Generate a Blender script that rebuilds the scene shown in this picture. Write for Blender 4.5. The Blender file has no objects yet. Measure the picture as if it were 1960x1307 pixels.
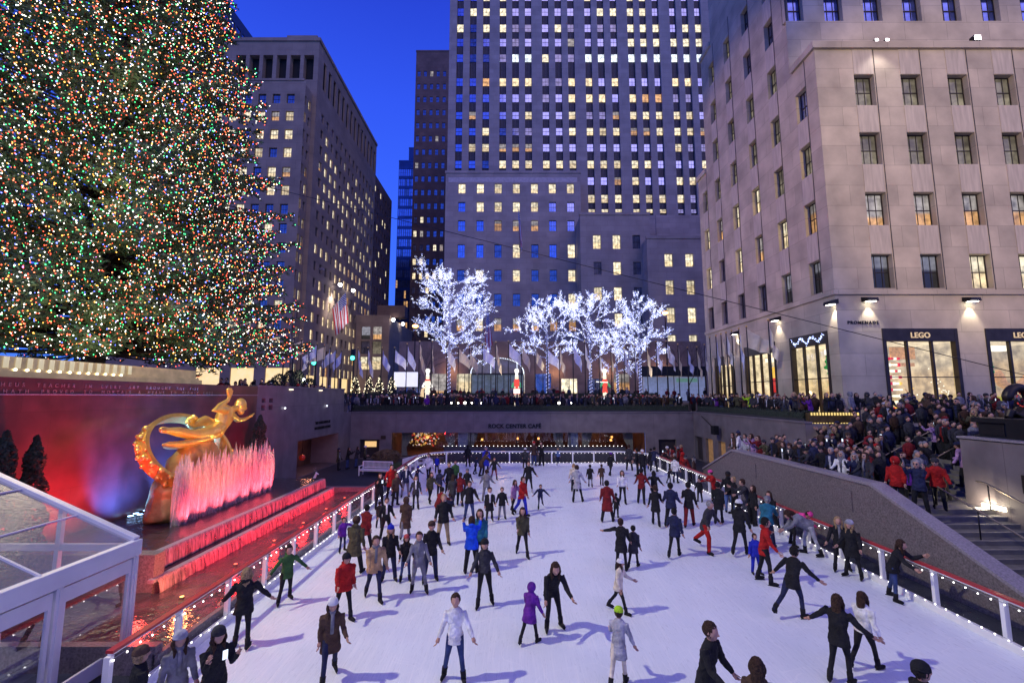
import bpy, bmesh, math, random
from mathutils import Vector, Matrix, noise
random.seed(7)
C = bpy.context; SC = C.scene; COL = SC.collection
R = math.radians; PI = math.pi
ORD = ['first','second','third','fourth','fifth','sixth','seventh','eighth','ninth','tenth','eleventh','twelfth','thirteenth','fourteenth','fifteenth','sixteenth','seventeenth','eighteenth','nineteenth','twentieth']+['twenty-'+w for w in ('first','second','third','fourth','fifth','sixth','seventh','eighth','ninth')]
# ---------------- camera ----------------
H0 = 5.7                      # eye height above the ice
F, CU, CV = 871.0, 980.0, 653.5
PITCH = math.atan(104 / 871.0)
cp, sp = math.cos(PITCH), math.sin(PITCH)
cam = bpy.data.objects.new('camera', bpy.data.cameras.new('camera')); COL.objects.link(cam)
cam.location = (0, 0, H0); cam.rotation_euler = (PI / 2 + PITCH, 0, 0)
cam.data.lens = 16.0; cam.data.sensor_width = 36.0; cam.data.clip_start = .1; cam.data.clip_end = 3000
SC.camera = cam
# ---------------- sky ----------------
W = bpy.data.worlds.new('World'); SC.world = W; W.use_nodes = True
nt = W.node_tree; nt.nodes.clear()
o = nt.nodes.new('ShaderNodeOutputWorld'); b = nt.nodes.new('ShaderNodeBackground')
tc = nt.nodes.new('ShaderNodeTexCoord'); sx = nt.nodes.new('ShaderNodeSeparateXYZ'); rp = nt.nodes.new('ShaderNodeValToRGB')
nt.links.new(tc.outputs['Generated'], sx.inputs[0]); nt.links.new(sx.outputs['Z'], rp.inputs[0])
nt.links.new(rp.outputs[0], b.inputs[0]); nt.links.new(b.outputs[0], o.inputs[0])
e = rp.color_ramp.elements
e[0].position = 0.0; e[0].color = (.085, .27, 1.15, 1)
e[1].position = .75; e[1].color = (.018, .045, .62, 1)
q = e.new(.3); q.color = (.055, .18, 1.20, 1)
q = e.new(.55); q.color = (.036, .110, 1.0, 1)
b.inputs[1].default_value = .92
# ---------------- sun: added warm fill for the city glow, very soft ----------------
sun = bpy.data.objects.new('sun', bpy.data.lights.new('sun', 'SUN')); COL.objects.link(sun)
sun.data.energy = .62; sun.data.angle = R(50); sun.data.color = (1, .72, .58)
sun.rotation_euler = (R(52), 0, R(30))
SC.view_settings.view_transform = 'Standard'; SC.view_settings.look = 'None'
SC.view_settings.exposure = 0; SC.view_settings.gamma = 1
def lamp(kind, name, loc, energy, color=(1, 1, 1), target=None, size=.1, angle=60, blend=.3, parent=None):
    d = bpy.data.lights.new(name, kind); d.energy = energy; d.color = color
    if kind == 'AREA': d.size = size
    else: d.shadow_soft_size = size
    if kind == 'SPOT': d.spot_size = R(angle); d.spot_blend = blend
    ob = bpy.data.objects.new(name, d); COL.objects.link(ob)
    off = WO(parent) if parent else Vector((0, 0, 0))
    if parent: ob.parent = parent
    ob.location = Vector(loc) - off
    if target is not None:
        ob.rotation_euler = (Vector(target) - Vector(loc)).to_track_quat('-Z', 'Y').to_euler()
    return ob
_wo = {}
def WO(ob): return _wo.get(ob.name, Vector((0, 0, 0)))
# unseen floods: rink key inferred from shadows, others added to lift the facades
lamp('SPOT', 'unseen_flood', (-32, 4, 38), 61000, (1, .93, .66), (1, 22, 0), .5, 54, .7)
lamp('SPOT', 'unseen_flood', (8, -35, 34), 112000, (1, .72, .26), (34, 30, 23), .8, 29, .6)  # added warm spot brightening the front of the right building
lamp('SPOT', 'unseen_flood', (-34, 34, 30), 32000, (1, .62, .62), (21.7, 41, 25), .8, 34, .5)  # added reddish spot brightening that building's side wall, no fixture there
# ---------------- pixel -> world ----------------
def ray(u, v):
    du = (u - CU) / F; dv = (CV - v) / F
    return Vector((du, cp - dv * sp, sp + dv * cp))
EYE = Vector((0, 0, H0))
def PY(u, v, Y): r = ray(u, v); return EYE + r * (Y / r.y)
def PX(u, v, X): r = ray(u, v); return EYE + r * (X / r.x)
def PZ(u, v, z): r = ray(u, v); return EYE + r * ((z - H0) / r.z)
# ---------------- objects ----------------
def tag(ob, label=None, cat=None, group=None, kind=None):
    if label: ob['label'] = label
    if cat: ob['category'] = cat
    if group: ob['group'] = group
    if kind: ob['kind'] = kind
    return ob
def thing(name, label, cat, loc=(0, 0, 0), group=None):
    ob = bpy.data.objects.new(name, None); COL.objects.link(ob); ob.location = loc
    ob.empty_display_size = .3
    _wo[ob.name] = Vector(loc)
    return tag(ob, label, cat, group)
class MB:
    def __init__(s): s.v = []; s.f = []; s.m = []; s.sm = []
    def add(s, vs, fs, mi=0, smooth=False):
        n = len(s.v); s.v += [tuple(p) for p in vs]
        for f in fs: s.f.append(tuple(i + n for i in f)); s.m.append(mi); s.sm.append(smooth)
        return s
    def box(s, x0, x1, y0, y1, z0, z1, mi=0):
        return s.add([(x0,y0,z0),(x1,y0,z0),(x1,y1,z0),(x0,y1,z0),(x0,y0,z1),(x1,y0,z1),(x1,y1,z1),(x0,y1,z1)],
            [(0,3,2,1),(4,5,6,7),(0,1,5,4),(1,2,6,5),(2,3,7,6),(3,0,4,7)], mi)
    def obox(s, c, ax, ay, az, mi=0):      # oriented box from centre and half axes
        c = Vector(c); ax = Vector(ax); ay = Vector(ay); az = Vector(az)
        vs = [c + ax*i + ay*j + az*k for k in (-1, 1) for i, j in ((-1,-1),(1,-1),(1,1),(-1,1))]
        return s.add(vs, [(0,3,2,1),(4,5,6,7),(0,1,5,4),(1,2,6,5),(2,3,7,6),(3,0,4,7)], mi)
    def bar(s, a, b, w=.05, h=.05, mi=0):
        a = Vector(a); b = Vector(b); d = b - a
        if d.length < 1e-6: return s
        k = Vector((0,0,1)) if abs(d.normalized().z) < .95 else Vector((0,1,0))
        sd = d.cross(k).normalized(); up = sd.cross(d).normalized()
        return s.obox((a+b)/2, d/2, sd*w/2, up*h/2, mi)
    def quad(s, a, b, c, d, mi=0): return s.add([a, b, c, d], [(0,1,2,3)], mi)
    def tube(s, pts, rad, n=8, mi=0, smooth=True, cap=True, flat=None):
        pts = [Vector(p) for p in pts]
        if not isinstance(rad, (list, tuple)): rad = [rad]*len(pts)
        vs = []; up0 = None
        for i, p in enumerate(pts):
            d = (pts[min(i+1, len(pts)-1)] - pts[max(i-1, 0)])
            d = d.normalized() if d.length > 1e-7 else Vector((0,0,1))
            if up0 is None: k = Vector((0,1,0)) if abs(d.y) < .8 else Vector((1,0,0))
            else: k = up0
            a = d.cross(k)
            if a.length < 1e-5: a = d.cross(Vector((1,0,0)))
            a.normalize(); bb = a.cross(d).normalized(); up0 = bb
            ra = rad[i]; rb = ra
            if isinstance(ra, (tuple, list)): ra, rb = ra
            for j in range(n):
                t = 2*PI*j/n; vs.append(p + a*math.cos(t)*ra + bb*math.sin(t)*rb)
        fs = []
        for i in range(len(pts)-1):
            for j in range(n):
                fs.append((i*n+j, i*n+(j+1)%n, (i+1)*n+(j+1)%n, (i+1)*n+j))
        if cap: fs.append(tuple(range(n))[::-1]); fs.append(tuple((len(pts)-1)*n+j for j in range(n)))
        return s.add(vs, fs, mi, smooth)
    def rings(s, rg, mi=0, smooth=True):   # rings: list of (cx,cy,cz,rx,ry) horizontal ellipses
        n = 14; vs = []
        for cx, cy, cz, rx, ry in rg:
            for j in range(n):
                t = 2*PI*j/n; vs.append((cx+math.cos(t)*rx, cy+math.sin(t)*ry, cz))
        fs = [(i*n+j, i*n+(j+1)%n, (i+1)*n+(j+1)%n, (i+1)*n+j) for i in range(len(rg)-1) for j in range(n)]
        fs.append(tuple(range(n))[::-1]); fs.append(tuple((len(rg)-1)*n+j for j in range(n)))
        return s.add(vs, fs, mi, smooth)
    def ball(s, c, r, nu=10, nv=7, mi=0, sc=(1,1,1)):
        vs = [(c[0], c[1], c[2]-r*sc[2])]
        for i in range(1, nv):
            a = PI*i/nv
            for j in range(nu):
                t = 2*PI*j/nu; vs.append((c[0]+r*sc[0]*math.sin(a)*math.cos(t), c[1]+r*sc[1]*math.sin(a)*math.sin(t), c[2]-r*sc[2]*math.cos(a)))
        vs.append((c[0], c[1], c[2]+r*sc[2])); L = len(vs)-1
        fs = [(0, 1+(j+1)%nu, 1+j) for j in range(nu)]
        for i in range(nv-2):
            for j in range(nu): fs.append((1+i*nu+j, 1+i*nu+(j+1)%nu, 1+(i+1)*nu+(j+1)%nu, 1+(i+1)*nu+j))
        fs += [(L, 1+(nv-2)*nu+j, 1+(nv-2)*nu+(j+1)%nu) for j in range(nu)]
        return s.add(vs, fs, mi, True)
    def octa(s, p, r, mi=0):
        x, y, z = p
        return s.add([(x+r,y,z),(x-r,y,z),(x,y+r,z),(x,y-r,z),(x,y,z+r),(x,y,z-r)],
            [(0,2,4),(2,1,4),(1,3,4),(3,0,4),(2,0,5),(1,2,5),(3,1,5),(0,3,5)], mi)
    def mesh(s, name, mats, off=(0,0,0)):
        me = bpy.data.meshes.new(name)
        ox, oy, oz = off
        me.from_pydata([(x-ox, y-oy, z-oz) for x, y, z in s.v], [], s.f)
        if not isinstance(mats, (list, tuple)): mats = [mats]
        for m in mats: me.materials.append(m)
        me.polygons.foreach_set('material_index', s.m); me.polygons.foreach_set('use_smooth', s.sm)
        me.update(); return me
    def build(s, name, mats, parent=None, bevel=0, **kw):
        off = WO(parent) if parent else Vector((0,0,0))
        ob = bpy.data.objects.new(name, s.mesh(name, mats, off)); COL.objects.link(ob)
        if parent: ob.parent = parent; _wo[ob.name] = off
        if bevel:
            md = ob.modifiers.new('bevel', 'BEVEL'); md.width = bevel; md.segments = 2; md.limit_method = 'ANGLE'
        if kw: tag(ob, **kw)
        return ob
def link_copy(src, parent, wloc=None, rz=0):
    c = src.copy(); COL.objects.link(c); c.parent = parent
    if wloc is not None: c.location = Vector(wloc) - WO(parent); c.rotation_euler = (0, 0, rz); _wo[c.name] = Vector(wloc)
    return c
def dup(root, loc, rz=0, label=None, group=None, scale=None):
    r = root.copy(); COL.objects.link(r); r.location = loc; r.rotation_euler = (0, 0, rz); r.parent = None
    if label: r['label'] = label
    if group: r['group'] = group
    if scale: r.scale = (scale,)*3 if not isinstance(scale, (tuple, list)) else scale
    def rec(a, b):
        for ch in list(a.children):
            c = ch.copy(); COL.objects.link(c); c.parent = b; rec(ch, c)
    rec(root, r)
    return r
# ---------------- materials ----------------
_mc = {}
def mat(name, col, rough=.6, metal=0, var=.18, scale=2.0, bump=0, bscale=None, emit=None, es=0, coat=0, spec=.5, brick=None, stretch=None, sampling=False):
    if name in _mc: return _mc[name]
    m = bpy.data.materials.new(name); m.use_nodes = True; _mc[name] = m
    n = m.node_tree; P = n.nodes['Principled BSDF']
    P.inputs['Roughness'].default_value = rough; P.inputs['Metallic'].default_value = metal
    P.inputs['Specular IOR Level'].default_value = spec
    P.inputs['Base Color'].default_value = (*col, 1)
    L = n.links.new
    if coat: P.inputs['Coat Weight'].default_value = coat; P.inputs['Coat Roughness'].default_value = .08
    tc = n.nodes.new('ShaderNodeTexCoord'); src = tc.outputs['Object']
    if stretch:
        mp = n.nodes.new('ShaderNodeMapping'); mp.inputs['Scale'].default_value = stretch; L(src, mp.inputs[0]); srcs = mp.outputs[0]
    else: srcs = src
    if var:
        nz = n.nodes.new('ShaderNodeTexNoise'); nz.inputs['Scale'].default_value = scale; nz.inputs['Detail'].default_value = 6
        L(srcs, nz.inputs['Vector'])
        rp = n.nodes.new('ShaderNodeValToRGB'); L(nz.outputs['Fac'], rp.inputs[0])
        a, b = rp.color_ramp.elements
        a.position = .3; a.color = (*[max(0, c*(1-var)) for c in col], 1); b.position = .7; b.color = (*[min(1, c*(1+var)) for c in col], 1)
        out = rp.outputs[0]
        if brick:
            bw, bh, mort, bv = brick      # ashlar: combine x+y so both face directions get joints
            sx = n.nodes.new('ShaderNodeSeparateXYZ'); L(src, sx.inputs[0])
            ad = n.nodes.new('ShaderNodeMath'); L(sx.outputs[0], ad.inputs[0]); L(sx.outputs[1], ad.inputs[1])
            cb = n.nodes.new('ShaderNodeCombineXYZ'); L(ad.outputs[0], cb.inputs[0]); L(sx.outputs[2], cb.inputs[1])
            bt = n.nodes.new('ShaderNodeTexBrick'); bt.inputs['Scale'].default_value = 1
            bt.inputs['Brick Width'].default_value = bw; bt.inputs['Row Height'].default_value = bh
            bt.inputs['Mortar Size'].default_value = mort; bt.inputs['Bias'].default_value = 0
            bt.inputs['Color1'].default_value = (1-bv, 1-bv, 1-bv, 1); bt.inputs['Color2'].default_value = (1+bv*.6, 1+bv*.5, 1+bv*.4, 1)
            bt.inputs['Mortar'].default_value = (.55, .55, .55, 1)
            L(cb.outputs[0], bt.inputs['Vector'])
            mx = n.nodes.new('ShaderNodeMix'); mx.data_type = 'RGBA'; mx.blend_type = 'MULTIPLY'; mx.inputs[0].default_value = 1
            L(out, mx.inputs[6]); L(bt.outputs['Color'], mx.inputs[7]); out = mx.outputs[2]
        L(out, P.inputs['Base Color'])
    if bump:
        nb = n.nodes.new('ShaderNodeTexNoise'); nb.inputs['Scale'].default_value = bscale or scale*6; nb.inputs['Detail'].default_value = 4
        L(srcs, nb.inputs['Vector'])
        bp = n.nodes.new('ShaderNodeBump'); bp.inputs['Strength'].default_value = bump; bp.inputs['Distance'].default_value = .05
        L(nb.outputs['Fac'], bp.inputs['Height']); L(bp.outputs[0], P.inputs['Normal'])
    if emit:
        P.inputs['Emission Color'].default_value = (*emit, 1); P.inputs['Emission Strength'].default_value = es
        if not sampling: m.cycles.emission_sampling = 'NONE'
    return m
def emis(name, col, s=1, sampling=False): return mat(name, (.05,.05,.05), emit=col, es=s, var=0, sampling=sampling)
def lit_pane(name, top, bot, strength, spark=.5):
    """window seen from outside at night: room light, blind above, bright things inside"""
    m = bpy.data.materials.new(name); m.use_nodes = True; n = m.node_tree; L = n.links.new; P = n.nodes['Principled BSDF']
    P.inputs['Base Color'].default_value = (.02,.02,.02,1); P.inputs['Roughness'].default_value = .12
    tc = n.nodes.new('ShaderNodeTexCoord'); oi = n.nodes.new('ShaderNodeObjectInfo')
    sx = n.nodes.new('ShaderNodeSeparateXYZ'); L(tc.outputs['Generated'], sx.inputs[0])
    rp = n.nodes.new('ShaderNodeValToRGB'); rp.color_ramp.interpolation = 'EASE'
    a, b = rp.color_ramp.elements; a.position = .42; a.color = (*bot, 1); b.position = .55; b.color = (*top, 1)
    ad = n.nodes.new('ShaderNodeMath'); ad.operation = 'MULTIPLY_ADD'; L(oi.outputs['Random'], ad.inputs[0]); ad.inputs[1].default_value = .5; L(sx.outputs['Z'], ad.inputs[2])
    sb = n.nodes.new('ShaderNodeMath'); sb.operation = 'SUBTRACT'; L(ad.outputs[0], sb.inputs[0]); sb.inputs[1].default_value = .25
    L(sb.outputs[0], rp.inputs[0])
    vm = n.nodes.new('ShaderNodeVectorMath'); vm.operation = 'MULTIPLY_ADD'
    cb = n.nodes.new('ShaderNodeCombineXYZ'); L(oi.outputs['Random'], cb.inputs[0]); L(oi.outputs['Random'], cb.inputs[2])
    vm.inputs[1].default_value = (37, 0, 91); L(cb.outputs[0], vm.inputs[0]); L(tc.outputs['Object'], vm.inputs[2])
    nz = n.nodes.new('ShaderNodeTexNoise'); nz.inputs['Scale'].default_value = 1.7; nz.inputs['Detail'].default_value = 3; L(vm.outputs[0], nz.inputs['Vector'])
    mr = n.nodes.new('ShaderNodeMapRange'); mr.inputs[1].default_value = .35; mr.inputs[2].default_value = .68
    mr.inputs[3].default_value = 1-spark; mr.inputs[4].default_value = 1+spark; L(nz.outputs['Fac'], mr.inputs[0])
    mu = n.nodes.new('ShaderNodeMath'); mu.operation = 'MULTIPLY'; L(mr.outputs[0], mu.inputs[0])
    r2 = n.nodes.new('ShaderNodeMapRange'); r2.inputs[3].default_value = .6*strength; r2.inputs[4].default_value = 1.25*strength; L(oi.outputs['Random'], r2.inputs[0]); L(r2.outputs[0], mu.inputs[1])
    L(rp.outputs[0], P.inputs['Emission Color']); L(mu.outputs[0], P.inputs['Emission Strength'])
    m.cycles.emission_sampling = 'NONE'; return m
def glass(name, tint=(.9,.95,1), refl=.12, rough=.02, alpha=.0, gcol=(.9,.9,.95)):
    m = bpy.data.materials.new(name); m.use_nodes = True; n = m.node_tree; L = n.links.new; n.nodes.clear()
    o = n.nodes.new('ShaderNodeOutputMaterial'); t = n.nodes.new('ShaderNodeBsdfTransparent'); g = n.nodes.new('ShaderNodeBsdfGlossy')
    t.inputs[0].default_value = (*tint, 1); g.inputs['Roughness'].default_value = rough; g.inputs[0].default_value = (*gcol,1)
    lw = n.nodes.new('ShaderNodeLayerWeight'); lw.inputs[0].default_value = .5
    pw_ = n.nodes.new('ShaderNodeMath'); pw_.operation = 'POWER'; L(lw.outputs['Facing'], pw_.inputs[0]); pw_.inputs[1].default_value = 4.5
    ad = n.nodes.new('ShaderNodeMath'); ad.operation = 'MULTIPLY_ADD'; ad.inputs[1].default_value = .85; ad.inputs[2].default_value = .045+refl; ad.use_clamp = True
    L(pw_.outputs[0], ad.inputs[0])
    mx = n.nodes.new('ShaderNodeMixShader'); L(ad.outputs[0], mx.inputs[0]); L(t.outputs[0], mx.inputs[1]); L(g.outputs[0], mx.inputs[2])
    if alpha:
        d = n.nodes.new('ShaderNodeBsdfDiffuse'); d.inputs[0].default_value = (.5,.5,.55,1)
        m2 = n.nodes.new('ShaderNodeMixShader'); m2.inputs[0].default_value = alpha; L(mx.outputs[0], m2.inputs[1]); L(d.outputs[0], m2.inputs[2]); L(m2.outputs[0], o.inputs[0])
    else: L(mx.outputs[0], o.inputs[0])
    return m
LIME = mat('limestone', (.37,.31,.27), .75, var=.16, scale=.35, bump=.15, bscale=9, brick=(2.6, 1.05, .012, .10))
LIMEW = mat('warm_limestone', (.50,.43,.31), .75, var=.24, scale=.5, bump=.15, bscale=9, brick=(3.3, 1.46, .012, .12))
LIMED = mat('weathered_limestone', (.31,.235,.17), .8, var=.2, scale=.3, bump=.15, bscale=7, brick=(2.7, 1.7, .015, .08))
BROWN = mat('brown_stone', (.16,.10,.08), .8, var=.2, scale=.3, brick=(1.5, 1.2, .02, .15))
DARKSP = mat('cast_spandrel', (.030,.028,.035), .5, var=.4, scale=4)
BLACKM = mat('black_metal', (.02,.02,.022), .45, .6, var=.2)
BRONZE = mat('bronze_frame', (.055,.045,.04), .45, .7, var=.2)
DGLASS = mat('dark_glass', (.30,.33,.42), .08, .85, var=.35, scale=1.2)
BGLASS = mat('sky_glass', (.50,.58,.95), .12, .9, var=.25, scale=.9)
LW = lit_pane('lit_warm_pane', (.95,.83,.58), (1,.78,.46), 1.05, .5)
LC = lit_pane('lit_cool_pane', (.80,.90,1), (1,.93,.75), 1.3)
LO = lit_pane('lit_orange_pane', (.42,.38,.36), (.95,.50,.20), .75)
LD = lit_pane('dim_room_pane', (.20,.17,.12), (.36,.31,.22), .62, .4)
LG = lit_pane('curtained_pane', (.40,.40,.48), (.03,.03,.03), .6, .3)
UGLASS = mat('deep_sky_glass', (.16,.22,.60), .1, .85, var=.3, scale=1.5)
TY = {'U': UGLASS, 'L': LW, 'C': LC, 'B': BGLASS, 'D': DGLASS, 'T': LO, 'I': LD, 'G': LG}
# ---------------- facade tools ----------------
def zc(ux): return Vector(ux).cross(Vector((0,0,1)))
def facade(mb, O, ux, W_, H_, holes, depth=.3, mi=0, extra=()):
    """wall sheet with real openings; holes = (x0,x1,z0,z1) in metres from O"""
    O = Vector(O); ux = Vector(ux); n = zc(ux); uz = Vector((0,0,1))
    xs = sorted({0.0, W_, *[round(h[i],3) for h in holes for i in (0,1)]})
    zs = sorted({0.0, H_, *[round(h[i],3) for h in holes for i in (2,3)]})
    P = lambda x, z, d=0: O + ux*x + uz*z - n*d
    hs = [(round(a,3), round(b,3), round(c,3), round(d,3)) for a, b, c, d in holes]
    for i in range(len(xs)-1):
        xm = (xs[i]+xs[i+1])/2; col = [h for h in hs if h[0] < xm < h[1]]
        z0 = zs[0]; st = None
        for j in range(len(zs)-1):
            zm = (zs[j]+zs[j+1])/2; inside = any(h[2] < zm < h[3] for h in col)
            if not inside and st is None: st = zs[j]
            if inside and st is not None:
                mb.quad(P(xs[i], st), P(xs[i+1], st), P(xs[i+1], zs[j]), P(xs[i], zs[j]), mi); st = None
        if st is not None: mb.quad(P(xs[i], st), P(xs[i+1], st), P(xs[i+1], H_), P(xs[i], H_), mi)
    for a, b, c, d in hs:
        mb.quad(P(a,c), P(a,c,depth), P(a,d,depth), P(a,d), mi); mb.quad(P(b,c,depth), P(b,c), P(b,d), P(b,d,depth), mi)
        mb.quad(P(a,c), P(b,c), P(b,c,depth), P(a,c,depth), mi); mb.quad(P(a,d,depth), P(b,d,depth), P(b,d), P(a,d), mi)
_wp = {}
def win_proto(w, h, nx, nz, fr, style='g', t=.05):
    k = (round(w,2), round(h,2), nx, nz, fr.name, t)
    if k in _wp: return _wp[k]
    m = MB(); d0, d1 = 0, .07
    m.box(0, w, d0, d1, 0, t); m.box(0, w, d0, d1, h-t, h); m.box(0, t, d0, d1, t, h-t); m.box(w-t, w, d0, d1, t, h-t)
    for i in range(1, nx): x = w*i/nx; m.box(x-t*.3, x+t*.3, .01, d1-.01, t, h-t)
    for i in range(1, nz): z = h*i/nz; m.box(t, w-t, -.004, d1-.002, z-t*.45, z+t*.45)
    p = MB(); p.quad((t*.5,.045,t*.5), (w-t*.5,.045,t*.5), (w-t*.5,.045,h-t*.5), (t*.5,.045,h-t*.5))
    _wp[k] = (m.mesh('window', fr), p.mesh('pane', LW)); return _wp[k]
def put_window(parent, O, ux, x, z, w, h, kind, nx=2, nz=2, fr=None, depth=.3, t=.05):
    fm, pm = win_proto(w, h, nx, nz, fr or BRONZE, t=t)
    ux = Vector(ux); n = zc(ux); wl = Vector(O) + ux*x + Vector((0,0,z)) - n*(depth-.08)
    rz = math.atan2(ux.y, ux.x)
    wo = bpy.data.objects.new('window', fm); COL.objects.link(wo); wo.parent = parent
    wo.location = wl - WO(parent); wo.rotation_euler = (0,0,rz)
    pa = bpy.data.objects.new('pane', pm); COL.objects.link(pa); pa.parent = wo
    pa.material_slots[0].link = 'OBJECT'; pa.material_slots[0].material = TY[kind] if isinstance(kind, str) else kind
    return wo
def far_windows(mb, O, ux, x, z, w, h, kind, mats, depth=.3):
    O = Vector(O); ux = Vector(ux); n = zc(ux); P = lambda a, b, d: O + ux*a + Vector((0,0,b)) - n*d
    d = depth-.06
    mb.quad(P(x,z,d), P(x+w,z,d), P(x+w,z+h,d), P(x,z+h,d), mats.index(kind)+1)
    t = .05
    for a, b, c, e_ in ((x,x+t,z,z+h), (x+w-t,x+w,z,z+h), (x,x+w,z+h/2-t/2,z+h/2+t/2), (x+w/2-t/3,x+w/2+t/3,z,z+h)):
        mb.quad(P(a,c,d-.03), P(b,c,d-.03), P(b,e_,d-.03), P(a,e_,d-.03), 0)
def cap_box(mb, x0, x1, y0, y1, z0, z1, faces='tblr', mi=0):
    """solid minus faces that facades supply. t top, b back(+y), l left(-x), r right(+x), f front"""
    a = [(x0,y0,z0),(x1,y0,z0),(x1,y1,z0),(x0,y1,z0),(x0,y0,z1),(x1,y0,z1),(x1,y1,z1),(x0,y1,z1)]
    F_ = {'t':(4,5,6,7),'f':(0,1,5,4),'r':(1,2,6,5),'b':(2,3,7,6),'l':(3,0,4,7)}
    mb.add(a, [F_[c] for c in faces], mi)
FONT = None
def text_mesh(s, size, name, material, parent, wloc, rot, depth=.02, align='CENTER', spacing=1.0, bold=0):
    cu = bpy.data.curves.new('t', 'FONT'); cu.body = s; cu.size = size; cu.extrude = depth; cu.align_x = align; cu.space_character = spacing
    cu.offset = bold
    to = bpy.data.objects.new('t', cu); COL.objects.link(to)
    dg = C.evaluated_depsgraph_get(); me = bpy.data.meshes.new_from_object(to.evaluated_get(dg)); bpy.data.objects.remove(to)
    me.materials.clear(); me.materials.append(material)
    ob = bpy.data.objects.new(name, me); COL.objects.link(ob)
    if parent: ob.parent = parent
    ob.location = Vector(wloc) - (WO(parent) if parent else Vector((0,0,0))); ob.rotation_euler = rot
    return ob
# =====================================================================
# GROUND, PIT, ICE
# =====================================================================
PL = 4.1; WP = 5.0          # promenade level, upper plaza level
PAVE = mat('paving', (.16,.14,.14), .6, var=.25, scale=1.5, bump=.1, brick=(1.2,.8,.01,.1))
ASPH = mat('asphalt', (.045,.045,.05), .7, var=.3, scale=3, bump=.2)
GRAN = mat('grey_granite', (.16,.135,.145), .55, var=.22, scale=1.1, bump=.12, bscale=25, brick=(2.4,5,.012,.06))
GRANS = mat('speckled_granite', (.155,.13,.135), .5, var=.5, scale=22, bump=.05)
GRANT = mat('granite_coping', (.26,.23,.26), .45, var=.3, scale=20)
RUB = mat('rubber_floor', (.020,.022,.030), .75, var=.3, scale=3)
def sheet(name, rects, z, m, kind='structure'):
    mb = MB()
    for x0,x1,y0,y1 in rects: mb.quad((x0,y0,z),(x1,y0,z),(x1,y1,z),(x0,y1,z))
    return mb.build(name, m, kind=kind)
sheet('plaza', [(-15.4,60,-60,1),(16.9,60,1,17.5),(21.7,60,17.5,26.6),(16.9,60,26.6,52),(-22,16.9,43,52)], PL, PAVE)
sheet('upper_plaza', [(-60,-15.4,-60,43),(-60,-22,43,52),(-60,60,52,62)], WP, PAVE)
sheet('street', [(-700,-60,-60,900),(60,700,-60,900),(-60,60,62,900)], WP-.12, ASPH)
sheet('pit_floor', [(-15,16.9,1,43)], -.06, RUB)
def round_rect(x0,x1,y0,y1,r,n=8):
    p = []
    for cx,cy,a0 in ((x1-r,y1-r,0),(x0+r,y1-r,90),(x0+r,y0+r,180),(x1-r,y0+r,270)):
        for i in range(n+1):
            a = R(a0+90*i/n); p.append((cx+r*math.cos(a), cy+r*math.sin(a)))
    return p
ICE = mat('rink_ice', (.72,.76,.84), .32, var=.05, scale=.5, bump=.06, bscale=6, spec=.4)
n = ICE.node_tree; L = n.links.new    # skate scratches: stretched fine noise in the roughness
tcn = [x for x in n.nodes if x.type == 'TEX_COORD'][0]
mp = n.nodes.new('ShaderNodeMapping'); mp.inputs['Scale'].default_value = (14, 1.2, 1); mp.inputs['Rotation'].default_value = (0,0,.4); L(tcn.outputs['Object'], mp.inputs[0])
nz = n.nodes.new('ShaderNodeTexNoise'); nz.inputs['Scale'].default_value = 2.2; nz.inputs['Detail'].default_value = 8; nz.inputs['Distortion'].default_value = 1.5; L(mp.outputs[0], nz.inputs['Vector'])
mr = n.nodes.new('ShaderNodeMapRange'); mr.inputs[1].default_value = .35; mr.inputs[2].default_value = .65; mr.inputs[3].default_value = .22; mr.inputs[4].default_value = .6; L(nz.outputs['Fac'], mr.inputs[0]); L(mr.outputs[0], n.nodes['Principled BSDF'].inputs['Roughness'])
mb = MB(); rr = round_rect(-7.25, 11.3, 3, 38.7, 3)
mb.add([(x,y,0) for x,y in rr], [tuple(range(len(rr)))]); mb.build('ice', ICE, kind='structure')
mb = MB(); mb.quad((-22,52,PL),(60,52,PL),(60,52,WP),(-22,52,WP)); mb.quad((-22,43,PL),(-22,52,PL),(-22,52,WP),(-22,43,WP)); mb.quad((-22,43,PL),(-15.4,43,PL),(-15.4,43,WP),(-22,43,WP))
mb.build('plaza_edge', PAVE, kind='structure')
MB().box(-18,-15,41.01,43.4,-.06,PL+.1).build('pit_corner', GRAN, kind='structure')
for ang,scl,lo,hi in ((.9,(30,1.0,1),.56,.64),(-.5,(26,.8,1),.57,.66),(.15,(34,1.1,1),.57,.64)):
    n = ICE.node_tree; L = n.links.new; P_ = n.nodes['Principled BSDF']; prev = P_.inputs['Base Color'].links[0].from_socket
    mp = n.nodes.new('ShaderNodeMapping'); mp.inputs['Scale'].default_value = scl; mp.inputs['Rotation'].default_value = (0,0,ang); L(tcn.outputs['Object'], mp.inputs[0])
    nz = n.nodes.new('ShaderNodeTexNoise'); nz.inputs['Scale'].default_value = .55; nz.inputs['Detail'].default_value = 5; nz.inputs['Distortion'].default_value = .8; L(mp.outputs[0], nz.inputs['Vector'])
    mr = n.nodes.new('ShaderNodeMapRange'); mr.inputs[1].default_value = lo; mr.inputs[2].default_value = hi; mr.inputs[3].default_value = 0; mr.inputs[4].default_value = .22; L(nz.outputs['Fac'], mr.inputs[0])
    mx = n.nodes.new('ShaderNodeMix'); mx.data_type = 'RGBA'; L(mr.outputs[0], mx.inputs[0]); L(prev, mx.inputs[6]); mx.inputs[7].default_value = (.93,.94,.97,1); L(mx.outputs[2], P_.inputs['Base Color'])
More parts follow.
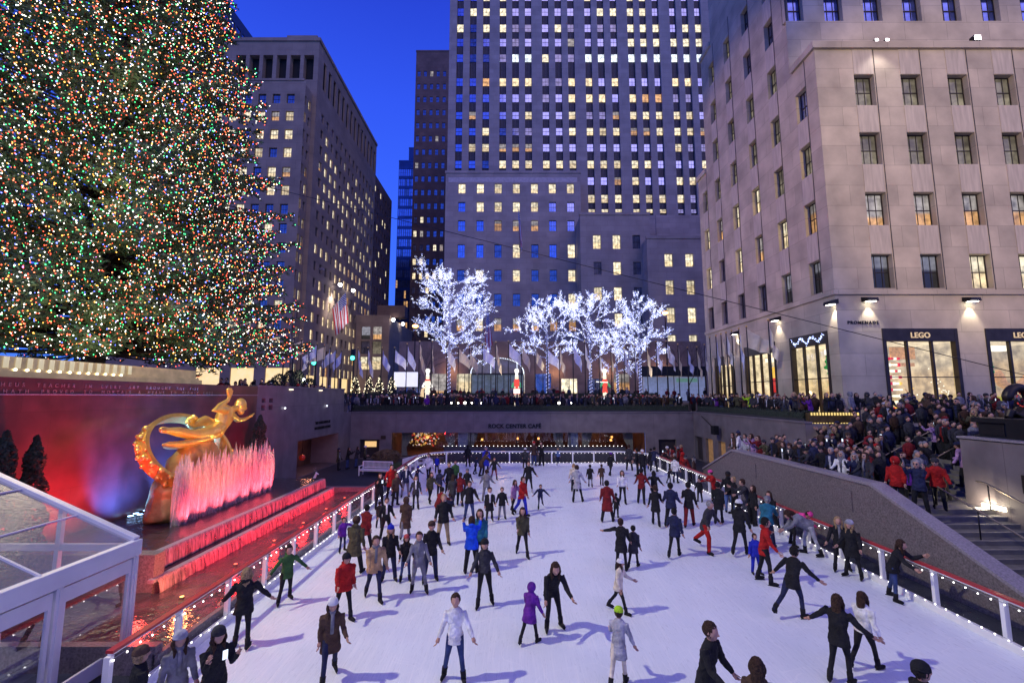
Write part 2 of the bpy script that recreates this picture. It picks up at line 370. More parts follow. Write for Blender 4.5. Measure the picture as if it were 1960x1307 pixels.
for sc_,wd in ((.45,.006),(.9,.008)):      # curved blade cuts
    n = ICE.node_tree; L = n.links.new; P_ = n.nodes['Principled BSDF']; prev = P_.inputs['Base Color'].links[0].from_socket
    dn = n.nodes.new('ShaderNodeTexNoise'); dn.inputs['Scale'].default_value = .35; L(tcn.outputs['Object'], dn.inputs['Vector'])
    vm = n.nodes.new('ShaderNodeVectorMath'); vm.operation = 'MULTIPLY_ADD'; L(dn.outputs['Color'], vm.inputs[0]); vm.inputs[1].default_value = (5,5,0); L(tcn.outputs['Object'], vm.inputs[2])
    vo = n.nodes.new('ShaderNodeTexVoronoi'); vo.feature = 'DISTANCE_TO_EDGE'; vo.inputs['Scale'].default_value = sc_; L(vm.outputs[0], vo.inputs['Vector'])
    mr = n.nodes.new('ShaderNodeMapRange'); mr.inputs[1].default_value = 0; mr.inputs[2].default_value = wd; mr.inputs[3].default_value = .35; mr.inputs[4].default_value = 0; L(vo.outputs['Distance'], mr.inputs[0])
    mx = n.nodes.new('ShaderNodeMix'); mx.data_type = 'RGBA'; L(mr.outputs[0], mx.inputs[0]); L(prev, mx.inputs[6]); mx.inputs[7].default_value = (.95,.96,.98,1); L(mx.outputs[2], P_.inputs['Base Color'])
# ---------------- pit walls ----------------
RED = mat('polished_red_granite', (.085,.028,.032), .30, var=.35, scale=1.2, bump=.02, coat=0, spec=.5, brick=(1.9,2.6,.006,.12))
w = thing('granite_wall', 'tall polished dark red granite wall behind the gilded statue', 'wall', (-15,15,0))
MB().box(-15.4,-15,2,27,-.06,6.26).build('wall_face', RED, w)
MB().box(-15.45,-14.96,2,27,5.72,5.76).build('groove_band', GRANT, w)
CARV = mat('carved_letter', (.26,.19,.19), .5, var=0)
for i, (s, z) in enumerate((('PROMETHEUS  TEACHER  IN  EVERY  ART  BROUGHT  THE  FIRE', 6.0), ('THAT  HATH  PROVED  TO  MORTALS  A  MEANS  TO  MIGHTY  ENDS', 5.80))):
    text_mesh(s, .17, 'carved_inscription', CARV, w, (-14.985, 12.2 + .2*i, z-.02), (PI/2,0,PI/2), .006, 'LEFT', 2.05)
w = thing('limestone_retaining_wall', 'pale limestone retaining wall with lit openings, between red granite and café', 'wall', (-15,34,0))
mb = MB(); facade(mb, (-15,27,-.06), (0,1,0), 14, 6.28, [(5.5,13,.06,2.6),(.5,.95,4.9,5.2),(1.35,1.8,4.9,5.2),(.5,.95,5.35,5.6),(1.35,1.8,5.35,5.6)], 2.5)
cap_box(mb, -18,-15,27,41,-.06,6.22,'tbf')
mb.box(-15.5,-14.94,27.002,41.05,6.22,6.34); mb.build('wall_face', GRAN, w)
m2 = MB(); m2.box(-17.4,-17.3,32.5,40,0,2.5); m2.build('shop_back_wall', mat('dark_shop',(.10,.05,.03),.5,var=.5,scale=2), w)
for s,y,z,h in (('THE CONCOURSE AT',36.6,3.55,.27),('ROCKEFELLER CENTER',36.6,3.15,.27)):
    text_mesh(s, h, 'wall_lettering', BLACKM, w, (-14.97,y,z), (PI/2,0,PI/2), .02, 'CENTER', 1.1, .008)
for y in (30.2, 37.0): MB().ball((-14.9,y,4.9),.05).build('wall_light', emis('bulb_white',(.85,.9,1),6), w)
for y in (31,35.8): MB().box(-15.1,-14.9,y-.22,y+.22,6.10,6.15).build('downlight', emis('downlight_glow',(1,.85,.6),3), w)
lamp('POINT','shop_lamp',(-16.2,37,1.9),25,(1,.35,.2),size=.1)
t = thing('christmas_ornament','large shiny red ball ornament in the doorway of the limestone wall','ornament',(-15.6,34.6,1.0)); MB().ball((-15.6,34.6,1.15),.22,16,10).build('ball',mat('red_ball',(.5,.03,.02),.2,.3,var=0,emit=(1,.05,.02),es=.08),t); MB().tube([(-15.6,34.6,1.36),(-15.6,34.6,2.5)],.015).build('hanger',BLACKM,t)
# café wall
w = thing('cafe_wall','long grey concrete wall of the sunken café across the far end of the rink','wall',(0,43,0))
mb = MB(); X0 = -15; cf = [(PY(775,0,43).x-X0, PY(1208,0,43).x-X0, .16, 2.36), (PY(721,0,43).x-X0, PY(755,0,43).x-X0, .06, 1.75), (PY(1229,0,43).x-X0, PY(1259,0,43).x-X0, .06, 1.75)]
facade(mb, (X0,43,-.06), (1,0,0), 31.9, 4.19, cf, .35); mb.box(-15,16.9,42.93,43.4,4.131,4.22); mb.build('wall_face', GRAN, w)
text_mesh('ROCK CENTER CAFÉ', .50, 'wall_lettering', BLACKM, w, (.25,42.97,2.75), (PI/2,0,0), .03, 'CENTER', 1.06, .02)
cx0, cx1 = cf[0][0]+X0, cf[0][1]+X0
room = MB(); room.quad((cx0,43.4,.05),(cx1,43.4,.05),(cx1,50,.05),(cx0,50,.05)); room.quad((cx0,49.9,0),(cx1,49.9,0),(cx1,49.9,3),(cx0,49.9,3)); room.quad((cx0,43.4,2.6),(cx0,50,2.6),(cx1,50,2.6),(cx1,43.4,2.6)); room.quad((cx0,43.4,0),(cx0,50,0),(cx0,50,3),(cx0,43.4,3)); room.quad((cx1,43.4,0),(cx1,50,0),(cx1,50,3),(cx1,43.4,3))
room.build('dining_room', mat('dark_wood_room',(.10,.045,.022),.5,var=.6,scale=1.3), w)
for a, b_ in ((cx0,-3.9),(-3.9,.4),(.4,5.4),(5.4,cx1)):
    MB().quad((a+.05,43.25,.2),(b_-.05,43.25,.2),(b_-.05,43.25,2.3),(a+.05,43.25,2.3)).build('window_glass', glass('cafe_glass',(.95,.95,.95),.03), w)
    MB().box(a-.03,a+.05,43.2,43.3,.1,2.3).box(a,b_,43.2,43.3,.1,.2).build('window_frame', BRONZE, w)
for x in (-4.62, 5.75): MB().box(x-.45,x+.45,43.5,44.3,.05,2.6).build('column', mat('blue_grey_column',(.25,.30,.36),.4,var=.1), w)
DRP = mat('sage_curtain',(.20,.21,.16),.9,var=.2)
for x, s in ((-9.9,1),(-5.9,-1),(-3.7,1),(4.3,-1),(7.1,1),(10.9,-1)):
    m = MB(); pts = []
    for k in range(13): f = k/12; pts.append((x+s*(f-.5)*1.0, 43.75+.06*math.sin(k*2.6)))
    vs = []; 
    for z, pin in ((2.35,1),(1.6,.85),(.9,.45),(.1,.6)):
        for px_, py_ in pts: vs.append((x-s*.5+(px_-x+s*.5)*pin, py_, z))
    fs = [(i*13+j,i*13+j+1,(i+1)*13+j+1,(i+1)*13+j) for i in range(3) for j in range(12)]
    m.add(vs,fs,0,True); m.build('curtain', DRP, w)
LAMPM = emis('amber_lamp',(1,.42,.10),2.6)
for li,(x,y,z) in enumerate(((-8.2,45,1.7),(-4.0,46,1.55),(-2.9,45,1.5),(.55,45.5,1.55),(2.6,45.5,1.55),(6.9,45,1.45),(7.3,46,1.65),(9.6,45,1.45),(9.9,46,1.65))):
    a = thing('pendant_lamp', ORD[li]+' amber pendant lamp from the left inside the café', 'lamp', (x,y,z), 'amber lamps inside the café')
    MB().box(x-.09,x+.09,y-.09,y+.09,z-.09,z+.09).build('lamp_shade', LAMPM, a); MB().bar((x,y,z+.09),(x,y,2.6),.015,.015).build('cord', BLACKM, a)
for li,x in enumerate((-3.2,.3,3.3,7.3,9.7)):
    a = thing('ceiling_light', ORD[li]+' flat orange ceiling light from the left inside the café', 'light', (x,44.6,2.3), 'orange ceiling lights inside the café')
    MB().box(x-.42,x+.42,44.5,44.8,2.27,2.33).build('diffuser', emis('orange_glow',(1,.36,.08),1.5), a); MB().box(x-.45,x+.45,44.48,44.82,2.335,2.42).build('housing', BLACKM, a)
for x in (-8.3,-1,8.5): lamp('POINT','cafe_room_light',(x,46.5,2.2),120,(1,.5,.25),size=.3)
rng = random.Random(3)
t = thing('christmas_display','red and white christmas display of baubles inside the left café window','decoration',(-8.6,45.5,.1))
for c_, nm in (((.75,.05,.04),'red_bauble'),((.8,.75,.7),'white_bauble'),((.7,.45,.1),'gold_bauble')):
    m = MB()
    for k in range(38): m.ball((-8.6+rng.gauss(0,.75),45.4+rng.uniform(-.3,.3),.9+rng.uniform(0,1.35)),rng.uniform(.05,.11),6,4)
    m.build('baubles', mat(nm,c_,.3,var=0,emit=c_,es=.5), t, kind='stuff')
# far doors beside café: small room glow
for i,(a,b_,c_,d_) in enumerate(cf[1:]):
    m = MB(); m.box(a+X0,b_+X0,43.3,43.34,0,1.7); m.build('door', mat('dark_door',(.03,.025,.03),.3,var=.2), w)
    if i == 0:
        m = MB(); m.box(a+X0+.45,b_+X0-.35,43.2,43.28,1.0,1.5); m.build('door_light', mat('door_glow',(.3,.2,.1),.5,var=.5,scale=5,emit=(1,.62,.25),es=.9), w)
MB().box(-13.05+.9,-13.05+1.35,42.9,42.96,1.75,2.05).build('notice_board', BRONZE, w)
# east wall, far part (beyond stairs)
w = thing('east_retaining_wall','grey granite retaining wall along the right side beyond the stair','wall',(16.9,35,0))
mb = MB(); hs = []
for u0,u1 in ((1332,1346),(1352,1366),(1376,1390)):
    y0 = PX(u0,880,16.9).y; y1 = PX(u1,880,16.9).y; hs.append((43-y0, 43-y1, .06, 2.1))
facade(mb, (16.9,43,-.06), (0,-1,0), 16.4, 4.19, hs, .3); cap_box(mb,16.9,17.3,26.6,43,-.06,4.13,'tf')
mb.box(16.84,17.3,26.55,43,4.131,4.22); mb.build('wall_face', GRAN, w)
for i,h in enumerate(hs):
    MB().box(17.15,17.18,43-h[1],43-h[0],0,2.05).build('door_panel', [mat('dark_door',(.03,.025,.03)), mat('wood_door_lit',(.45,.25,.10),.4,var=.3,scale=3,emit=(.8,.42,.14),es=.12)][i>0], w)
MB().box(16.72,16.9,28.0,28.35,2.2,2.65).build('loudspeaker', BLACKM, w)
a = thing('spotlight_bracket','dark spotlight box on a long arm fixed to the right grey wall','spotlight',(16.6,37.5,3.2)); MB().box(16.2,16.6,37.1,37.7,2.6,3.3).build('housing',BLACKM,a); MB().bar((16.3,37.6,3.2),(16.85,41,3.9),.06,.06).build('arm',BLACKM,a)
# landing, stairs and parapet
w = thing('stair_parapet','low speckled granite parapet wall with sloping ends beside the rink stairs','wall',(12.6,20,0))
prof = [(11.2,-.06),(11.2,.55),(16.5,2.57),(26.6,2.57),(30.8,.9),(30.8,-.06)]
m = MB(); nP = len(prof); vs = [(12.62,y,z) for y,z in prof]+[(13.05,y,z) for y,z in prof]
m.add(vs,[tuple(range(nP)),tuple(range(nP,2*nP))[::-1]]); m.build('wall_face', GRANS, w)
m = MB()
for (y0,z0),(y1,z1) in zip(prof[1:],prof[2:5]):
    m.add([(12.55,y0,z0),(13.12,y0,z0),(13.12,y1,z1),(12.55,y1,z1),(12.55,y0,z0+.10),(13.12,y0,z0+.10),(13.12,y1,z1+.10),(12.55,y1,z1+.10)],[(0,3,2,1),(4,5,6,7),(0,1,5,4),(1,2,6,5),(2,3,7,6),(3,0,4,7)])
m.build('coping', GRANT, w)
for y in (17.9,24.6): MB().box(12.585,12.62,y-.45,y+.45,1.45,2.2).build('inset_panel', GRANS, w)
STEP = mat('granite_step',(.15,.14,.135),.7,var=.25,scale=3,bump=.1)
LZ = 1.75
w = thing('stair_flight','granite stair flight going down to the right beside the rink','stairs',(15,14,0))
m = MB()
for k in range(12): y1 = 16.5-.38*k; m.box(13.05,16.9,y1-.38,y1,-.06,LZ-.146*(k+1)); 
m.build('steps', STEP, w)
m = MB()
for k in range(12): y1 = 16.5-.38*k; z = LZ-.146*(k+1); m.box(13.06,16.89,y1-.385,y1-.34,z-.02,z+.006)
m.build('step_nosing', mat('pale_nosing',(.24,.22,.2),.7), w)
m = MB(); m.box(13.05,16.9,16.5,26.6,LZ-.2,LZ); m.build('landing', STEP, w)
m = MB()
for k in range(10): y0 = 26.6+.4*k; m.box(13.05,16.9,y0,y0+.4,-.06,LZ-.16*(k+1))
m.build('steps', STEP, w)
w = thing('stair_flight','wide granite stair from the promenade down to the crowded landing','stairs',(19,22,LZ))
m = MB()
for k in range(16): x0 = 16.9+.3*k; m.box(x0,x0+.3 if k<15 else 21.7,17.5,26.6,LZ-.3,LZ+.147*(k+1)-(.003 if k==15 else 0))
m.build('steps', STEP, w)
w = thing('stair_side_wall','tall grey granite side wall with bronze plaque and oblong lamp by the stairs','wall',(16.9,10,0))
m = MB(); m.box(16.9,17.3,2,17.5,-.06,4.09); m.box(17.3,21.7,17.1,17.5,LZ-.3,4.095); m.build('wall_face', GRAN, w)
MB().box(16.84,17.35,2,17.56,4.131,4.2).build('coping', GRANT, w)
MB().box(16.86,16.9,14.8,15.5,2.5,3.1).build('plaque', BRONZE, w)
a = PX(1895,968,16.9); MB().box(16.80,16.9,a.y-.55,a.y+.2,a.z-.07,a.z+.07).build('wall_lamp', emis('tube_glow',(1,.86,.62),5), w)
lamp('POINT','stair_lamp_light',(16.6,a.y,a.z),55,(1,.85,.6),size=.1)
a = PX(1585,845,16.9)
w = thing('stair_end_wall','grey granite wall with oblong lamp at the far side of the promenade stairs','wall',(19,26.6,0))
m = MB(); m.box(17.3,21.7,26.6,26.95,LZ-.3,4.095); m.build('wall_face', GRAN, w)
MB().box(17.5,18.0,26.5,26.6,2.75,2.87).build('wall_lamp', emis('tube_glow',(1,.86,.62),5), w); lamp('POINT','stair_lamp_light',(17.75,26.2,2.8),30,(1,.85,.6),size=.1)
RAIL = mat('brass_rail',(.42,.35,.25),.35,.8,var=.15)
def handrail(label, a, b_, n_post, gl=.9, m=RAIL, ht=.9):
    t = thing('handrail', label, 'handrail', a); a = Vector(a); b_ = Vector(b_); up = Vector((0,0,ht))
    d = (b_-a).normalized(); hz = Vector((d.x,d.y,0)).normalized()*.3
    MB().tube([a+up-hz, a+up, b_+up, b_+up+hz],.028,8).build('rail', m, t)
    for k in range(n_post):
        p = a.lerp(b_,(k+.02)/max(1,n_post-1)*.97+.01); MB().tube([p, p+up],.02,6).build('post', BLACKM, t)
    return t
handrail('near metal handrail going down the right-hand stairs', (14.9,16.7,LZ),(14.9,12.0,0.02),4)
handrail('metal handrail fixed along the side wall by the plaque', (16.75,16.6,LZ),(16.75,12.0,0.02),3)
for i,y in enumerate((19.6,21.8,24.2)):
    handrail(['nearest','middle','farthest'][i]+' of the brass handrails on the promenade stairs', (16.9,y,LZ),(21.6,y,PL),4)
# planters and hedges
HED = mat('dark_hedge',(.020,.032,.018),.8,var=.7,scale=14,bump=.8,bscale=30)
def hedge(label, x0,x1,y0,y1,z0,z1, rail=True):
    t = thing('hedge', label, 'hedge', ((x0+x1)/2,(y0+y1)/2,z0))
    m = MB(); m.box(x0+.06,x1-.06,y0+.06,y1-.06,z0,z1-.12)
    rg = random.Random(int(x0*7+y0)); A = (x1-x0)*(z1-z0)+(y1-y0)*(z1-z0)+(x1-x0)*(y1-y0)
    for k in range(int(min(6000, A*90))):
        p = Vector((rg.uniform(x0,x1), rg.uniform(y0,y1), rg.uniform(z0+.1,z1)))
        s = rg.choice((0,1,2))
        if s == 0: p.y = y0+rg.uniform(0,.08)
        elif s == 1: p.z = z1-rg.uniform(0,.12)
        else: p.x = x0+rg.uniform(0,.08) if rg.random()<.5 else x1-rg.uniform(0,.08)
        a = Vector((rg.uniform(-1,1),rg.uniform(-1,1),rg.uniform(-1,1))).normalized()*.05; b_ = a.orthogonal().normalized()*.03
        m.add([p-a,p+b_,p+a,p-b_],[(0,1,2,3)])
    m.build('foliage', HED, t); 
    if rail: MB().box(x0-.03,x1+.03,y0-.05,y1+.05,z0,z0+.22).build('planter_box', mat('dark_planter',(.03,.03,.035),.5), t)
    return t
hedge('long low dark hedge on top of the café wall', -15,16.7,43.45,44.2,PL+.03,PL+.78)
hedge('low dark hedge along the top of the right retaining wall', 17.35,17.95,27.4,43.2,PL+.03,PL+.72)
hd = thing('black_planter','big black bronze planter on the promenade edge at the right margin','planter',(19,16.5,PL))
m = MB(); m.box(17.38,24,16.3,17.4,PL+.01,PL+.16); m.box(17.35,24.1,16.25,17.45,PL+.62,PL+.8); m.box(17.45,23.9,16.4,17.3,PL+.16,PL+.62); m.build('body', BLACKM, hd, bevel=.015)
m = MB(); m.box(17.3,17.7,4,16.2,PL+.06,PL+.8); m.build('side_panel', BLACKM, hd)
gr = thing('bronze_grille','golden lit bronze ventilation grille beside the kneeling statue','grille',(17.6,27,PL))
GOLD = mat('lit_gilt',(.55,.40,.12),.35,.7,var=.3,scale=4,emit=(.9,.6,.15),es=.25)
MB().box(17.4,20.4,26.98,27.3,3.95,PL+.62).build('panel', mat('dark_gilt',(.14,.10,.04),.4,.6,var=.4,scale=3), gr)
for zz in (PL+.47,PL-.12):
    for k in range(17):
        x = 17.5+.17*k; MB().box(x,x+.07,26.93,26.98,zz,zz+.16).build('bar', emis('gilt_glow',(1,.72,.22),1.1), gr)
# =====================================================================
# BARRIERS with string lights
# =====================================================================
RAILR = mat('red_top_rail',(.42,.03,.035),.35,var=.1)
WHT = mat('white_paint_metal',(.78,.78,.80),.4,var=.05)
BGL = glass('barrier_glass',(.96,.97,.98),-.04,alpha=.015,gcol=(.45,.45,.5))
BULB = emis('fairy_bulb',(1,.97,.93),7); CABL = mat('cable',(.3,.3,.32),.6,var=0)
def along(path, step):
    out = []; acc = 0; nxt = 0
    for a, b_ in zip(path, path[1:]):
        a = Vector(a); b_ = Vector(b_); L_ = (b_-a).length
        while nxt <= acc+L_+1e-6:
            out.append((a.lerp(b_, (nxt-acc)/L_), (b_-a).normalized())); nxt += step
        acc += L_
    return out
def barrier(label, path, top, inward, step=1.75, lights=True, where=''):
    t = thing('rink_barrier', label, 'barrier', (*path[0],0))
    m = MB(); k = MB(); g = MB()
    for a, b_ in zip(path, path[1:]):
        m.bar((*a,1.12),(*b_,1.12),.14,.05); m.bar((*a,1.07),(*b_,1.07),.06,.045,1)
        k.bar((*a,.09),(*b_,.09),.10,.18)
        g.quad((*a,.18),(*b_,.18),(*b_,1.05),(*a,1.05))
    m.build('top_rail', [top, WHT], t); k.build('kick_board', WHT, t); g.build('glass_panel', BGL, t)
    for p, d in along(path, step):
        q_ = MB(); q_.obox((p.x,p.y,.60), d*.045 if not isinstance(d,tuple) else d, Vector((-d.y,d.x))*.05 and Vector((-d.y,d.x,0))*.05, (0,0,.46)) if False else None
        q_ = MB(); q_.obox((p.x,p.y,.615), Vector((d.x,d.y,0))*.05, Vector((-d.y,d.x,0))*.055, (0,0,.435)); q_.build('post', WHT, t)
    if lights:
        s_ = thing('light_string', 'string of white fairy bulbs hung on the '+where, 'string lights', (*path[0],1.05))
        bm_ = MB(); cb = MB(); iw = inward
        ps = along(path,.30)
        for z in (.99,.22):
            for p, d in ps:
                nrm = Vector((-d.y,d.x,0))*iw; bm_.ball((p.x+nrm.x*.085,p.y+nrm.y*.085,z+random.uniform(-.02,.02)),.017,6,4)
            for (p,d),(p2,d2) in zip(ps,ps[1:]):
                nrm = Vector((-d.y,d.x,0))*iw*.075
                cb.bar((p.x+nrm.x,p.y+nrm.y,z+.02),(p2.x+nrm.x,p2.y+nrm.y,z+.02),.008,.008)
        bm_.build('bulbs', BULB, s_, kind='stuff'); cb.build('wire', CABL, s_)
    return t
def arc(cx,cy,r,a0,a1,n=7): return [(cx+r*math.cos(R(a0+(a1-a0)*i/n)), cy+r*math.sin(R(a0+(a1-a0)*i/n))) for i in range(n+1)]
barrier('glass rink barrier with red rail beside the red-lit fountain', [(-7.25,8.8),(-7.25,35.7)], RAILR, -1, where='barrier beside the fountain')
barrier('glass rink barrier with white rail across the far end by the café', arc(-4.25,35.7,3,180,90)+arc(8.3,35.7,3,90,0), WHT, -1, where='barrier in front of the café')
barrier('glass rink barrier with red rail below the granite parapet', [(11.3,35.6),(11.3,5)], RAILR, -1, where='barrier below the granite parapet')
t = thing('terrace_fence','low café terrace fence with a row of bulbs behind the far barrier','fence',(2,41,0))
MB().bar((-6,41,1.25),(10,41,1.25),.05,.05).build('top_rail', BLACKM, t); MB().bar((-6,41,.6),(10,41,.6),.02,1.2).build('panel', mat('smoky_panel',(.05,.05,.06),.3), t)
m = MB()
for k in range(44): m.ball((-6+.365*k,40.95,1.32),.026,6,4)
m.build('bulbs', BULB, t, kind='stuff')
# =====================================================================
# FOUNTAIN
# =====================================================================
STN = mat('wet_dark_stone',(.05,.04,.045),.25,var=.4,scale=3,bump=.2)
WAT = mat('dark_water',(.035,.03,.04),.07,var=.5,scale=2,bump=1.0,bscale=5,spec=.8)
FOAM = mat('falling_water',(.40,.28,.28),.25,var=.5,scale=3.2,stretch=(9,9,.8),bump=.4,bscale=8)
n = FOAM.node_tree; L = n.links.new; pr = n.nodes['Principled BSDF']; mo = [x for x in n.nodes if x.type=='OUTPUT_MATERIAL'][0]
tc = n.nodes.new('ShaderNodeTexCoord'); mp = n.nodes.new('ShaderNodeMapping'); mp.inputs['Scale'].default_value = (5,7,.5); L(tc.outputs['Object'],mp.inputs[0]); nz = n.nodes.new('ShaderNodeTexNoise'); nz.inputs['Scale'].default_value = 1.5; nz.inputs['Detail'].default_value = 5; L(mp.outputs[0],nz.inputs['Vector'])
mr = n.nodes.new('ShaderNodeMapRange'); mr.inputs[1].default_value = .38; mr.inputs[2].default_value = .60; mr.inputs[3].default_value = .45; mr.inputs[4].default_value = 1; L(nz.outputs['Fac'],mr.inputs[0]); L(mr.outputs[0],pr.inputs['Alpha'])
fb = thing('fountain_basin','dark stepped stone fountain basin along the red granite wall','fountain',(-12,20,0))
m = MB(); m.box(-15,-10.62,13.7,26.6,-.06,1.02); m.box(-10.62,-9.95,13.71,26.2,-.06,.6); m.build('basin', STN, fb)
m = MB(); m.box(-10.72,-10.5,13.6,26.3,1.0,1.10); m.box(-10.02,-9.85,13.2,26.0,.58,.68); m.build('rim', GRANT, fb)
m = MB(); m.box(-9.949,-7.45,10.2,10.4,-.06,.5); m.box(-15,-7.45,26.65,27.0,-.06,.55); m.box(-7.5,-7.38,10.2,27,-.06,.34); m.box(-15,-9.95,13.3,13.7,-.06,1.3); m.build('pool_wall', GRANS, fb)
def watersheet(name, x0,x1,y0,y1,z, m=WAT, nx=24, ny=90, amp=.02):
    mb = MB(); vs = []
    for j in range(ny+1):
        for i in range(nx+1):
            x = x0+(x1-x0)*i/nx; y = y0+(y1-y0)*j/ny
            vs.append((x,y,z+amp*noise.noise(Vector((x*2.2,y*1.6,3)))+amp*.6*noise.noise(Vector((x*6,y*5,9)))))
    mb.add(vs,[(j*(nx+1)+i,j*(nx+1)+i+1,(j+1)*(nx+1)+i+1,(j+1)*(nx+1)+i) for j in range(ny) for i in range(nx)],0,True)
    return mb.build(name, m, kind='structure')
watersheet('water', -14.99,-10.73,13.71,26.59,1.06)
watersheet('water', -9.84,-7.5,10.4,26.64,.30, amp=.03)
watersheet('water', -15,-9.85,10.4,13.29,.30, amp=.03, nx=40, ny=24)
MB().box(-15,-9.95,10.2,10.4,-.06,.5).build('pool_wall', GRANS, fb)
cs = thing('cascade','two-step cascade of falling water along the fountain, lit red','waterfall',(-10.3,20,.3))
rg = random.Random(5)
def fall(x0,z0,x1,z1,y0,y1):
    mb = MB(); ny = 220; nz_ = 7; vs = []
    for j in range(ny+1):
        y = y0+(y1-y0)*j/ny; w_ = .05*noise.noise(Vector((y*9,1,2)))+.03*noise.noise(Vector((y*23,4,2)))
        for i in range(nz_+1):
            f = i/nz_; x = x0+(x1-x0)*(math.sqrt(f)*.9+.1*f)+w_*(f+.2); z = z0+(z1-z0)*f**1.6
            vs.append((x,y+.02*noise.noise(Vector((y*30,f*3,1))),z))
    k = nz_+1
    mb.add(vs,[(j*k+i,(j+1)*k+i,(j+1)*k+i+1,j*k+i+1) for j in range(ny) for i in range(nz_)],0,True); return mb
fall(-10.50,1.11,-10.40,.62,13.7,26.2).build('water_curtain', FOAM, cs)
fall(-9.86,.68,-9.74,.29,13.3,25.8).build('water_curtain', FOAM, cs)
REDL = (1,.02,.02)
for k in range(9):
    y = 13.4+1.5*k
    c_ = (1,.30,.10) if k == 0 else REDL
    lamp('SPOT','pool_light',(-8.6,y,.75),70 if k<2 else 105,c_,(-10.6,y+.3,.65),.05,130,.8)
for k in range(6):
    t = thing('underwater_light',ORD[k]+' small round pool light from the near end of the red-lit pool','light',(-8.9,13.0+2.4*k,.33),'lights in the lower fountain pool')
    MB().tube([(-8.9,13.0+2.4*k,.26),(-8.9,13.0+2.4*k,.33)],.06,12).build('housing',BLACKM,t); MB().tube([(-8.9,13.0+2.4*k,.332),(-8.9,13.0+2.4*k,.34)],.05,12).build('lens',emis('red_lens',(1,.12,.06),4) if k else emis('amber_lens',(1,.55,.15),4),t)
    lamp('POINT','pool_glow',(-8.9,13.0+2.4*k,.75),45,(1,.3,.1) if k<1 else REDL,size=.1)
for i,(u,v) in enumerate(((178,976),(205,970),(232,968),(252,966),(265,975),(244,982),(268,984),(250,987))):
    p = PZ(u,v,1.10); p.x = max(p.x,-14.85)
    t = thing('underwater_light',ORD[i]+' blue-white light listed from the left in the upper basin','light',p,'blue lights in the upper basin')
    MB().tube([(p.x,p.y,1.04),(p.x,p.y,1.09)],.11,12).build('housing',BLACKM,t); MB().tube([(p.x,p.y,1.095),(p.x,p.y,1.105)],.095,12).build('lens',emis('blue_lens',(.35,.6,1),7),t)
lamp('SPOT','blue_wall_wash',(-13.9,17.0,1.2),3000,(.05,.22,1),(-15,18.3,3.2),.1,110,.9)
lamp('SPOT','blue_wall_wash',(-14.2,19.4,1.3),2600,(.06,.22,1),(-15,21.0,5.0),.1,90,.9)
lamp('SPOT','red_wall_wash',(-13.2,15.3,1.2),1900,(1,.04,.05),(-15,15.6,3.2),.1,120,.9)
lamp('SPOT','red_wall_wash',(-11.6,14.4,1.3),350,(1,.10,.12),(-15,16.0,3.5),.1,110,.9)
lamp('SPOT','red_wall_wash',(-12.6,24.6,1.6),260,(1,.1,.15),(-15,26,4.6),.1,100,.9)
lamp('POINT','pool_glow',(-8.6,11.2,.8),60,(1,.08,.04),size=.1); lamp('POINT','pool_glow',(-9.6,12.4,.9),60,(1,.05,.04),size=.1)
# jets
JET = bpy.data.materials.new('jet_water'); JET.use_nodes = True; n = JET.node_tree; n.nodes.clear(); L = n.links.new
o = n.nodes.new('ShaderNodeOutputMaterial'); t1 = n.nodes.new('ShaderNodeBsdfTransparent'); d1 = n.nodes.new('ShaderNodeBsdfDiffuse'); tl = n.nodes.new('ShaderNodeBsdfTranslucent')
for q_ in (d1,tl): q_.inputs[0].default_value = (.92,.80,.84,1)
a1 = n.nodes.new('ShaderNodeMixShader'); a1.inputs[0].default_value = .55; L(d1.outputs[0],a1.inputs[1]); L(tl.outputs[0],a1.inputs[2])
tc = n.nodes.new('ShaderNodeTexCoord'); mp = n.nodes.new('ShaderNodeMapping'); mp.inputs['Scale'].default_value = (16,16,1.3); L(tc.outputs['Object'],mp.inputs[0])
nz = n.nodes.new('ShaderNodeTexNoise'); nz.inputs['Scale'].default_value = 1.6; nz.inputs['Detail'].default_value = 4; L(mp.outputs[0],nz.inputs['Vector'])
mr = n.nodes.new('ShaderNodeMapRange'); mr.inputs[1].default_value = .3; mr.inputs[2].default_value = .6; mr.inputs[3].default_value = .03; mr.inputs[4].default_value = .30; L(nz.outputs['Fac'],mr.inputs[0])
a2 = n.nodes.new('ShaderNodeMixShader'); L(mr.outputs[0],a2.inputs[0]); L(t1.outputs[0],a2.inputs[1]); L(a1.outputs[0],a2.inputs[2]); L(a2.outputs[0],o.inputs[0])
jm = []
for k in range(5):
    m = MB(); rg = random.Random(40+k)
    for s_ in range(22):
        h = rg.uniform(1.5,2.5) if s_ else 2.5; x0, y0 = rg.gauss(0,.06), rg.gauss(0,.10); lx, ly = rg.gauss(0,.05), rg.gauss(0,.06)
        pts = [(x0+lx*f, y0+ly*f, h*f) for f in (0,.15,.35,.55,.75,.9,1)]
        m.tube(pts,[.03,.05,.065,.07,.06,.035,.006],6)
    for s_ in range(26):     # falling drops and mist
        a = rg.uniform(0,6.28); rr_ = rg.uniform(.04,.16); m.ball((rr_*math.cos(a),rr_*math.sin(a),rg.uniform(.1,2.3)),rg.uniform(.012,.03),5,3,sc=(1,1,2.2))
    jm.append(m.mesh('water_jet', JET))
NJ = 29
for k in range(NJ):
    y = 17.1+(23.4-17.1)*k/(NJ-1)
    ob = bpy.data.objects.new('water_jet', jm[k%5]); COL.objects.link(ob); ob.location = (-12.15+.04*math.sin(k*2.1),y,1.05); ob.rotation_euler = (0,0,k*1.7); s_ = .93+.1*math.sin(k*1.3)+.05*math.sin(k*3.7); ob.scale = (1,1,s_)
    tag(ob,ORD[k]+' pink-lit water jet from the left in the row before the statue','water jet','row of fountain jets before the statue')
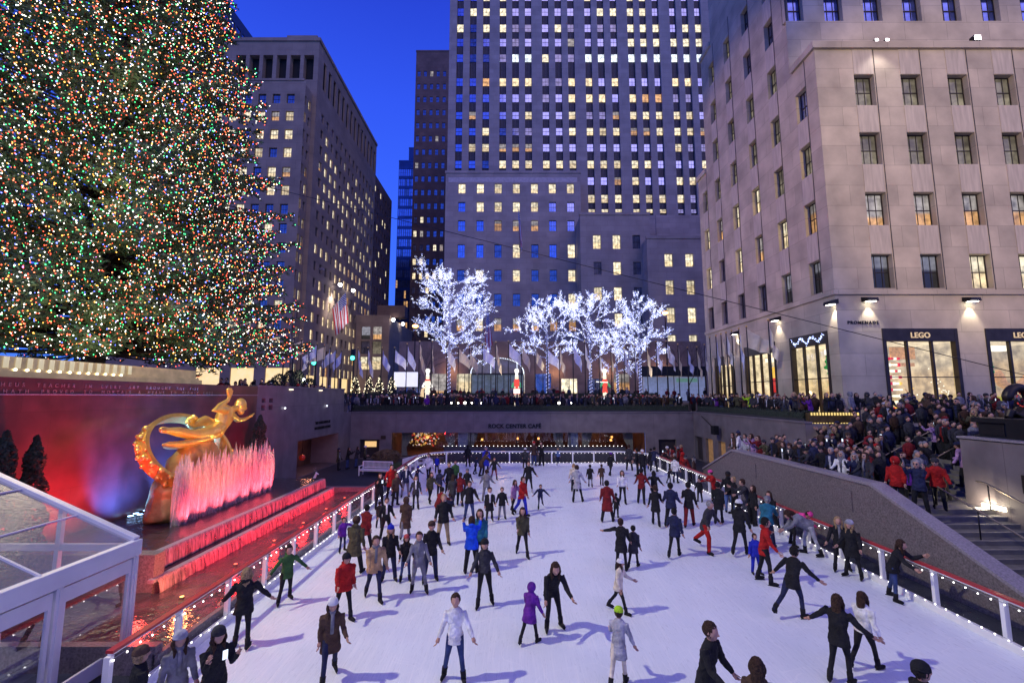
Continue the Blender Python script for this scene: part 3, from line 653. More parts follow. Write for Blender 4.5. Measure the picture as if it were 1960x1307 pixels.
for k in range(8):
    y = 17.3+.95*k; lamp('SPOT','jet_light',(-11.55,y,1.12),300,(1,.10,.13),(-12.2,y,2.6),.05,120,.9)
for y in (18.3,20.2): lamp('SPOT','amber_uplight',(-12.6,y,1.15),420,(1,.55,.16),(-13.4,y+.6,3.8),.05,90,.8)
# gilded statue
lamp('SPOT','statue_spot',(-7.0,15.6,1.25),2000,(1,.50,.14),(-13.2,20,4.4),.1,42,.6)
lamp('SPOT','statue_red_spot',(-9.0,21.5,1.0),260,(1,.10,.06),(-13.2,20,3.8),.1,60,.6)
lamp('SPOT','statue_spot',(-9.6,26.0,.9),420,(.9,1,.5),(-13.2,21.4,5),.1,50,.6)
GILT = mat('gilded_bronze',(1,.58,.12),.28,.65,var=.18,scale=3,bump=.35,bscale=7)
SX = -13.25
def SP(u,v,dx=0): return PX(250+u/4.668, 730+v/4.668, SX+dx)
_ts = bpy.data.scenes.new('build_room')
def remesh(mb, vox, smooth=2, name='m', fac=.6):
    me = mb.mesh(name, []); ob = bpy.data.objects.new('tmp', me); _ts.collection.objects.link(ob)
    r = ob.modifiers.new('r','REMESH'); r.mode = 'VOXEL'; r.voxel_size = vox; r.use_smooth_shade = True
    if smooth: s = ob.modifiers.new('s','SMOOTH'); s.iterations = smooth; s.factor = fac
    _ts.view_layers[0].update(); dg_ = _ts.view_layers[0].depsgraph; out = bpy.data.meshes.new_from_object(ob.evaluated_get(dg_)); out.name = name
    bpy.data.objects.remove(ob); bpy.data.meshes.remove(me); out.materials.clear(); return out
def mesh_obj(name, me, mats, parent=None, **kw):
    if not isinstance(mats,(list,tuple)): mats = [mats]
    me.materials.clear()
    for m_ in mats: me.materials.append(m_)
    ob = bpy.data.objects.new(name, me); COL.objects.link(ob)
    if parent: ob.parent = parent
    if kw: tag(ob,**kw)
    return ob
st = thing('gilded_statue','large gilded flying figure with outstretched arms on a ring above the fountain','statue',(0,0,0))
m = MB()
m.tube([SP(700,455),SP(760,440),SP(800,400),SP(835,330),SP(865,270),SP(900,252)],[.29,.38,.30,(.45,.34),(.48,.30),.16],14)
m.tube([SP(890,262),SP(930,240),SP(950,235)],[.17,.15,.15],10)
m.ball(SP(982,212,.05),.31,14,10,sc=(.85,.95,1.12)); m.ball(SP(1022,238,.1),.11,8,6); m.ball(SP(985,270,.15),.16,8,6)
m.tube([SP(855,262,.35),SP(800,250,.5),SP(745,262,.55),SP(800,215,.5),SP(865,172,.4),SP(880,150,.4)],[.17,.15,.12,.12,.095,.07],10)
for dx_,dy_,l in ((-25,-5,.9),(-10,-14,1),(6,-16,1.05),(20,-12,1),(30,8,.6)):
    m.tube([SP(880,150,.4),SP(883+dx_*.6,105+dy_*.4,.4),SP(883+dx_,70+dy_*l,.42)],[.07,.06,.035],6)
m.tube([SP(905,300,-.3),SP(960,345,-.3),SP(1015,338,-.2),SP(1060,318,-.1)],[.16,.125,.105,.07],10)
for k,(a,b_) in enumerate(((1108,282),(1105,292),(1098,302),(1088,312),(1075,295))): m.tube([SP(1060,316,-.1),SP(1080,305,-.1),SP(a,b_,-.1+.05*k)],[.07,.06,.03],6)
m.tube([SP(740,450,.25),SP(680,470,.35),SP(600,480,.4),SP(520,470,.38),SP(430,450,.3),SP(330,438,.2),SP(285,432,.2),SP(262,425,.2)],[.33,.33,.25,.20,.19,.12,.13,.06],12)
m.tube([SP(740,400,-.3),SP(660,355,-.4),SP(590,380,-.4),SP(545,400,-.4),SP(520,385,-.35),SP(505,360,-.3)],[.28,.26,.18,.14,.11,.09],12)
fig = remesh(m,.035,1,'figure'); mesh_obj('figure', fig, GILT, st)
m = MB()   # flowing cloth
for k in range(7):
    f = k/6; m.tube([SP(770-30*f,480+25*f,.45-.1*k),SP(660,510+28*f,.55-.13*k),SP(540,545+18*f,.5-.13*k),SP(430,560+22*f,.45-.12*k),SP(340,560+25*f,.4-.12*k),SP(275+10*f,565+24*f,.35-.1*k)],[.10,.14,.15,.13,.10,.03],8)
m.tube([SP(560,400,-.5),SP(530,340,-.4),SP(560,320,-.3),SP(590,335,-.3)],[.14,.17,.16,.1],8)
mesh_obj('drapery', remesh(m,.05,1,'drapery'), GILT, st)
m = MB(); c0 = SP(520,615,0); nn = 72; ax = Vector((0,2.15,.10)); bx = Vector((-.85,-.1,1.3)); nv = ax.cross(bx).normalized()
vs = []
for k in range(nn):
    t_ = 2*PI*k/nn; rd = (ax*math.cos(t_)+bx*math.sin(t_)); o_ = rd.normalized()
    for a,b_ in ((-.08,-.24),(.08,-.24),(.08,.24),(-.08,.24)): vs.append(c0+rd+o_*a+nv*b_)
m.add(vs,[(k*4+j,((k+1)%nn)*4+j,((k+1)%nn)*4+(j+1)%4,k*4+(j+1)%4) for k in range(nn) if not 3 <= k <= 11 for j in range(4)],0,False)
for k in range(60):
    t_ = R(130+k*4.2); rd = (ax*math.cos(t_)+bx*math.sin(t_)); p = c0+rd+rd.normalized()*.1+nv*(.2*math.sin(k*2.3)); m.ball(p,.09+.04*math.sin(k*1.9),6,4)
m.build('ring', GILT, st)
m = MB()
for k in range(7):
    f = k/6; y = 17.75+.9*f; m.tube([(SX+.25-.1*f,17.6+2.9*f,1.0),(SX+.15,17.9+2.5*f,2.0),(SX,18.6+1.5*f,3.0),(SX,19.3+.8*f,3.75),(SX,19.7+.4*f,4.25)],[.75-.25*abs(f-.5),.62,.5,.38,.24],9)
rock = remesh(m,.09,0,'rock')
for v_ in rock.vertices: v_.co += Vector((noise.noise(v_.co*1.6)*.16,noise.noise(v_.co*1.6+Vector((5,0,0)))*.16,noise.noise(v_.co*3)*.08))
mesh_obj('rock_pedestal', rock, mat('dull_gilt_rock',(.55,.33,.10),.5,.6,var=.35,scale=2,bump=.3), st)
# clipped conifers by the wall
def leafy(name, label, cat, base, h, r, m, n_=2600, shape='cone', leaf=.07, group=None, seed=1):
    t = thing(name, label, cat, base, group); rg = random.Random(seed); mb = MB()
    for k in range(n_):
        f = rg.random()**.8
        if shape == 'cone': rad = r*(1-f)**.55*(.9+.2*math.sin(f*25))
        else: rad = r*math.sqrt(max(0,1-(2*f-1)**2))*(.85+.3*noise.noise(Vector((f*5,seed,k*.001))))
        a = rg.uniform(0,2*PI); q_ = rad*math.sqrt(rg.uniform(.35,1))
        p = Vector((base[0]+q_*math.cos(a), base[1]+q_*math.sin(a), base[2]+.15*h*(shape!='cone')+f*h))
        u_ = Vector((rg.gauss(0,1),rg.gauss(0,1),rg.gauss(0,1)+.6)).normalized()*leaf; w_ = u_.orthogonal().normalized()*leaf*.45
        mb.add([p-u_,p+w_,p+u_,p-w_],[(0,1,2,3)])
    mb.build('foliage', m, t); MB().tube([base,(base[0],base[1],base[2]+h*.7)],[.06,.03],7).build('trunk', mat('bark',(.06,.045,.035),.9,bump=.5), t)
    return t
CON = mat('dark_conifer',(.022,.035,.018),.8,var=.6,scale=3)
leafy('conifer_shrub','dark conical evergreen nearest the left edge, before the red wall','shrub',(-14.3,13.1,1.0),3.7,.66,CON,seed=2)
leafy('conifer_shrub','dark conical evergreen just right of another one before the red wall','shrub',(-14.3,13.95,1.0),3.5,.55,CON,seed=3)
leafy('conifer_shrub','tall dark evergreen where red granite meets limestone wall','shrub',(-14.3,26.2,1.0),3.6,.8,CON,seed=4)
# =====================================================================
# BUILDINGS
# =====================================================================
ZW = lambda z: z + H0     # heights measured from eye level
# ---- right building -------------------------------------------------
rb = thing('limestone_office_building','large pale limestone building with lit shop windows on the right','building',(21.7,30,PL))
FH = 4.4; rows = [7.2+FH*k for k in range(9)]            # sills of window rows above eye level
mb = MB()
ft = 24.7
def Zr(zrel): return zrel+H0-PL
fh = []; nf = 6
fw = [(25.1-21.7+3.33*k-.72) for k in range(nf)]
for r_ in range(4):
    for x in fw: fh.append((x,x+1.44,Zr(rows[r_]),Zr(rows[r_]+2.35)))
shopF = [(24.6-21.7,29.6-21.7),(31.45-21.7,36.4-21.7),(38.2-21.7,43-21.7)]
for a,b_ in shopF: fh.append((a,b_,.25,Zr(4.45)))
W1 = 26
facade(mb,(21.7,30,PL),(1,0,0),W1,Zr(ft),fh,.45)
cy = [31.8,35.2,38.7,42.3,45.8,48.9]
def sideholes(ys, r0, r1, ybase):
    out = []
    for y in ys:
        for r_ in range(r0,r1): out.append((ybase-y-.6,ybase-y+.6,Zr(rows[r_]),Zr(rows[r_]+2.35)))
    return out
shopS = [(35.3,31.0),(42.3,37.3),(48.6,44.3)]
YB = 50.5
sh = sideholes(cy,0,4,YB)+[(YB-a,YB-b_,.25,Zr(4.45 if i<2 else 4.0)) for i,(a,b_) in enumerate(shopS)]
facade(mb,(21.7,YB,PL),(0,-1,0),YB-30,Zr(ft),sh,.45)
sh2 = [(a-(YB-48.2),b_-(YB-48.2),c_-Zr(ft),d_-Zr(ft)) for a,b_,c_,d_ in sideholes(cy[1:5],4,7,YB)]
facade(mb,(21.7,48.2,ZW(ft)),(0,-1,0),48.2-32.5,38-ft,[h for h in sh2 if h[3]<38-ft],.45)
sh3 = []
facade(mb,(21.7,45.6,ZW(38)),(0,-1,0),45.6-32.5,8,[],.45)
uh = []
for k in range(8):
    for r_ in range(4,8): x = fw[0]-2.9+3.1*k; uh.append((x,x+1.44,rows[r_]-ft,min(rows[r_]+2.35,46)-ft))
uh = [h for h in uh if h[3] < 46-ft-1 and h[2]>.3 or (h[2] <= .3 and False)]
facade(mb,(21.7,32.5,ZW(ft)),(1,0,0),W1,46-ft,uh,.45)
mb.quad((21.7,30,ZW(ft)),(47.7,30,ZW(ft)),(47.7,32.5,ZW(ft)),(21.7,32.5,ZW(ft)))
mb.quad((21.7,48.2,ZW(ft)),(47.7,48.2,ZW(ft)),(47.7,YB,ZW(ft)),(21.7,YB,ZW(ft)))
mb.quad((21.7,YB,PL),(47.7,YB,PL),(47.7,YB,ZW(ft)),(21.7,YB,ZW(ft))); mb.quad((21.7,48.2,ZW(ft)),(47.7,48.2,ZW(ft)),(47.7,48.2,ZW(38)),(21.7,48.2,ZW(38)))
mb.quad((47.7,30,PL),(47.7,YB,PL),(47.7,YB,ZW(46)),(47.7,30,ZW(46)))
mb.quad((21.7,45.6,ZW(38)),(47.7,45.6,ZW(38)),(47.7,45.6,ZW(46)),(21.7,45.6,ZW(46))); mb.quad((21.7,45.6,ZW(38)),(47.7,45.6,ZW(38)),(47.7,48.2,ZW(38)),(21.7,48.2,ZW(38)))
mb.build('wall', LIMEW, rb)
# interior back walls / dark cores so openings never show through
m = MB(); m.box(22.4,47,30.7,50,ZW(5.2),ZW(ft)-.1); m.box(26,47,34.5,50,PL,ZW(5.2)); m.box(22.0,26,30.6,30.9,PL,PL+.01); m.box(22.4,47,33.2,45,ZW(ft)-.1,ZW(46)); m.build('core', mat('dark_core',(.02,.02,.02),.9,var=0), rb)
m = MB()   # cornice, parapet, stringcourse, fluted piers
m.box(21.55,47.7,29.85,30.0,ZW(6.75),ZW(7.05)); m.box(21.55,21.7,30.0,50.5,ZW(6.75),ZW(7.05))
m.box(21.5,47.7,29.8,30.25,ZW(ft),ZW(ft)+.5); m.box(21.5,21.95,30.25,32.5,ZW(ft),ZW(ft)+.5); m.box(21.5,21.95,48.2,50.6,ZW(ft),ZW(ft)+.5)
m.box(21.55,21.95,45.6,48.3,ZW(38),ZW(38)+.5)
for q_ in range(len(m.v)//8):
    c_ = MB(); c_.add(m.v[q_*8:q_*8+8],[(0,3,2,1),(4,5,6,7),(0,1,5,4),(1,2,6,5),(2,3,7,6),(3,0,4,7)]); c_.build('cornice', LIMEW, rb)
m = MB()
for k in range(nf):      # shallow recessed-looking spandrel panels between window rows: proud pale slabs with dark joint
    x = fw[k]+21.7
    for r_ in range(4):
        z0 = rows[r_]+2.35; z1 = rows[r_+1] if r_ < 3 else ft
        m.box(x+.02,x+1.42,29.975,30.01,ZW(z0)+.03,ZW(z1)-.02)
for y in cy:
    for r_ in range(7):
        z0 = rows[r_]+2.35; z1 = rows[r_+1]
        if r_ >= 3 and (y < 33 or y > 48): continue
        if z1 > 38 : continue
        m.box(21.675,21.71,y-.58,y+.58,ZW(z0)+.03,ZW(z1)-.02)
PSP = mat('lighter_spandrel',(.52,.45,.34),.75,var=.16,scale=1.2,stretch=(4,4,.5))
for q_ in range(len(m.v)//8):
    c_ = MB(); c_.add(m.v[q_*8:q_*8+8],[(0,3,2,1),(4,5,6,7),(0,1,5,4),(1,2,6,5),(2,3,7,6),(3,0,4,7)]); c_.build('spandrel', PSP, rb)
m = MB()
for k in range(nf):
    x = fw[k]+21.7+1.5; m.box(x,x+.05,29.975,30.01,ZW(7.1),ZW(ft)-.02)
for y in cy:
    m.box(21.675,21.71,y-.68,y-.63,ZW(7.1),ZW(ft if (y<33 or y>48) else 37.9)-.02)
for q_ in range(len(m.v)//8):
    c_ = MB(); c_.add(m.v[q_*8:q_*8+8],[(0,3,2,1),(4,5,6,7),(0,1,5,4),(1,2,6,5),(2,3,7,6),(3,0,4,7)]); c_.build('joint', mat('dark_joint',(.06,.055,.06),.8,var=0), rb)
kf = [['G','G','L','L','D','I'],['T','T','T','T','L','T'],['I','I','I','I','I','I'],['I','I','I','I','I','I']]
kf[1] = ['T','T','T','T','L','T']
for r_ in range(4):
    for k,x in enumerate(fw): put_window(rb,(21.7,30,PL),(1,0,0),x,Zr(rows[r_]),1.44,2.35,kf[r_][k],3,2,BRONZE,.45,.07)
ks = ['DTLLIB','DLTIII','DLLIII','BLLLII','L','I']
sk = {31.8:'GTIB',35.2:'GLIIIDD',38.7:'DTLIID',42.3:'DLLIII',45.8:'DDTIII',48.9:'DLLI'}
for y in cy:
    for r_ in range(7):
        if r_ >= 4 and (y < 33 or y > 48): continue
        if rows[r_]+2.4 > 38: continue
        s_ = sk[y]; put_window(rb,(21.7,YB,PL),(0,-1,0),YB-y-.6,Zr(rows[r_]),1.2,2.35,s_[min(r_,len(s_)-1)],3,2,BRONZE,.45,.07)
for h in uh: put_window(rb,(21.7,32.5,ZW(ft)),(1,0,0),h[0],h[2],1.44,h[3]-h[2],'U',3,2,BRONZE,.45,.07)
# shop fronts
SHOPW = lit_pane('shop_interior',(1,.80,.50),(1,.72,.38),.80,.40)
SHELF = mat('shop_goods',(.6,.3,.12),.6,var=.9,scale=5,emit=(1,.55,.2),es=.4)
def shopfront(O, ux, a, b_, z1, sign, interior, nbars=3, strip=False):
    O = Vector(O); ux = Vector(ux); n_ = zc(ux); uz = Vector((0,0,1))
    P = lambda x,z,d=0: O+ux*x+uz*z-n_*d
    t = bpy.data.objects.new('shop_window', MB().mesh('shop_window', [])); bpy.data.objects.remove(t)
    m = MB(); z0 = .25
    def bx(x0,x1,za,zb,d0,d1,mi=0): m.obox(P((x0+x1)/2,(za+zb)/2,(d0+d1)/2),ux*(x1-x0)/2,n_*(d1-d0)/2,uz*(zb-za)/2,mi)
    bx(a,a+.22,z0,z1,-.06,.3); bx(b_-.22,b_,z0,z1,-.06,.3); bx(a+.22,b_-.22,z1-.85,z1,-.05,.25); bx(a+.22,b_-.22,z0,z0+.2,-.04,.3)
    for k in range(1,nbars): x = a+(b_-a)*k/nbars; bx(x-.06,x+.06,z0+.2,z1-.85,.05,.25)
    zm = z0+(z1-.85-z0)*.52; bx(a+.22,b_-.22,zm-.03,zm+.03,.08,.22)
    fr = m.build('shop_window', BRONZE, rb)
    g = MB(); g.quad(P(a+.2,z0+.2,.15),P(b_-.2,z0+.2,.15),P(b_-.2,z1-.85,.15),P(a+.2,z1-.85,.15)); go = g.build('glass', glass('shop_glass',(.97,.97,.95),.03), rb); go.parent = fr
    rm = MB(); D = 3.2
    rm.quad(P(a,z0,D),P(b_,z0,D),P(b_,z1,D),P(a,z1,D)); rm.quad(P(a,z0,.3),P(a,z0,D),P(a,z1,D),P(a,z1,.3)); rm.quad(P(b_,z0,.3),P(b_,z1,.3),P(b_,z1,D),P(b_,z0,D)); rm.quad(P(a,z1-.86,.3),P(a,z1-.86,D),P(b_,z1-.86,D),P(b_,z1-.86,.3)); rm.quad(P(a,z0+.01,.3),P(b_,z0+.01,.3),P(b_,z0+.01,D),P(a,z0+.01,D))
    rm.build('room', SHOPW, rb)
    rg = random.Random(int(a*10)); it = MB()
    if interior == 'shelves':
        for r_ in range(9):
            for c_ in range(7):
                x = a+.35+c_*.22; z = z0+.5+r_*.42; bxs = rg.uniform(.05,.09); it.obox(P(x,z,.9),ux*bxs,n_*.08,uz*rg.uniform(.05,.12),rg.choice((0,0,1,2)))
        it.obox(P((a+b_)/2+.1,z1-1.5,1.6),ux*.85,n_*.05,uz*.42,3); it.obox(P((a+b_)/2,z1-2.3,1.6),ux*.8,n_*.1,uz*.12,3)
        for k in range(40): it.ball(P((a+b_)/2-.1+rg.gauss(0,.22),z0+.6+abs(rg.gauss(0,.5)),1.0),.05,5,4,rg.choice((0,1,2,3)))
        for k in range(60): it.ball(P(b_-.8+rg.gauss(0,.3),z0+1.3+rg.gauss(0,.6),.8),.04,5,4,0)
        it.bar(P((a+b_)/2-.3,z0+1.8,1.2),P((a+b_)/2+.6,z0+.7,1.2),.05,.05,3)
    elif interior == 'dragon':   # coiled decorative creature sculpture of toy bricks, generic
        pts = [P(a+.7+.75*k*.45+.25*math.sin(k*1.1),z0+2.4+.5*math.sin(k*.9),1.0) for k in range(9)]; it.tube(pts,[.12,.2,.26,.28,.28,.26,.22,.18,.1],8,3)
        for k in range(50): it.ball(P(a+.4+rg.uniform(0,.7),z0+rg.uniform(1.4,3.6),.8),rg.uniform(.05,.1),5,4,4)
        it.obox(P(a+1.5,z1-1.2,1.4),ux*1.2,n_*.3,uz*.18,0); it.obox(P(a+2.2,z0+.8,1.2),ux*1.6,n_*.3,uz*.5,5)
    elif interior == 'tree_toy':
        for k in range(70): f = rg.random(); it.ball(P(b_-1.1+rg.gauss(0,.22),z1-2.9+f*1.3,.8),rg.uniform(.08,.14),5,4,4)
        it.obox(P(b_-1.2,z1-1.3,1.4),ux*.9,n_*.3,uz*.18,0); it.obox(P(b_-1.2,z0+1,1),ux*.8,n_*.3,uz*.4,3)
        for k in range(16): it.ball(P(b_-1.8+rg.uniform(0,1.4),z0+.7+rg.uniform(0,.9),.65),.08,5,4,rg.choice((0,1,3)))
    elif interior == 'banner':
        it.obox(P(b_-1.1,z0+1.45,.6),ux*.62,n_*.05,uz*1.4,1); it.obox(P(b_-1.75,z0+1.9,.7),ux*.22,n_*.05,uz*1.9,2); it.obox(P((a+b_)/2,z1-1.3,1.3),ux*1.1,n_*.2,uz*.16,0)
        it.obox(P((a+b_)/2+.2,z1-2.2,1.6),ux*.5,n_*.05,uz*.3,3); it.obox(P((a+b_)/2+.2,z1-3.1,1.6),ux*.5,n_*.05,uz*.3,3)
    it2 = it.build('display', [emis('glow_white',(1,.92,.7),1.6), mat('toy_red',(.75,.03,.03),.4,var=.1,emit=(1,.03,.02),es=.55), mat('toy_yellow',(.9,.6,.05),.4,var=.1,emit=(1,.62,.08),es=.9), SHELF, mat('toy_green',(.03,.3,.05),.5,var=.5,emit=(.03,.45,.08),es=.35), mat('toy_lime',(.5,.5,.05),.5,var=.3,emit=(.6,.6,.08),es=.5)], rb)
    if interior == 'banner':
        text_mesh('LEGO',.46,'banner_lettering',emis('white_letters',(1,1,1),.9),rb,P(b_-1.1,z0+1.0,.53),(PI/2,0,math.atan2(ux.y,ux.x)),.01,'CENTER',1,.02)
    if sign: text_mesh('LEGO',.50,'sign_lettering',emis('gilt_letter',(.95,.66,.38),.75),rb,P((a+b_)/2+(0 if sign==1 else .35),z1-.62,-.06),(PI/2,0,math.atan2(ux.y,ux.x)),.02,'CENTER',1.05,.01)
    if strip:
        ls = MB()
        for k in range(130): x = a+.25+(b_-a-.5)*rg.random(); ls.ball(P(x,z1-.42+.18*math.sin(x*5)+rg.gauss(0,.07),-.08),.022,5,3)
        ls.build('fairy_lights', emis('blue_white_bulb',(.45,.55,1),5), rb, kind='stuff')
shopfront((21.7,30,PL),(1,0,0),*shopF[0],Zr(4.45),1,'shelves')
shopfront((21.7,30,PL),(1,0,0),*shopF[1],Zr(4.45),1,'dragon')
shopfront((21.7,30,PL),(1,0,0),*shopF[2],Zr(4.45),0,'shelves')
shopfront((21.7,YB,PL),(0,-1,0),YB-35.3,YB-31.0,Zr(4.45),0,'tree_toy',3,True)
shopfront((21.7,YB,PL),(0,-1,0),YB-42.3,YB-37.3,Zr(4.45),0,'banner',4)
shopfront((21.7,YB,PL),(0,-1,0),YB-48.6,YB-44.3,Zr(4.0),0,'plain',5)
text_mesh('PROMENADE',.30,'wall_lettering',BLACKM,rb,(23.4,29.97,ZW(4.75)),(PI/2,0,0),.02,'CENTER',1.25,.004)
def wall_lamp(p, n_, label, pw=260):
    t = thing('wall_lamp', label, 'wall lamp', p); n_ = Vector(n_); p = Vector(p); s_ = n_.cross(Vector((0,0,1)))
    m = MB(); m.add([p+s_*.42, p-s_*.42, p-s_*.34+n_*.55-Vector((0,0,.02)), p+s_*.34+n_*.55-Vector((0,0,.02)), p+s_*.42+Vector((0,0,.32)), p-s_*.42+Vector((0,0,.32)), p-s_*.34+n_*.5+Vector((0,0,.2)), p+s_*.34+n_*.5+Vector((0,0,.2))],[(0,1,2,3),(4,7,6,5),(0,4,5,1),(1,5,6,2),(2,6,7,3),(3,7,4,0)])
    m.build('hood', BLACKM, t)
    q_ = p+n_*.27-Vector((0,0,.03)); MB().obox(q_,s_*.26,n_*.16,(0,0,.012)).build('lens', emis('lamp_lens',(1,.95,.85),12), t)
    lamp('SPOT','lamp_light',q_-Vector((0,0,.05)),pw,(1,.90,.78),q_-Vector((0,0,3))-n_*.35,.06,74,.7)
for i,(u,v) in enumerate(((1660,578),(1853,578))): p = PY(u,v,30); wall_lamp((p.x,29.97,p.z),(0,-1,0),['hooded wall lamp above the carved word on the right building','hooded wall lamp between the two front shop windows'][i])
p = PY(2040,578,30); wall_lamp((p.x,29.97,p.z),(0,-1,0),'hooded wall lamp at the far right of the shop front')
for i,(u,v) in enumerate(((1598,583),(1490,614),(1411,640))):
    p = PX(u,v,21.7); wall_lamp((21.67,p.y,p.z),(-1,0,0),['hooded wall lamp on the side pier nearest the building corner','hooded wall lamp on the pier between two side shop windows','farthest hooded wall lamp on the building side behind the flags'][i])
def flood(p, label, aim, pw, n_=1, sc=.4, lens=14):
    t = thing('floodlight', label, 'floodlight', p); p = Vector(p)
    for k in range(n_):
        q_ = p+Vector((.75*k,0,0)); MB().box(q_.x-sc,q_.x+sc,q_.y-.1,q_.y+.25,q_.z-sc*.8,q_.z+sc*.8).build('housing', BLACKM, t); MB().box(q_.x-sc*.85,q_.x+sc*.85,q_.y-.13,q_.y-.10,q_.z-sc*.65,q_.z+sc*.65).build('lens', emis('flood_lens',(1,.93,.98),lens), t)
        MB().bar(q_+Vector((0,.1,-sc)),q_+Vector((0,.1,-sc-.45)),.08,.08).build('bracket',BLACKM,t)
    lamp('SPOT','floodlight_beam',p+Vector((0,-1.2,0)),pw,(1,.92,.95),aim,.2,80,.6)
p = PY(1870,76,29.9); flood((p.x,29.95,p.z+.1),'bright floodlight on the parapet at the upper right',(5,10,8),900,1,.24,16)
p = PY(1677,78,29.9); flood((p.x,29.95,p.z),'pair of small floodlights on the parapet of the right building',(p.x,29.5,p.z-4),300,2,.12,14)
# ---- central tower --------------------------------------------------
ct = thing('limestone_tower','tall limestone skyscraper with vertical window strips in the centre','skyscraper',(0,90,WP))
YT = 90.0; YL = 86.0; YR = 80.0; YQ = 77.0
def xu(u,v,Y): return PY(u,v,Y).x
cu = [877,903,929,962,987,1012,1046,1071.6,1097,1131,1156,1182,1216,1240.6,1266,1300.5,1325,1350.5]
cxs = [xu(u,313,YT) for u in cu]; ww = 1.42
rv = [-8,20.6,51.6,79,109,155,186,219,250,281,313,345,379,405]
rz_ = [PY(980,v,YT).z for v in rv]; whh = 1.75
x0 = xu(858,200,YT); x1 = xu(1392,200,YT); zb = PY(980,412,YT).z; zl = PY(980,331,YT).z; ztop = rz_[0]+5.5
mb = MB(); holes = []
for i,x in enumerate(cxs):
    holes.append((x-ww/2-x0, x+ww/2-x0, (zl if i<9 else zb)-30-.02, ztop-30-1.5))
facade(mb,(x0,YT,30),(1,0,0),x1-x0,ztop-30,holes,.6); cap_box(mb,x0,x1,YT,YT+30,30,ztop,'tblr'); mb.build('wall', LIME, ct)
m = MB(); m.box(x0+.1,x1-.1,YT+.58,YT+.62,zb-2,ztop-1); m.build('spandrels', DARKSP, ct)
m = MB()
for i,x in enumerate(cxs):     # cast relief ribs on the spandrels
    for k in range(len(rz_)-1):
        za = rz_[k+1]+whh/2; zc_ = rz_[k]-whh/2
        if i < 9 and k+1 >= 11: continue
        for s_ in (-.32,0,.32): m.box(x+s_-.05,x+s_+.05,YT+.53,YT+.579,za+.12,zc_-.12)
m.build('spandrel_ribs', mat('grey_rib',(.10,.09,.11),.6,var=.3), ct, kind='stuff')
pat = ['BBLLBBBBBLBBLLBBBB','BLLLBBBBBBLLLLBBBB','LDLLDDBLDBDDLLLBLL','BDBBDBBBTBBBLLLLLL','BDDDCCLDDCCCCCCCCC','BBTLLLDDLLBLBBBLLB','BBBBBBDBLLLBLTTDDB','BTBBBLBBLDDTLLLLLB','BBLDDDBBLLLLTTLLLT','BLLTTTBBBBBBBBBLDD','BBDLLLLLLLLLLLBBBL','         BBTLBBLLD','         LLLLLLLDD','         LLLLLLDDD']
far = []; cnt = 0
mats_f = [BRONZE, BGLASS, DGLASS, LW, LC, LO]; km = {'B':BGLASS,'D':DGLASS,'L':LW,'C':LC,'T':LO}
order = []
for k in range(1,14):
    for i in range(18):
        c_ = pat[k][i]
        if c_ == ' ': continue
        order.append((-(0 if k>6 else 1), k, i, c_))
order.sort(key=lambda a:(a[0]==-1, -a[1]))
ff = MB()
for idx,(a,k,i,c_) in enumerate(order):
    h = whh if k < 13 else .9; z = rz_[k]-h/2 if k<13 else rz_[k]-.2
    if idx < 99: put_window(ct,(x0,YT,30),(1,0,0),cxs[i]-ww/2-x0,z-30,ww,h,c_,2,2,BRONZE,.55)
    else: far_windows(ff,(x0,YT,30),(1,0,0),cxs[i]-ww/2-x0,z-30,ww,h,km[c_],[m_ for m_ in mats_f[1:]],.55)
for i in range(18): far_windows(ff,(x0,YT,30),(1,0,0),cxs[i]-ww/2-x0,rz_[0]-whh/2-30,ww,whh,km[pat[0][i]],mats_f[1:],.55)
ff.build('upper_windows', mats_f, ct, kind='stuff')
# lower left block of the same tower complex
def block(label, Y, u0, u1, vtop, cols, rowsv, pats, w_, hs, depth=18, name='limestone_block', vref=520, style=3, cat='building', wall=LIME, zb_=None):
    X0_, X1_ = xu(u0,vref,Y), xu(u1,vref,Y); zt = PY(980,vtop,Y).z; zb__ = WP-.1
    t = thing(name, label, cat, ((X0_+X1_)/2,Y,WP))
    mb = MB(); hl = []
    xs = [xu(u,vref if isinstance(cols[0],(int,float)) else 0,Y) for u in cols]
    zs_ = [PY(980,v,Y).z for v in rowsv]
    for z,h in zip(zs_,hs):
        for x in xs: hl.append((x-w_/2-X0_,x+w_/2-X0_,z-h/2-zb__,z+h/2-zb__))
    facade(mb,(X0_,Y,zb__),(1,0,0),X1_-X0_,zt-zb__,hl,.35); cap_box(mb,X0_,X1_,Y,Y+depth,zb__,zt,'tblr')
    mb.build('wall', wall, t)
    MB().box(X0_-.15,X1_+.15,Y-.15,Y+.4,zt,zt+.5).build('parapet', wall, t)
    m = MB(); m.box(X0_+.3,X1_-.3,Y+.4,Y+.5,zb__,zt-.3); m.build('core', mat('dark_core',(.02,.02,.02),.9,var=0), t)
    for r_,(z,h) in enumerate(zip(zs_,hs)):
        for i,x in enumerate(xs):
            c_ = pats[r_][i] if i < len(pats[r_]) else 'D'
            put_window(t,(X0_,Y,zb__),(1,0,0),x-w_/2-X0_,z-h/2-zb__,w_,h,c_,style,2,BRONZE,.35)
    return t
cl = [882,918,953,988.5,1024,1059,1094.5]
b1 = block('lower limestone block with seven window columns at the foot of the tower', YL,850,1114,332,cl,[361,396,432,480.5,527.5,574,621],
  ['LLLLLLL','BLLLLBB','BBTTTBB','BBDLDBL','DLDLDDL','DDDDDDL','TLTTTTT'],1.42,[2.0,2.0,2.2,2.7,2.3,2.4,2.5],4)
MB().box(xu(858,360,YL),xu(1105,360,YL),YL-.02,YL,PY(980,340,YL).z,PY(980,349,YL).z).build('frieze', mat('pale_spandrel',(.50,.43,.41)), b1)
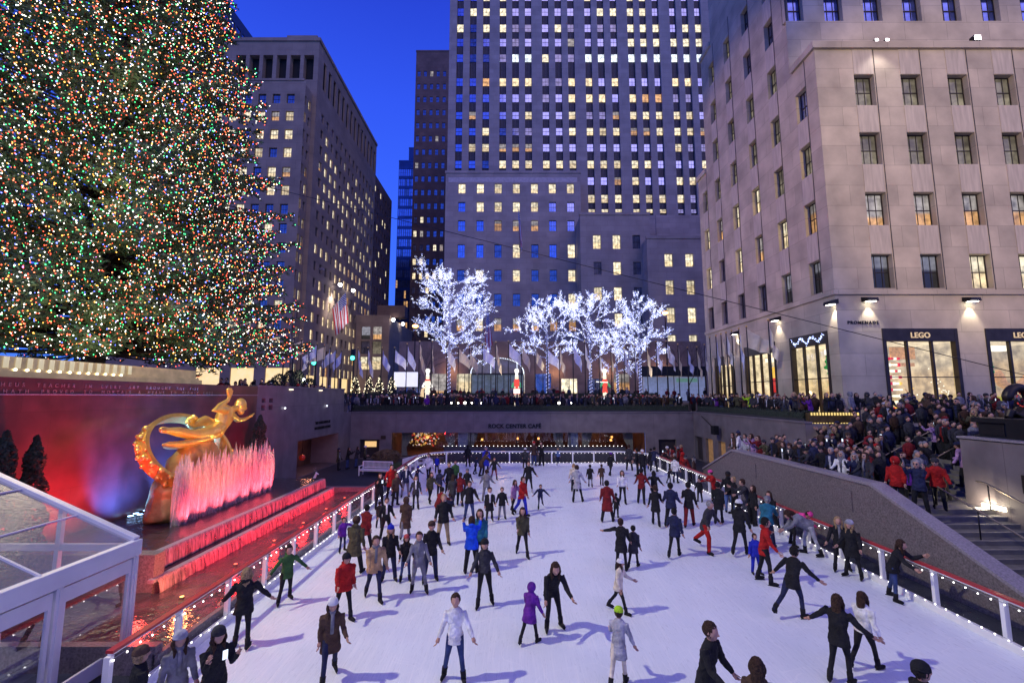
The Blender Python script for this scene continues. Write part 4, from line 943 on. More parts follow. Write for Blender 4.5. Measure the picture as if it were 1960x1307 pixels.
b2 = block('limestone wing with three window columns right of the lit trees', YR,1112,1246,412,[1144,1182,1220],[463,513.5,562,613],['LLD','DLD','LLD','DLD'],1.42,[2.6,2.4,2.4,2.5],10)
b3 = block('limestone corner wing with two window columns beside the right building', YQ,1240,1396,457,[1281,1321],[498,550,603,656],['LL','LL','LL','LL'],1.42,[2.3,2.5,2.6,2.7],12)
MB().box(xu(1256,440,84),xu(1400,440,84),84,84.3,PY(980,457,84).z-2,PY(980,412,84).z).build('penthouse', LIME, b3)
# ---- street level fronts under the tower ---------------------------
sf = thing('arched_entrance','arched glass entrance canopy outlined with white lights behind the flags','entrance',(xu(952,740,70),70,WP))
ex0, ex1 = xu(902,740,70), xu(1002,740,70); zc0 = PY(980,714,70).z; zc1 = PY(980,686,70).z
m = MB(); m.box(ex0,ex1,70,70.3,zc0-.25,zc0); 
for k in range(9): x = ex0+(ex1-ex0)*k/8; m.box(x-.05,x+.05,70,70.2,WP,zc0-.25)
m.build('frame', BRONZE, sf); MB().quad((ex0,70.25,WP),(ex1,70.25,WP),(ex1,70.25,zc0-.25),(ex0,70.25,zc0-.25)).build('door', mat('entrance_glass',(.10,.12,.14),.1,var=.8,scale=1.5,emit=(.25,.30,.34),es=.25), sf)
aw = (ex1-ex0)/2; ah = zc1-zc0; ac = (ex0+ex1)/2
m = MB(); vs = [(ac+aw*math.cos(PI*k/20),y,zc0+ah*math.sin(PI*k/20)) for y in (69.6,72) for k in range(21)]
m.add(vs,[(k,k+1,k+22,k+21) for k in range(20)]); vs2 = [(ac+aw*math.cos(PI*k/20),70.1,zc0+ah*math.sin(PI*k/20)) for k in range(21)]; m.add(vs2,[tuple(range(21))]); m.build('arch_vault', mat('vault_glass',(.10,.11,.16),.15,.3,var=.5,scale=1,emit=(.3,.22,.12),es=.25), sf)
m = MB()
for k in range(46):
    for y in (69.5,70.6,71.8): a = PI*k/45; m.ball((ac+aw*math.cos(a)*1.01,y,zc0+ah*math.sin(a)*1.02),.07,5,4)
for x in (ac-1.0,ac+3.0):
    for k in range(12): m.ball((x,69.5,zc0+ah*.92*k/12),.06,5,4)
m.build('arch_bulbs', emis('cool_bulb',(.72,.82,1),2.6), sf, kind='stuff')
LW2 = mat('orange_lit_stone',(.22,.165,.135),.8,var=.25,scale=.6,brick=(2,1,.01,.08))
gf = thing('street_arcade','street level arcade of orange-lit piers and dark shop windows behind the lit trees','building',(0,75,WP))
xa, xb = xu(762,740,75), xu(1345,740,75); zt_ = PY(980,652,75).z
mb = MB(); hl = []; rg = random.Random(11); x = 1.0
while x < xb-xa-4: hl.append((x,x+2.6,.3,rg.choice((3.6,4.4,4.4)))); x += 4.3
facade(mb,(xa,75,WP-.1),(1,0,0),xb-xa,zt_-WP,hl,.3); cap_box(mb,xa,xb,75,76.9,WP-.1,zt_-.1,'tblr'); mb.build('wall', LW2, gf)
for i,h in enumerate(hl):
    if i % 2: lamp('POINT','arcade_light',(xa+h[1]+.8,73.6,WP+4.6),150,(1,.5,.2),size=.2)
    m = MB(); m.quad((xa+h[0],75.28,WP+.2),(xa+h[1],75.28,WP+.2),(xa+h[1],75.28,WP-.1+h[3]),(xa+h[0],75.28,WP-.1+h[3])); f_ = m.build('shop_window', TY['DTLDTDLDT'[i%9]], gf)
    MB().box(xa+h[0]+1.25,xa+h[0]+1.35,75.1,75.2,WP+.2,WP-.1+h[3]).build('frame', BRONZE, f_)
# long white truck/bus roof and dark awning at right
aw_ = thing('awning','long dark awning over the street front at the right of the lit trees','awning',(xu(1285,705,66),66,WP+2.2))
MB().box(xu(1228,705,66),xu(1352,705,66),66,67.5,PY(980,719,66).z,PY(980,701,66).z).build('canopy', mat('black_canvas',(.02,.02,.025),.8), aw_)
for u in (1230,1290,1350): MB().bar((xu(u,720,66),66.1,WP),(xu(u,720,66),66.1,PY(980,719,66).z),.08,.08).build('pole', BLACKM, aw_)
bs = thing('white_kiosk','long white market kiosk with pale green sign under the dark awning','kiosk',(xu(1300,740,68),68,WP))
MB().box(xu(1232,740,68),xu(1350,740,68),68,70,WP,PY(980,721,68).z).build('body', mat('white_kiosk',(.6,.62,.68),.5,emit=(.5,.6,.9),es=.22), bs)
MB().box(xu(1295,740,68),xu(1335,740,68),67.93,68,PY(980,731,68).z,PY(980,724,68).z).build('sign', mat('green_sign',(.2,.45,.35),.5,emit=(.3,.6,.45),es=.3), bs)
wb = thing('illuminated_billboard','white lit panel with wreath pattern at the left of the toy soldiers','billboard',(xu(775,730,60),60,WP))
MB().box(xu(754,730,60),xu(799,730,60),60,60.2,PY(980,740,60).z,PY(980,712,60).z).build('panel', mat('lit_panel',(.6,.6,.6),.5,var=.3,scale=1.2,emit=(.85,.85,1),es=.85), wb); MB().bar((xu(776,735,60),60.1,WP),(xu(776,735,60),60.1,PY(980,740,60).z),.15,.15).build('post', BLACKM, wb)
# ---- left building --------------------------------------------------
lb = thing('limestone_office_building','tall limestone building with tapering flank behind the christmas tree','building',(-38.8,84,WP))
XA, XM = -39.6, -38.8
zlo = PY(581,155,80).z; zhi = PX(612,80,XM).z
fl = 3.42
frv = [189,222,257,292,329,364,400,437,474,510,546,584,620,655]; fz = [PY(980,v,80).z for v in frv]
fux = [xu(u,257,80) for u in (552,524.5,497,469.5,442,414.5,387)]
mb = MB(); XL = -75; hl = [(x-.75-XL,x+.75-XL,z-.95-WP,z+.95-WP) for x in fux for z in fz]
shopL = [(xu(u0,720,80)-XL,xu(u1,720,80)-XL,.3,PY(980,704,80).z-WP) for u0,u1 in ((440,485),(507,553),(373,420))]
facade(mb,(XL,80,WP),(1,0,0),XA-XL,zlo-WP,hl+shopL,.35)
tops = [(xu(u,130,84)-1.0,xu(u,130,84)+1.0) for u in (486,512,538.5,564.5,590.5,460)]
facade(mb,(XL,84,zlo),(1,0,0),XM-XL,zhi-zlo,[(a-XL,b_-XL,PY(980,153,84).z-zlo if a<-41.5 else .4,PY(980,106,84).z-zlo) for a,b_ in tops],1.2)
Y1 = 123; scol = [87.2+2.62*k for k in range(14)]
srow = [zlo-3.2-3.42*k for k in range(16)]
hl2 = [(y-.62-84,y+.62-84,z-.95-WP,z+.95-WP) for y in scol for z in srow]
topsS = [(y-.7-84,y+.7-84,PX(722,300,XM).z*0+zhi-8.6-WP,zhi-2.6-WP) for y in scol]
shopS2 = [(86+6*k-84,90+6*k-84,.3,4.6) for k in range(6)]
facade(mb,(XM,84,WP),(0,1,0),Y1-84,zhi-WP,hl2+topsS+shopS2,.35)
scl = [81.2,82.9]; facade(mb,(XA,80,WP),(0,1,0),4,zlo-WP,[(y-.45-80,y+.45-80,z-.95-WP,z+.95-WP) for y in scl for z in srow[::1]],.35)
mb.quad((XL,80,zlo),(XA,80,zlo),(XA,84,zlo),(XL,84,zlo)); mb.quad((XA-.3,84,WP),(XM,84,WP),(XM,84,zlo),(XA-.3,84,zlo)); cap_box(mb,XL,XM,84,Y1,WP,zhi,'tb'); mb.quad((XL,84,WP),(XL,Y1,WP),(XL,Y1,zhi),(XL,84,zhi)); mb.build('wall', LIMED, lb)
m = MB(); m.box(XL+.5,XA-.6,80.6,84,WP,zlo-.2); m.box(XL+.5,XM-.6,85.4,Y1-.5,WP,zhi-.3); m.build('core', mat('dark_core',(.02,.02,.02),.9,var=0), lb)
m = MB(); m.box(XL,XM+.25,83.75,84.3,zhi,zhi+.7); m.box(XM-.3,XM+.25,84.3,Y1,zhi,zhi+.7); m.box(XL,XA+.15,79.85,80.25,zlo,zlo+.4); m.box(-46,XM-1,85,90,zhi+.7,zhi+2.2); m.build('parapet', LIMED, lb)
lp = ['DDDDDDD','LTLLLLL','LLLDLLL','LDLLLLL','TLDLLLL','LLDLLLD','DDDLLLL','DLDLLLD','DDLLLLL','DDDLLLL','DDLLLLL','LDLLLLL','DLLLLLL','LLLLDLL']
for r_,z in enumerate(fz):
    for i,x in enumerate(fux):
        if i < 4: put_window(lb,(XL,80,WP),(1,0,0),x-.75-XL,z-.95-WP,1.5,1.9,lp[r_][i],3,2,BRONZE,.35)
rg = random.Random(21); cnt = 0; fb_ = MB(); c2 = []
for k,y in enumerate(scol):
    for r_,z in enumerate(srow):
        kd = rg.choice('LLLLTLDDDL') if r_ > 1 else rg.choice('LDTD')
        if r_ == 0: kd = 'B' if k < 3 else 'D'
        c2.append((y,z,kd))
c2 = [(82.9,z,rg.choice('LTLDB')) for z in srow]+[(81.2,z,rg.choice('LTDB')) for z in srow]+c2
for i,(y,z,kd) in enumerate(c2):
    w_ = .9 if y < 84 else 1.24; X_ = XA if y < 84 else XM; Yb = 80 if y < 84 else 84
    if cnt < 44: put_window(lb,(X_,Yb,WP),(0,1,0),y-w_/2-Yb,z-.95-WP,w_,1.9,kd,2,2,BRONZE,.35); cnt += 1
    else: far_windows(fb_,(X_,Yb,WP),(0,1,0),y-w_/2-Yb,z-.95-WP,w_,1.9,TY[kd],mats_f[1:],.35)
for r_,z in enumerate(fz):
    for i,x in enumerate(fux):
        if i >= 4: far_windows(fb_,(XL,80,WP),(1,0,0),x-.75-XL,z-.95-WP,1.5,1.9,TY[lp[r_][i]],mats_f[1:],.35)
fb_.build('side_windows', mats_f, lb, kind='stuff')
SG = mat('street_shop_glow',(.6,.5,.3),.6,var=.5,scale=1.2,emit=(1,.72,.30),es=1.0)
for a,b_,z0_,z1_ in shopL: MB().box(XL+a,XL+b_,80.25,80.35,WP+z0_,WP+z1_-.0).build('shop_window', SG, lb)
for a,b_,z0_,z1_ in shopS2: MB().box(XM-.35,XM-.25,84+a,84+b_,WP+z0_,WP+z1_).build('shop_window', SG, lb)
for i,(u,v) in enumerate(((637,545),(663,556))):
    p = PX(u,v,XM); t = thing('floodlight',['brighter of the two floodlights on the left building flank','second floodlight just right of the brighter one on the left building'][i],'floodlight',p)
    MB().bar((XM,p.y,p.z),(XM+1.5,p.y,p.z+.2),.1,.1).build('arm',BLACKM,t); MB().ball((XM+1.6,p.y,p.z),.42,10,7).build('lens',emis('flood_hot',(1,.93,.95),14),t); MB().box(XM+1.2,XM+2,p.y-.4,p.y+.4,p.z+.3,p.z+.5).build('housing',BLACKM,t)
    lamp('SPOT','floodlight_beam',(XM+1.6,p.y-.6,p.z-.4),5200,(1,.9,.85),(XM,p.y-.5,p.z-9),.2,75,.8)
p = PX(602,515,XA); t = thing('floodlight','unlit floodlight on a short arm at the left building corner','floodlight',p); MB().bar((XA,p.y,p.z),(XA+1.4,p.y,p.z),.08,.08).build('arm',BLACKM,t); MB().box(XA+1.1,XA+1.9,p.y-.3,p.y+.3,p.z-.2,p.z+.12).build('housing',GRANT,t)
# ---- distant buildings ----------------------------------------------
def tower(label, X0_,X1_,Y0_,Y1_,zt,wall,ncol,pitch,wf,hf,kinds,sideN=0,cat='skyscraper',name='skyscraper',rz0=None,depth=.25,strip=False,zmin=None, side=None):
    t = thing(name,label,cat,((X0_+X1_)/2,Y0_,WP)); mb = MB(); Wd = X1_-X0_; nr = int((zt-WP-6)/pitch); rg = random.Random(int(X0_*3+Y0_))
    hl = []; ww_ = Wd/ncol*wf; quads = MB(); cp_ = Wd/ncol
    for i in range(ncol):
        xc = cp_*(i+.5)
        if strip: hl.append((xc-ww_/2,xc+ww_/2,3,zt-WP-1.2))
        else:
            for k in range(nr): z = 5+pitch*k; hl.append((xc-ww_/2,xc+ww_/2,z,z+pitch*hf))
    facade(mb,(X0_,Y0_,WP),(1,0,0),Wd,zt-WP,hl,depth)
    for i in range(ncol):
        xc = cp_*(i+.5)
        for k in range(nr): z = 5+pitch*k; kd = kinds(rg,i,k,nr); far_windows(quads,(X0_,Y0_,WP),(1,0,0),xc-ww_/2,z,ww_,pitch*hf,TY[kd],mats_f[1:],depth)
    if side:
        sx_, sux, so = side; Dp = Y1_-Y0_; nc = sideN; hl = []; c_ = Dp/nc
        for i in range(nc):
            for k in range(nr): z = 5+pitch*k; hl.append((c_*(i+.5)-c_*wf/2,c_*(i+.5)+c_*wf/2,z,z+pitch*hf))
        facade(mb,so,sux,Dp,zt-WP,hl,depth)
        for h in hl: far_windows(quads,so,sux,h[0],h[2],h[1]-h[0],h[3]-h[2],TY[kinds(rg,0,int(h[2]/pitch),nr)],mats_f[1:],depth)
    fc = 'tb'+('' if side and side[0]=='r' else 'r')+('' if side and side[0]=='l' else 'l')
    cap_box(mb,X0_,X1_,Y0_,Y1_,WP,zt,fc); mb.build('wall', wall, t)
    MB().box(X0_+.2,X1_-.2,Y0_+depth+.05,Y0_+depth+.3,WP,zt-.3).build('core', DARKSP, t)
    quads.build('windows', mats_f, t, kind='stuff'); 
    MB().box(X0_-.1,X1_+.1,Y0_-.1,Y0_+.5,zt,zt+.6).build('parapet', wall, t)
    return t
zz = PY(830,100,140).z
tower('dark brown stone tower just left of the pale skyscraper',xu(797,100,140),xu(870,100,140),140,165,zz,BROWN,6,4.6,.48,.42,lambda r,i,k,n_: ('L' if k==int(n_*.345) and i<5 else r.choice('DDDDTDDDDL' if k<n_*.55 else 'DDDDDDDDT')),name='brown_tower')
zz = PY(780,310,175).z; BLU = mat('blue_curtain_wall',(.06,.10,.22),.2,.6,var=.3,scale=.2)
tower('slim blue glass tower in the gap of sky',xu(764,310,175),xu(800,310,175),175,190,zz,BLU,9,4.2,.86,.72,lambda r,i,k,n_: r.choice('DDDDDDDT' if k<n_*.45 else 'BBBD'),name='glass_tower')
zz = PY(785,285,185).z; tower('upper step of blue glass behind the slim glass tower',xu(783,285,185),xu(815,285,185),185,195,zz,BLU,6,4.2,.86,.72,lambda r,i,k,n_:r.choice('BBD'),name='glass_tower')
p = PX(725,345,XM-.4)
tower('dark stone building next behind the tapering limestone flank',-62,XM-.4,123.4,142,p.z,BROWN,5,3.6,.45,.5,lambda r,i,k,n_:r.choice('DDDDL'),7,cat='building',name='stone_building',side=('r',(0,1,0),(XM-.4,123.4,WP)))
tower('dark glass tower at the top left behind the christmas tree',-112,-81,116,130,PX(432,0,-81).z,mat('dark_curtain_wall',(.05,.05,.07),.3,.4,var=.2),10,3.9,.7,.6,lambda r,i,k,n_:r.choice('BBDD' if (k%7) in (1,2,3) else 'DDDD'),5,name='glass_tower',side=('r',(0,1,0),(-81,116,WP)))
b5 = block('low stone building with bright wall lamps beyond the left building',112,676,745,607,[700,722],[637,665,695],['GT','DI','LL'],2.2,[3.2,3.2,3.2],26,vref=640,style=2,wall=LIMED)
MB().box(-34,-27,113,116,PY(980,606,112).z,PY(980,583,112).z).build('penthouse', BROWN, b5)
for i,(u,v) in enumerate(((752,612),(764,620))):
    p = PY(u,v,112+10*i); p.x = -29.6+.0*i; t = thing('wall_floodlight',['nearer bright floodlight on the low stone building','farther bright floodlight on the low stone building'][i],'floodlight',p); MB().ball(p,.45,8,6).build('lens',emis('flood_hot',(1,.93,.95),14),t); MB().bar(p,p+Vector((-1.2,0,.5)),.1,.1).build('arm',BLACKM,t)
# =====================================================================
# CHRISTMAS TREE
# =====================================================================
def big_tree():
    bx, by = -22.6, 24.5; zb = WP; H_ = 38.0
    t = thing('christmas_tree','giant christmas tree covered in thousands of coloured bulbs at the upper left','christmas tree',(bx,by,zb))
    MB().tube([(bx,by,zb),(bx,by,zb+H_*.9)],[.55,.08],10).build('trunk', mat('bark',(.06,.045,.035),.9,bump=.5), t)
    rg = random.Random(77); leaf = MB(); br = MB(); cols = [(1,.10,.05),(1,.93,.80),(.05,.75,.22),(.12,.16,1),(1,.42,.07),(.85,.95,1),(1,.22,.10)]
    bulbs = [MB() for _ in cols]; wts = [26,20,15,8,13,10,8]
    def Rad(z): f = (z-1.4)/(H_-1.4); return 9.7*(1-f)**.66+.15
    nb = 0
    z = 3.0; tips = []
    while z < 29:
        rad = Rad(z); nbr = max(5,int(4.2*rad**.75)+3); a0 = rg.uniform(0,6.28)
        for k in range(nbr):
            a = a0+2*PI*k/nbr+rg.gauss(0,.14); L_ = rad*rg.uniform(.78,1.10)*(1+.12*math.sin(z*2.1+a*3))
            # only the camera-side and flanks carry detail; the far side still has branches but sparser
            view = math.cos(a-math.atan2(-by,-bx))
            if view < -.35 and rg.random() < .6: continue
            tips.append((a,z+rg.gauss(0,.25),L_,view))
        z += .42+.25*(1-rad/10)
    for a,z,L_,view in tips:
        p0 = Vector((bx,by,zb+z)); d = Vector((math.cos(a),math.sin(a),0)); sd = Vector((-d.y,d.x,0))
        droop = -.10*L_; pts = []
        for k in range(6):
            f = k/5; pts.append(p0+d*L_*f+Vector((0,0,droop*f*f*1.6+.18*L_*f*f*f)))
        br.tube([pts[0],pts[2],pts[4],pts[5]],[.09,.06,.035,.012],5)
        dens = 1 if view > -.1 else .45
        nsp = int((7+L_*3.4)*dens)
        for q_ in range(nsp):
            f = rg.uniform(.22,1)**.6; b0 = pts[0].lerp(pts[5],f) if False else (pts[min(4,int(f*5))].lerp(pts[min(5,int(f*5)+1)],f*5-int(f*5)) if f<1 else pts[5])
            sl = rg.uniform(.5,1.15)*(.35+.16*L_*(1.15-f)); s_ = rg.choice((-1,1))
            dr = (sd*s_*rg.uniform(.5,1)+d*rg.uniform(.3,1)+Vector((0,0,rg.uniform(-.55,.25)))).normalized()
            e_ = b0+dr*sl+Vector((0,0,-.08*sl))
            nl = int(5+sl*7)
            for j in range(nl):
                g = rg.random(); c_ = b0.lerp(e_,g)+Vector((rg.gauss(0,.05),rg.gauss(0,.05),rg.gauss(0,.05)))
                u_ = (dr+Vector((rg.gauss(0,.6),rg.gauss(0,.6),rg.gauss(0,.5)))).normalized()*rg.uniform(.13,.22); w_ = u_.cross(Vector((rg.gauss(0,1),rg.gauss(0,1),rg.gauss(0,1)))).normalized()*.055
                leaf.add([c_-u_*.5+w_,c_-u_*.5-w_,c_+u_],[(0,1,2)])
            for j in range(2 if view > -.15 else 1):
                if rg.random() < .86:
                    c_ = b0.lerp(e_,rg.uniform(.3,1.05))+Vector((rg.gauss(0,.06),rg.gauss(0,.06),rg.gauss(0,.06))); i = rg.choices(range(7),wts)[0]
                    bulbs[i].octa(c_, rg.uniform(.023,.039)); nb += 1
    print('tree bulbs', nb, 'leaf faces', len(leaf.f))
    leaf.build('needles', mat('spruce_needles',(.045,.095,.040),.7,var=.6,scale=.9), t)
    br.build('branches', mat('bark',(.06,.045,.035),.9), t)
    nm = ['red','warm_white','green','blue','orange','cool_white','scarlet']
    for i,b_ in enumerate(bulbs):
        b_.build('bulbs_'+nm[i], emis('bulb_'+nm[i], cols[i], 5.5 if i!=3 else 8), t, kind='stuff')
    for z_,r_,e_ in ((3,7,1),(9,5.5,.9),(16,4,.7)):
        lamp('POINT','tree_glow',(bx+r_*.9,by-r_*.9,zb+z_),800*e_,(1,.80,.50),size=2.5,parent=t)
big_tree()
pl = thing('tree_platform','golden ribbed platform edge under the christmas tree on top of the red wall','platform',(-16.5,20,WP))
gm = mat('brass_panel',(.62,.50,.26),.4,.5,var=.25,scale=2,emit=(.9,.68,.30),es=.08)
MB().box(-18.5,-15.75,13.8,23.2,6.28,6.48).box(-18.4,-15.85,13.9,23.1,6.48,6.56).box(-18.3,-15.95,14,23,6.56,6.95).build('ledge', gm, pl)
m = MB()
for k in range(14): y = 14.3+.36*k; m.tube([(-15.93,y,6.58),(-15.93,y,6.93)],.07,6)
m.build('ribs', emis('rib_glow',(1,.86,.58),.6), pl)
m = MB()
for k in range(12): m.ball((-15.82,14.5+.36*k,6.53),.05,6,4)
m.build('ledge_bulbs', emis('warm_bulb',(1,.85,.55),4), pl)
# =====================================================================
# WHITE-LIT TREES
# =====================================================================
TWB = emis('tree_bulb',(.36,.42,1),2.2); TWB2 = emis('tree_bulb_white',(.80,.84,1),4)
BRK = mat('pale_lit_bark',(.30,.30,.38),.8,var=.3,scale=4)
def lit_tree(label, base, H_, crown, seed, dens=1.0, nmain=15, low=.34):
    t = thing('lit_tree', label, 'tree', base, 'bare trees wrapped in white lights'); rg = random.Random(seed)
    tr = MB(); b1_ = MB(); b2_ = MB(); base = Vector(base); cnt = [0]
    def bulbs(p, q_, per, spread):
        L_ = (q_-p).length; n_ = max(1,int(L_*per*dens))
        for k in range(n_):
            c_ = p.lerp(q_,rg.random())+Vector((rg.gauss(0,spread),rg.gauss(0,spread),rg.gauss(0,spread)))
            (b1_ if rg.random()<.62 else b2_).octa(c_, rg.uniform(.020,.034)*base.y/55); cnt[0] += 1
    def grow(p, d, L_, r_, lv):
        segs = 4 if lv < 2 else 3; pts = [p.copy()]; q_ = p.copy(); dd = d.copy()
        for k in range(segs):
            dd = (dd+Vector((rg.gauss(0,.16),rg.gauss(0,.16),rg.gauss(0,.13)+.05))).normalized(); q_ = q_+dd*L_/segs; pts.append(q_.copy())
        tr.tube(pts,[r_*(1-.7*k/segs) for k in range(segs+1)],5 if lv else 7,cap=False)
        for a,b_ in zip(pts,pts[1:]): bulbs(a,b_,[20,21,21,19][lv],.06)
        if lv >= 3: return
        for k in range([6,6,5][lv]):
            f = rg.uniform(.25,1); i = min(segs-1,int(f*segs)); s_ = pts[i].lerp(pts[i+1],f*segs-i)
            nd = (dd+Vector((rg.gauss(0,.7),rg.gauss(0,.7),rg.gauss(0,.5)+.1))).normalized(); grow(s_,nd,L_*rg.uniform(.38,.62)*(1.15-.4*f),r_*.5,lv+1)
    top = base+Vector((rg.gauss(0,.2),rg.gauss(0,.2),H_*.97)); ctrl = [base.lerp(top,f)+Vector((rg.gauss(0,.12)*f,rg.gauss(0,.12)*f,0)) for f in (0,.2,.4,.6,.8,1)]
    tr.tube(ctrl,[.18,.16,.13,.10,.06,.02],8)
    for a,b_ in zip(ctrl[:3],ctrl[1:3]):       # spiral wrap on the trunk
        n_ = int((b_-a).length*26)
        for k in range(n_):
            c_ = a.lerp(b_,k/n_); an = k*.55; (b1_ if k%3 else b2_).octa(c_+Vector((math.cos(an),math.sin(an),0))*.18,.030*base.y/55)
    for a,b_ in zip(ctrl[2:],ctrl[3:]): bulbs(a,b_,22,.08)
    for k in range(nmain):
        f = low+(.93-low)*(k+.5)/nmain; s_ = base.lerp(top,f); an = k*2.4+rg.gauss(0,.3); prof_ = math.sin(PI*min(1,(f-low)/(1-low)*.86+.22))**.7
        L_ = crown*prof_*rg.uniform(.75,1.1); d = Vector((math.cos(an),math.sin(an)*.9,.18+.9*(f-low))).normalized(); grow(s_,d,L_,.09*(1.2-f),1)
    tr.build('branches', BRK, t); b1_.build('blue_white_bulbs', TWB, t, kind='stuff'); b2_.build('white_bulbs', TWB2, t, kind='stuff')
    print('lit', cnt[0])
def at(u, Y, z=WP): return Vector((xu(u,745,Y),Y,z))
lit_tree('largest bare tree wrapped in white lights, left of the tower entrance',at(860,54),16.6,6.2,5,.95,19,.30)
lit_tree('round bare lit tree directly right of the arched entrance',at(1048,59),14.6,4.6,8,.95,14,.33)
lit_tree('second tallest lit tree, left of the flute-playing figure',at(1131,60),15.2,4.7,13,.95,14,.33)
lit_tree('rightmost bare lit tree, before the corner wing',at(1226,61),15.0,4.5,21,.9,14,.33)
lit_tree('small lit tree filling the gap behind the two middle lit trees',at(1183,66),10.5,3.2,34,.6,9,.38)
lamp('POINT','lit_tree_glow',at(862,51,14),500,(.6,.66,1),size=3); lamp('POINT','lit_tree_glow',at(1090,56,13),500,(.6,.66,1),size=3); lamp('POINT','lit_tree_glow',at(1226,57,13),350,(.6,.66,1),size=3)
# bare unlit branches near the right wing
def bare(label,u,Y,h,seed):
    b0 = at(u,Y); t = thing('bare_tree',label,'tree',b0); rg = random.Random(seed); m = MB()
    def g(p,d,L_,r_,lv):
        q_ = p+d*L_; m.tube([p,(p+q_)/2+Vector((rg.gauss(0,.06),0,0))*L_,q_],[r_,r_*.7,r_*.4],5)
        if lv < 5:
            for k in range(3 if lv<3 else 2): g(q_ if k else p.lerp(q_,.6),(d+Vector((rg.gauss(0,.5),rg.gauss(0,.5),rg.gauss(0,.25)+.1))).normalized(),L_*.72,r_*.55,lv+1)
    g(b0,Vector((0,0,1)),h*.3,.13,0); m.build('branches',mat('bark',(.06,.045,.035),.9),t)
bare('bare dark tree with fine twigs between lit trees and right building',1318,62,11,3); bare('bare dark tree left of the big lit tree by the billboard',815,64,10,4)
# =====================================================================
# FLAGS
# =====================================================================
FS = mat('silver_flag',(.85,.82,.74),.5,.05,var=.15,scale=2); FG = mat('gold_flag',(.78,.66,.44),.5,.05,var=.15,scale=2); FB = mat('blue_flag',(.70,.72,.85),.5,.05,var=.15,scale=2)
def flag_mesh(seed, spread, hgt=2.5):
    rg = random.Random(seed); mb = MB(); nx, nz_ = 12, 10; vs = []
    ph = rg.uniform(0,6)
    for j in range(nz_+1):
        f = j/nz_
        for i in range(nx+1):
            g = i/nx; x = g*1.9*spread*(1-.1*f)+.06*math.sin(g*9+ph); y = .14*math.sin(g*13+ph+f*2)*(.3+g)*(1.2-spread*.4)
            z = -f*hgt*1.2*(1-.35*g)-g*2.5*(1.12-.72*spread)-.05*math.sin(g*7+ph)
            vs.append((x,y,z))
    mb.add(vs,[(j*(nx+1)+i,j*(nx+1)+i+1,(j+1)*(nx+1)+i+1,(j+1)*(nx+1)+i) for j in range(nz_) for i in range(nx)],0,True)
    return mb.mesh('flag',FS)
FMS = [flag_mesh(1,.12,1.3),flag_mesh(2,.28,1.25),flag_mesh(3,.5,1.2),flag_mesh(4,.75,1.1),flag_mesh(5,.2,1.4),flag_mesh(6,.95,1.25)]
pm = MB(); pm.tube([(0,0,0),(0,0,7.0)],[.065,.035],8); pm = pm.mesh('pole', BLACKM)
fm_ = MB(); fm_.ball((0,0,7.08),.085,8,6); fm_ = fm_.mesh('finial', mat('gilt_ball',(.8,.55,.2),.3,.9,var=0))
def flagpole(x, y, z, var, m_, side, hsc, label, group):
    t = thing('flagpole', label, 'flagpole', (x,y,z), group)
    po = bpy.data.objects.new('pole', pm); fi = bpy.data.objects.new('finial', fm_); fl_ = bpy.data.objects.new('flag', FMS[var])
    for ob in (po,fi,fl_): COL.objects.link(ob); ob.parent = t
    fl_.location = (.04,0,6.85); fl_.rotation_euler = (0,0,side); fl_.material_slots[0].link = 'OBJECT'; fl_.material_slots[0].material = m_
    t.scale = (1,1,hsc); return t
rgf = random.Random(9)
def flagword(i, m_): return {FS:'silvery',FG:'pale gold',FB:'blue-silver'}[m_]
north = [778,802,826,855,877,898,923,949,973,998,1024,1048,1071,1097,1120,1147,1170,1195,1215,1239,1257,1277,1299,1317,1335,1350]
words = {0:'narrow limp',1:'slack hanging',2:'half-spread',3:'wide slanting',4:'thin straight-hanging',5:'fully spread'}
for i,u in enumerate(north):
    Y = 46.6+.35*(i%3); v_ = [2,1,0,2,3,2,3,1,3,2,2,3,1,2,1,0,0,1,0,4,1,2,0,1,4,0][i]; m_ = [FB,FG,FG,FS,FG,FG,FB,FG,FB,FG,FG,FB,FG,FB,FS,FS,FG,FS,FB,FG,FB,FS,FG,FB,FG,FS][i]
    flagpole(xu(u,700,Y),Y,PL,v_,m_,rgf.uniform(-.3,.3),.98+.05*math.sin(i),f'flagpole with {words[v_]} {flagword(i,m_)} flag, {ORD[i]} from the left along the café wall','flagpoles along the café wall')
for i,u in enumerate((1361,1373,1383,1393,1404,1418,1433,1476)):
    X = 18.6; Y = PX(u,700,X).y; v_ = [0,0,1,1,2,0,5,1][i]; m_ = [FG,FB,FG,FS,FG,FB,FG,FG][i]
    flagpole(X,Y,PL,v_,m_,rgf.uniform(-.2,.2),1.0,f'flagpole with {words[v_]} {flagword(i,m_)} flag, {ORD[7-i]} counting leftward from the bronze figure','flagpoles before the right building')
for i,u in enumerate((542,560,575,591,605,619,631,642,653,684,703,730,754)):
    X = -18.5; Y = PX(u,700,X).y if u < 660 else 47; X = X if u < 660 else xu(u,700,47); v_ = [3,2,5,1,3,5,2,3,2,1,1,2,3][i]; m_ = [FS,FG,FG,FS,FB,FG,FS,FS,FB,FB,FS,FB,FB][i]
    flagpole(X,Y,WP if u<660 else PL,v_,m_,PI+rgf.uniform(-.3,.3) if u < 660 else rgf.uniform(-.3,.3),.80 if u<660 else .93,f'flagpole with {words[v_]} {flagword(i,m_)} flag, {ORD[i]} from the left over the left wall','flagpoles over the left wall')
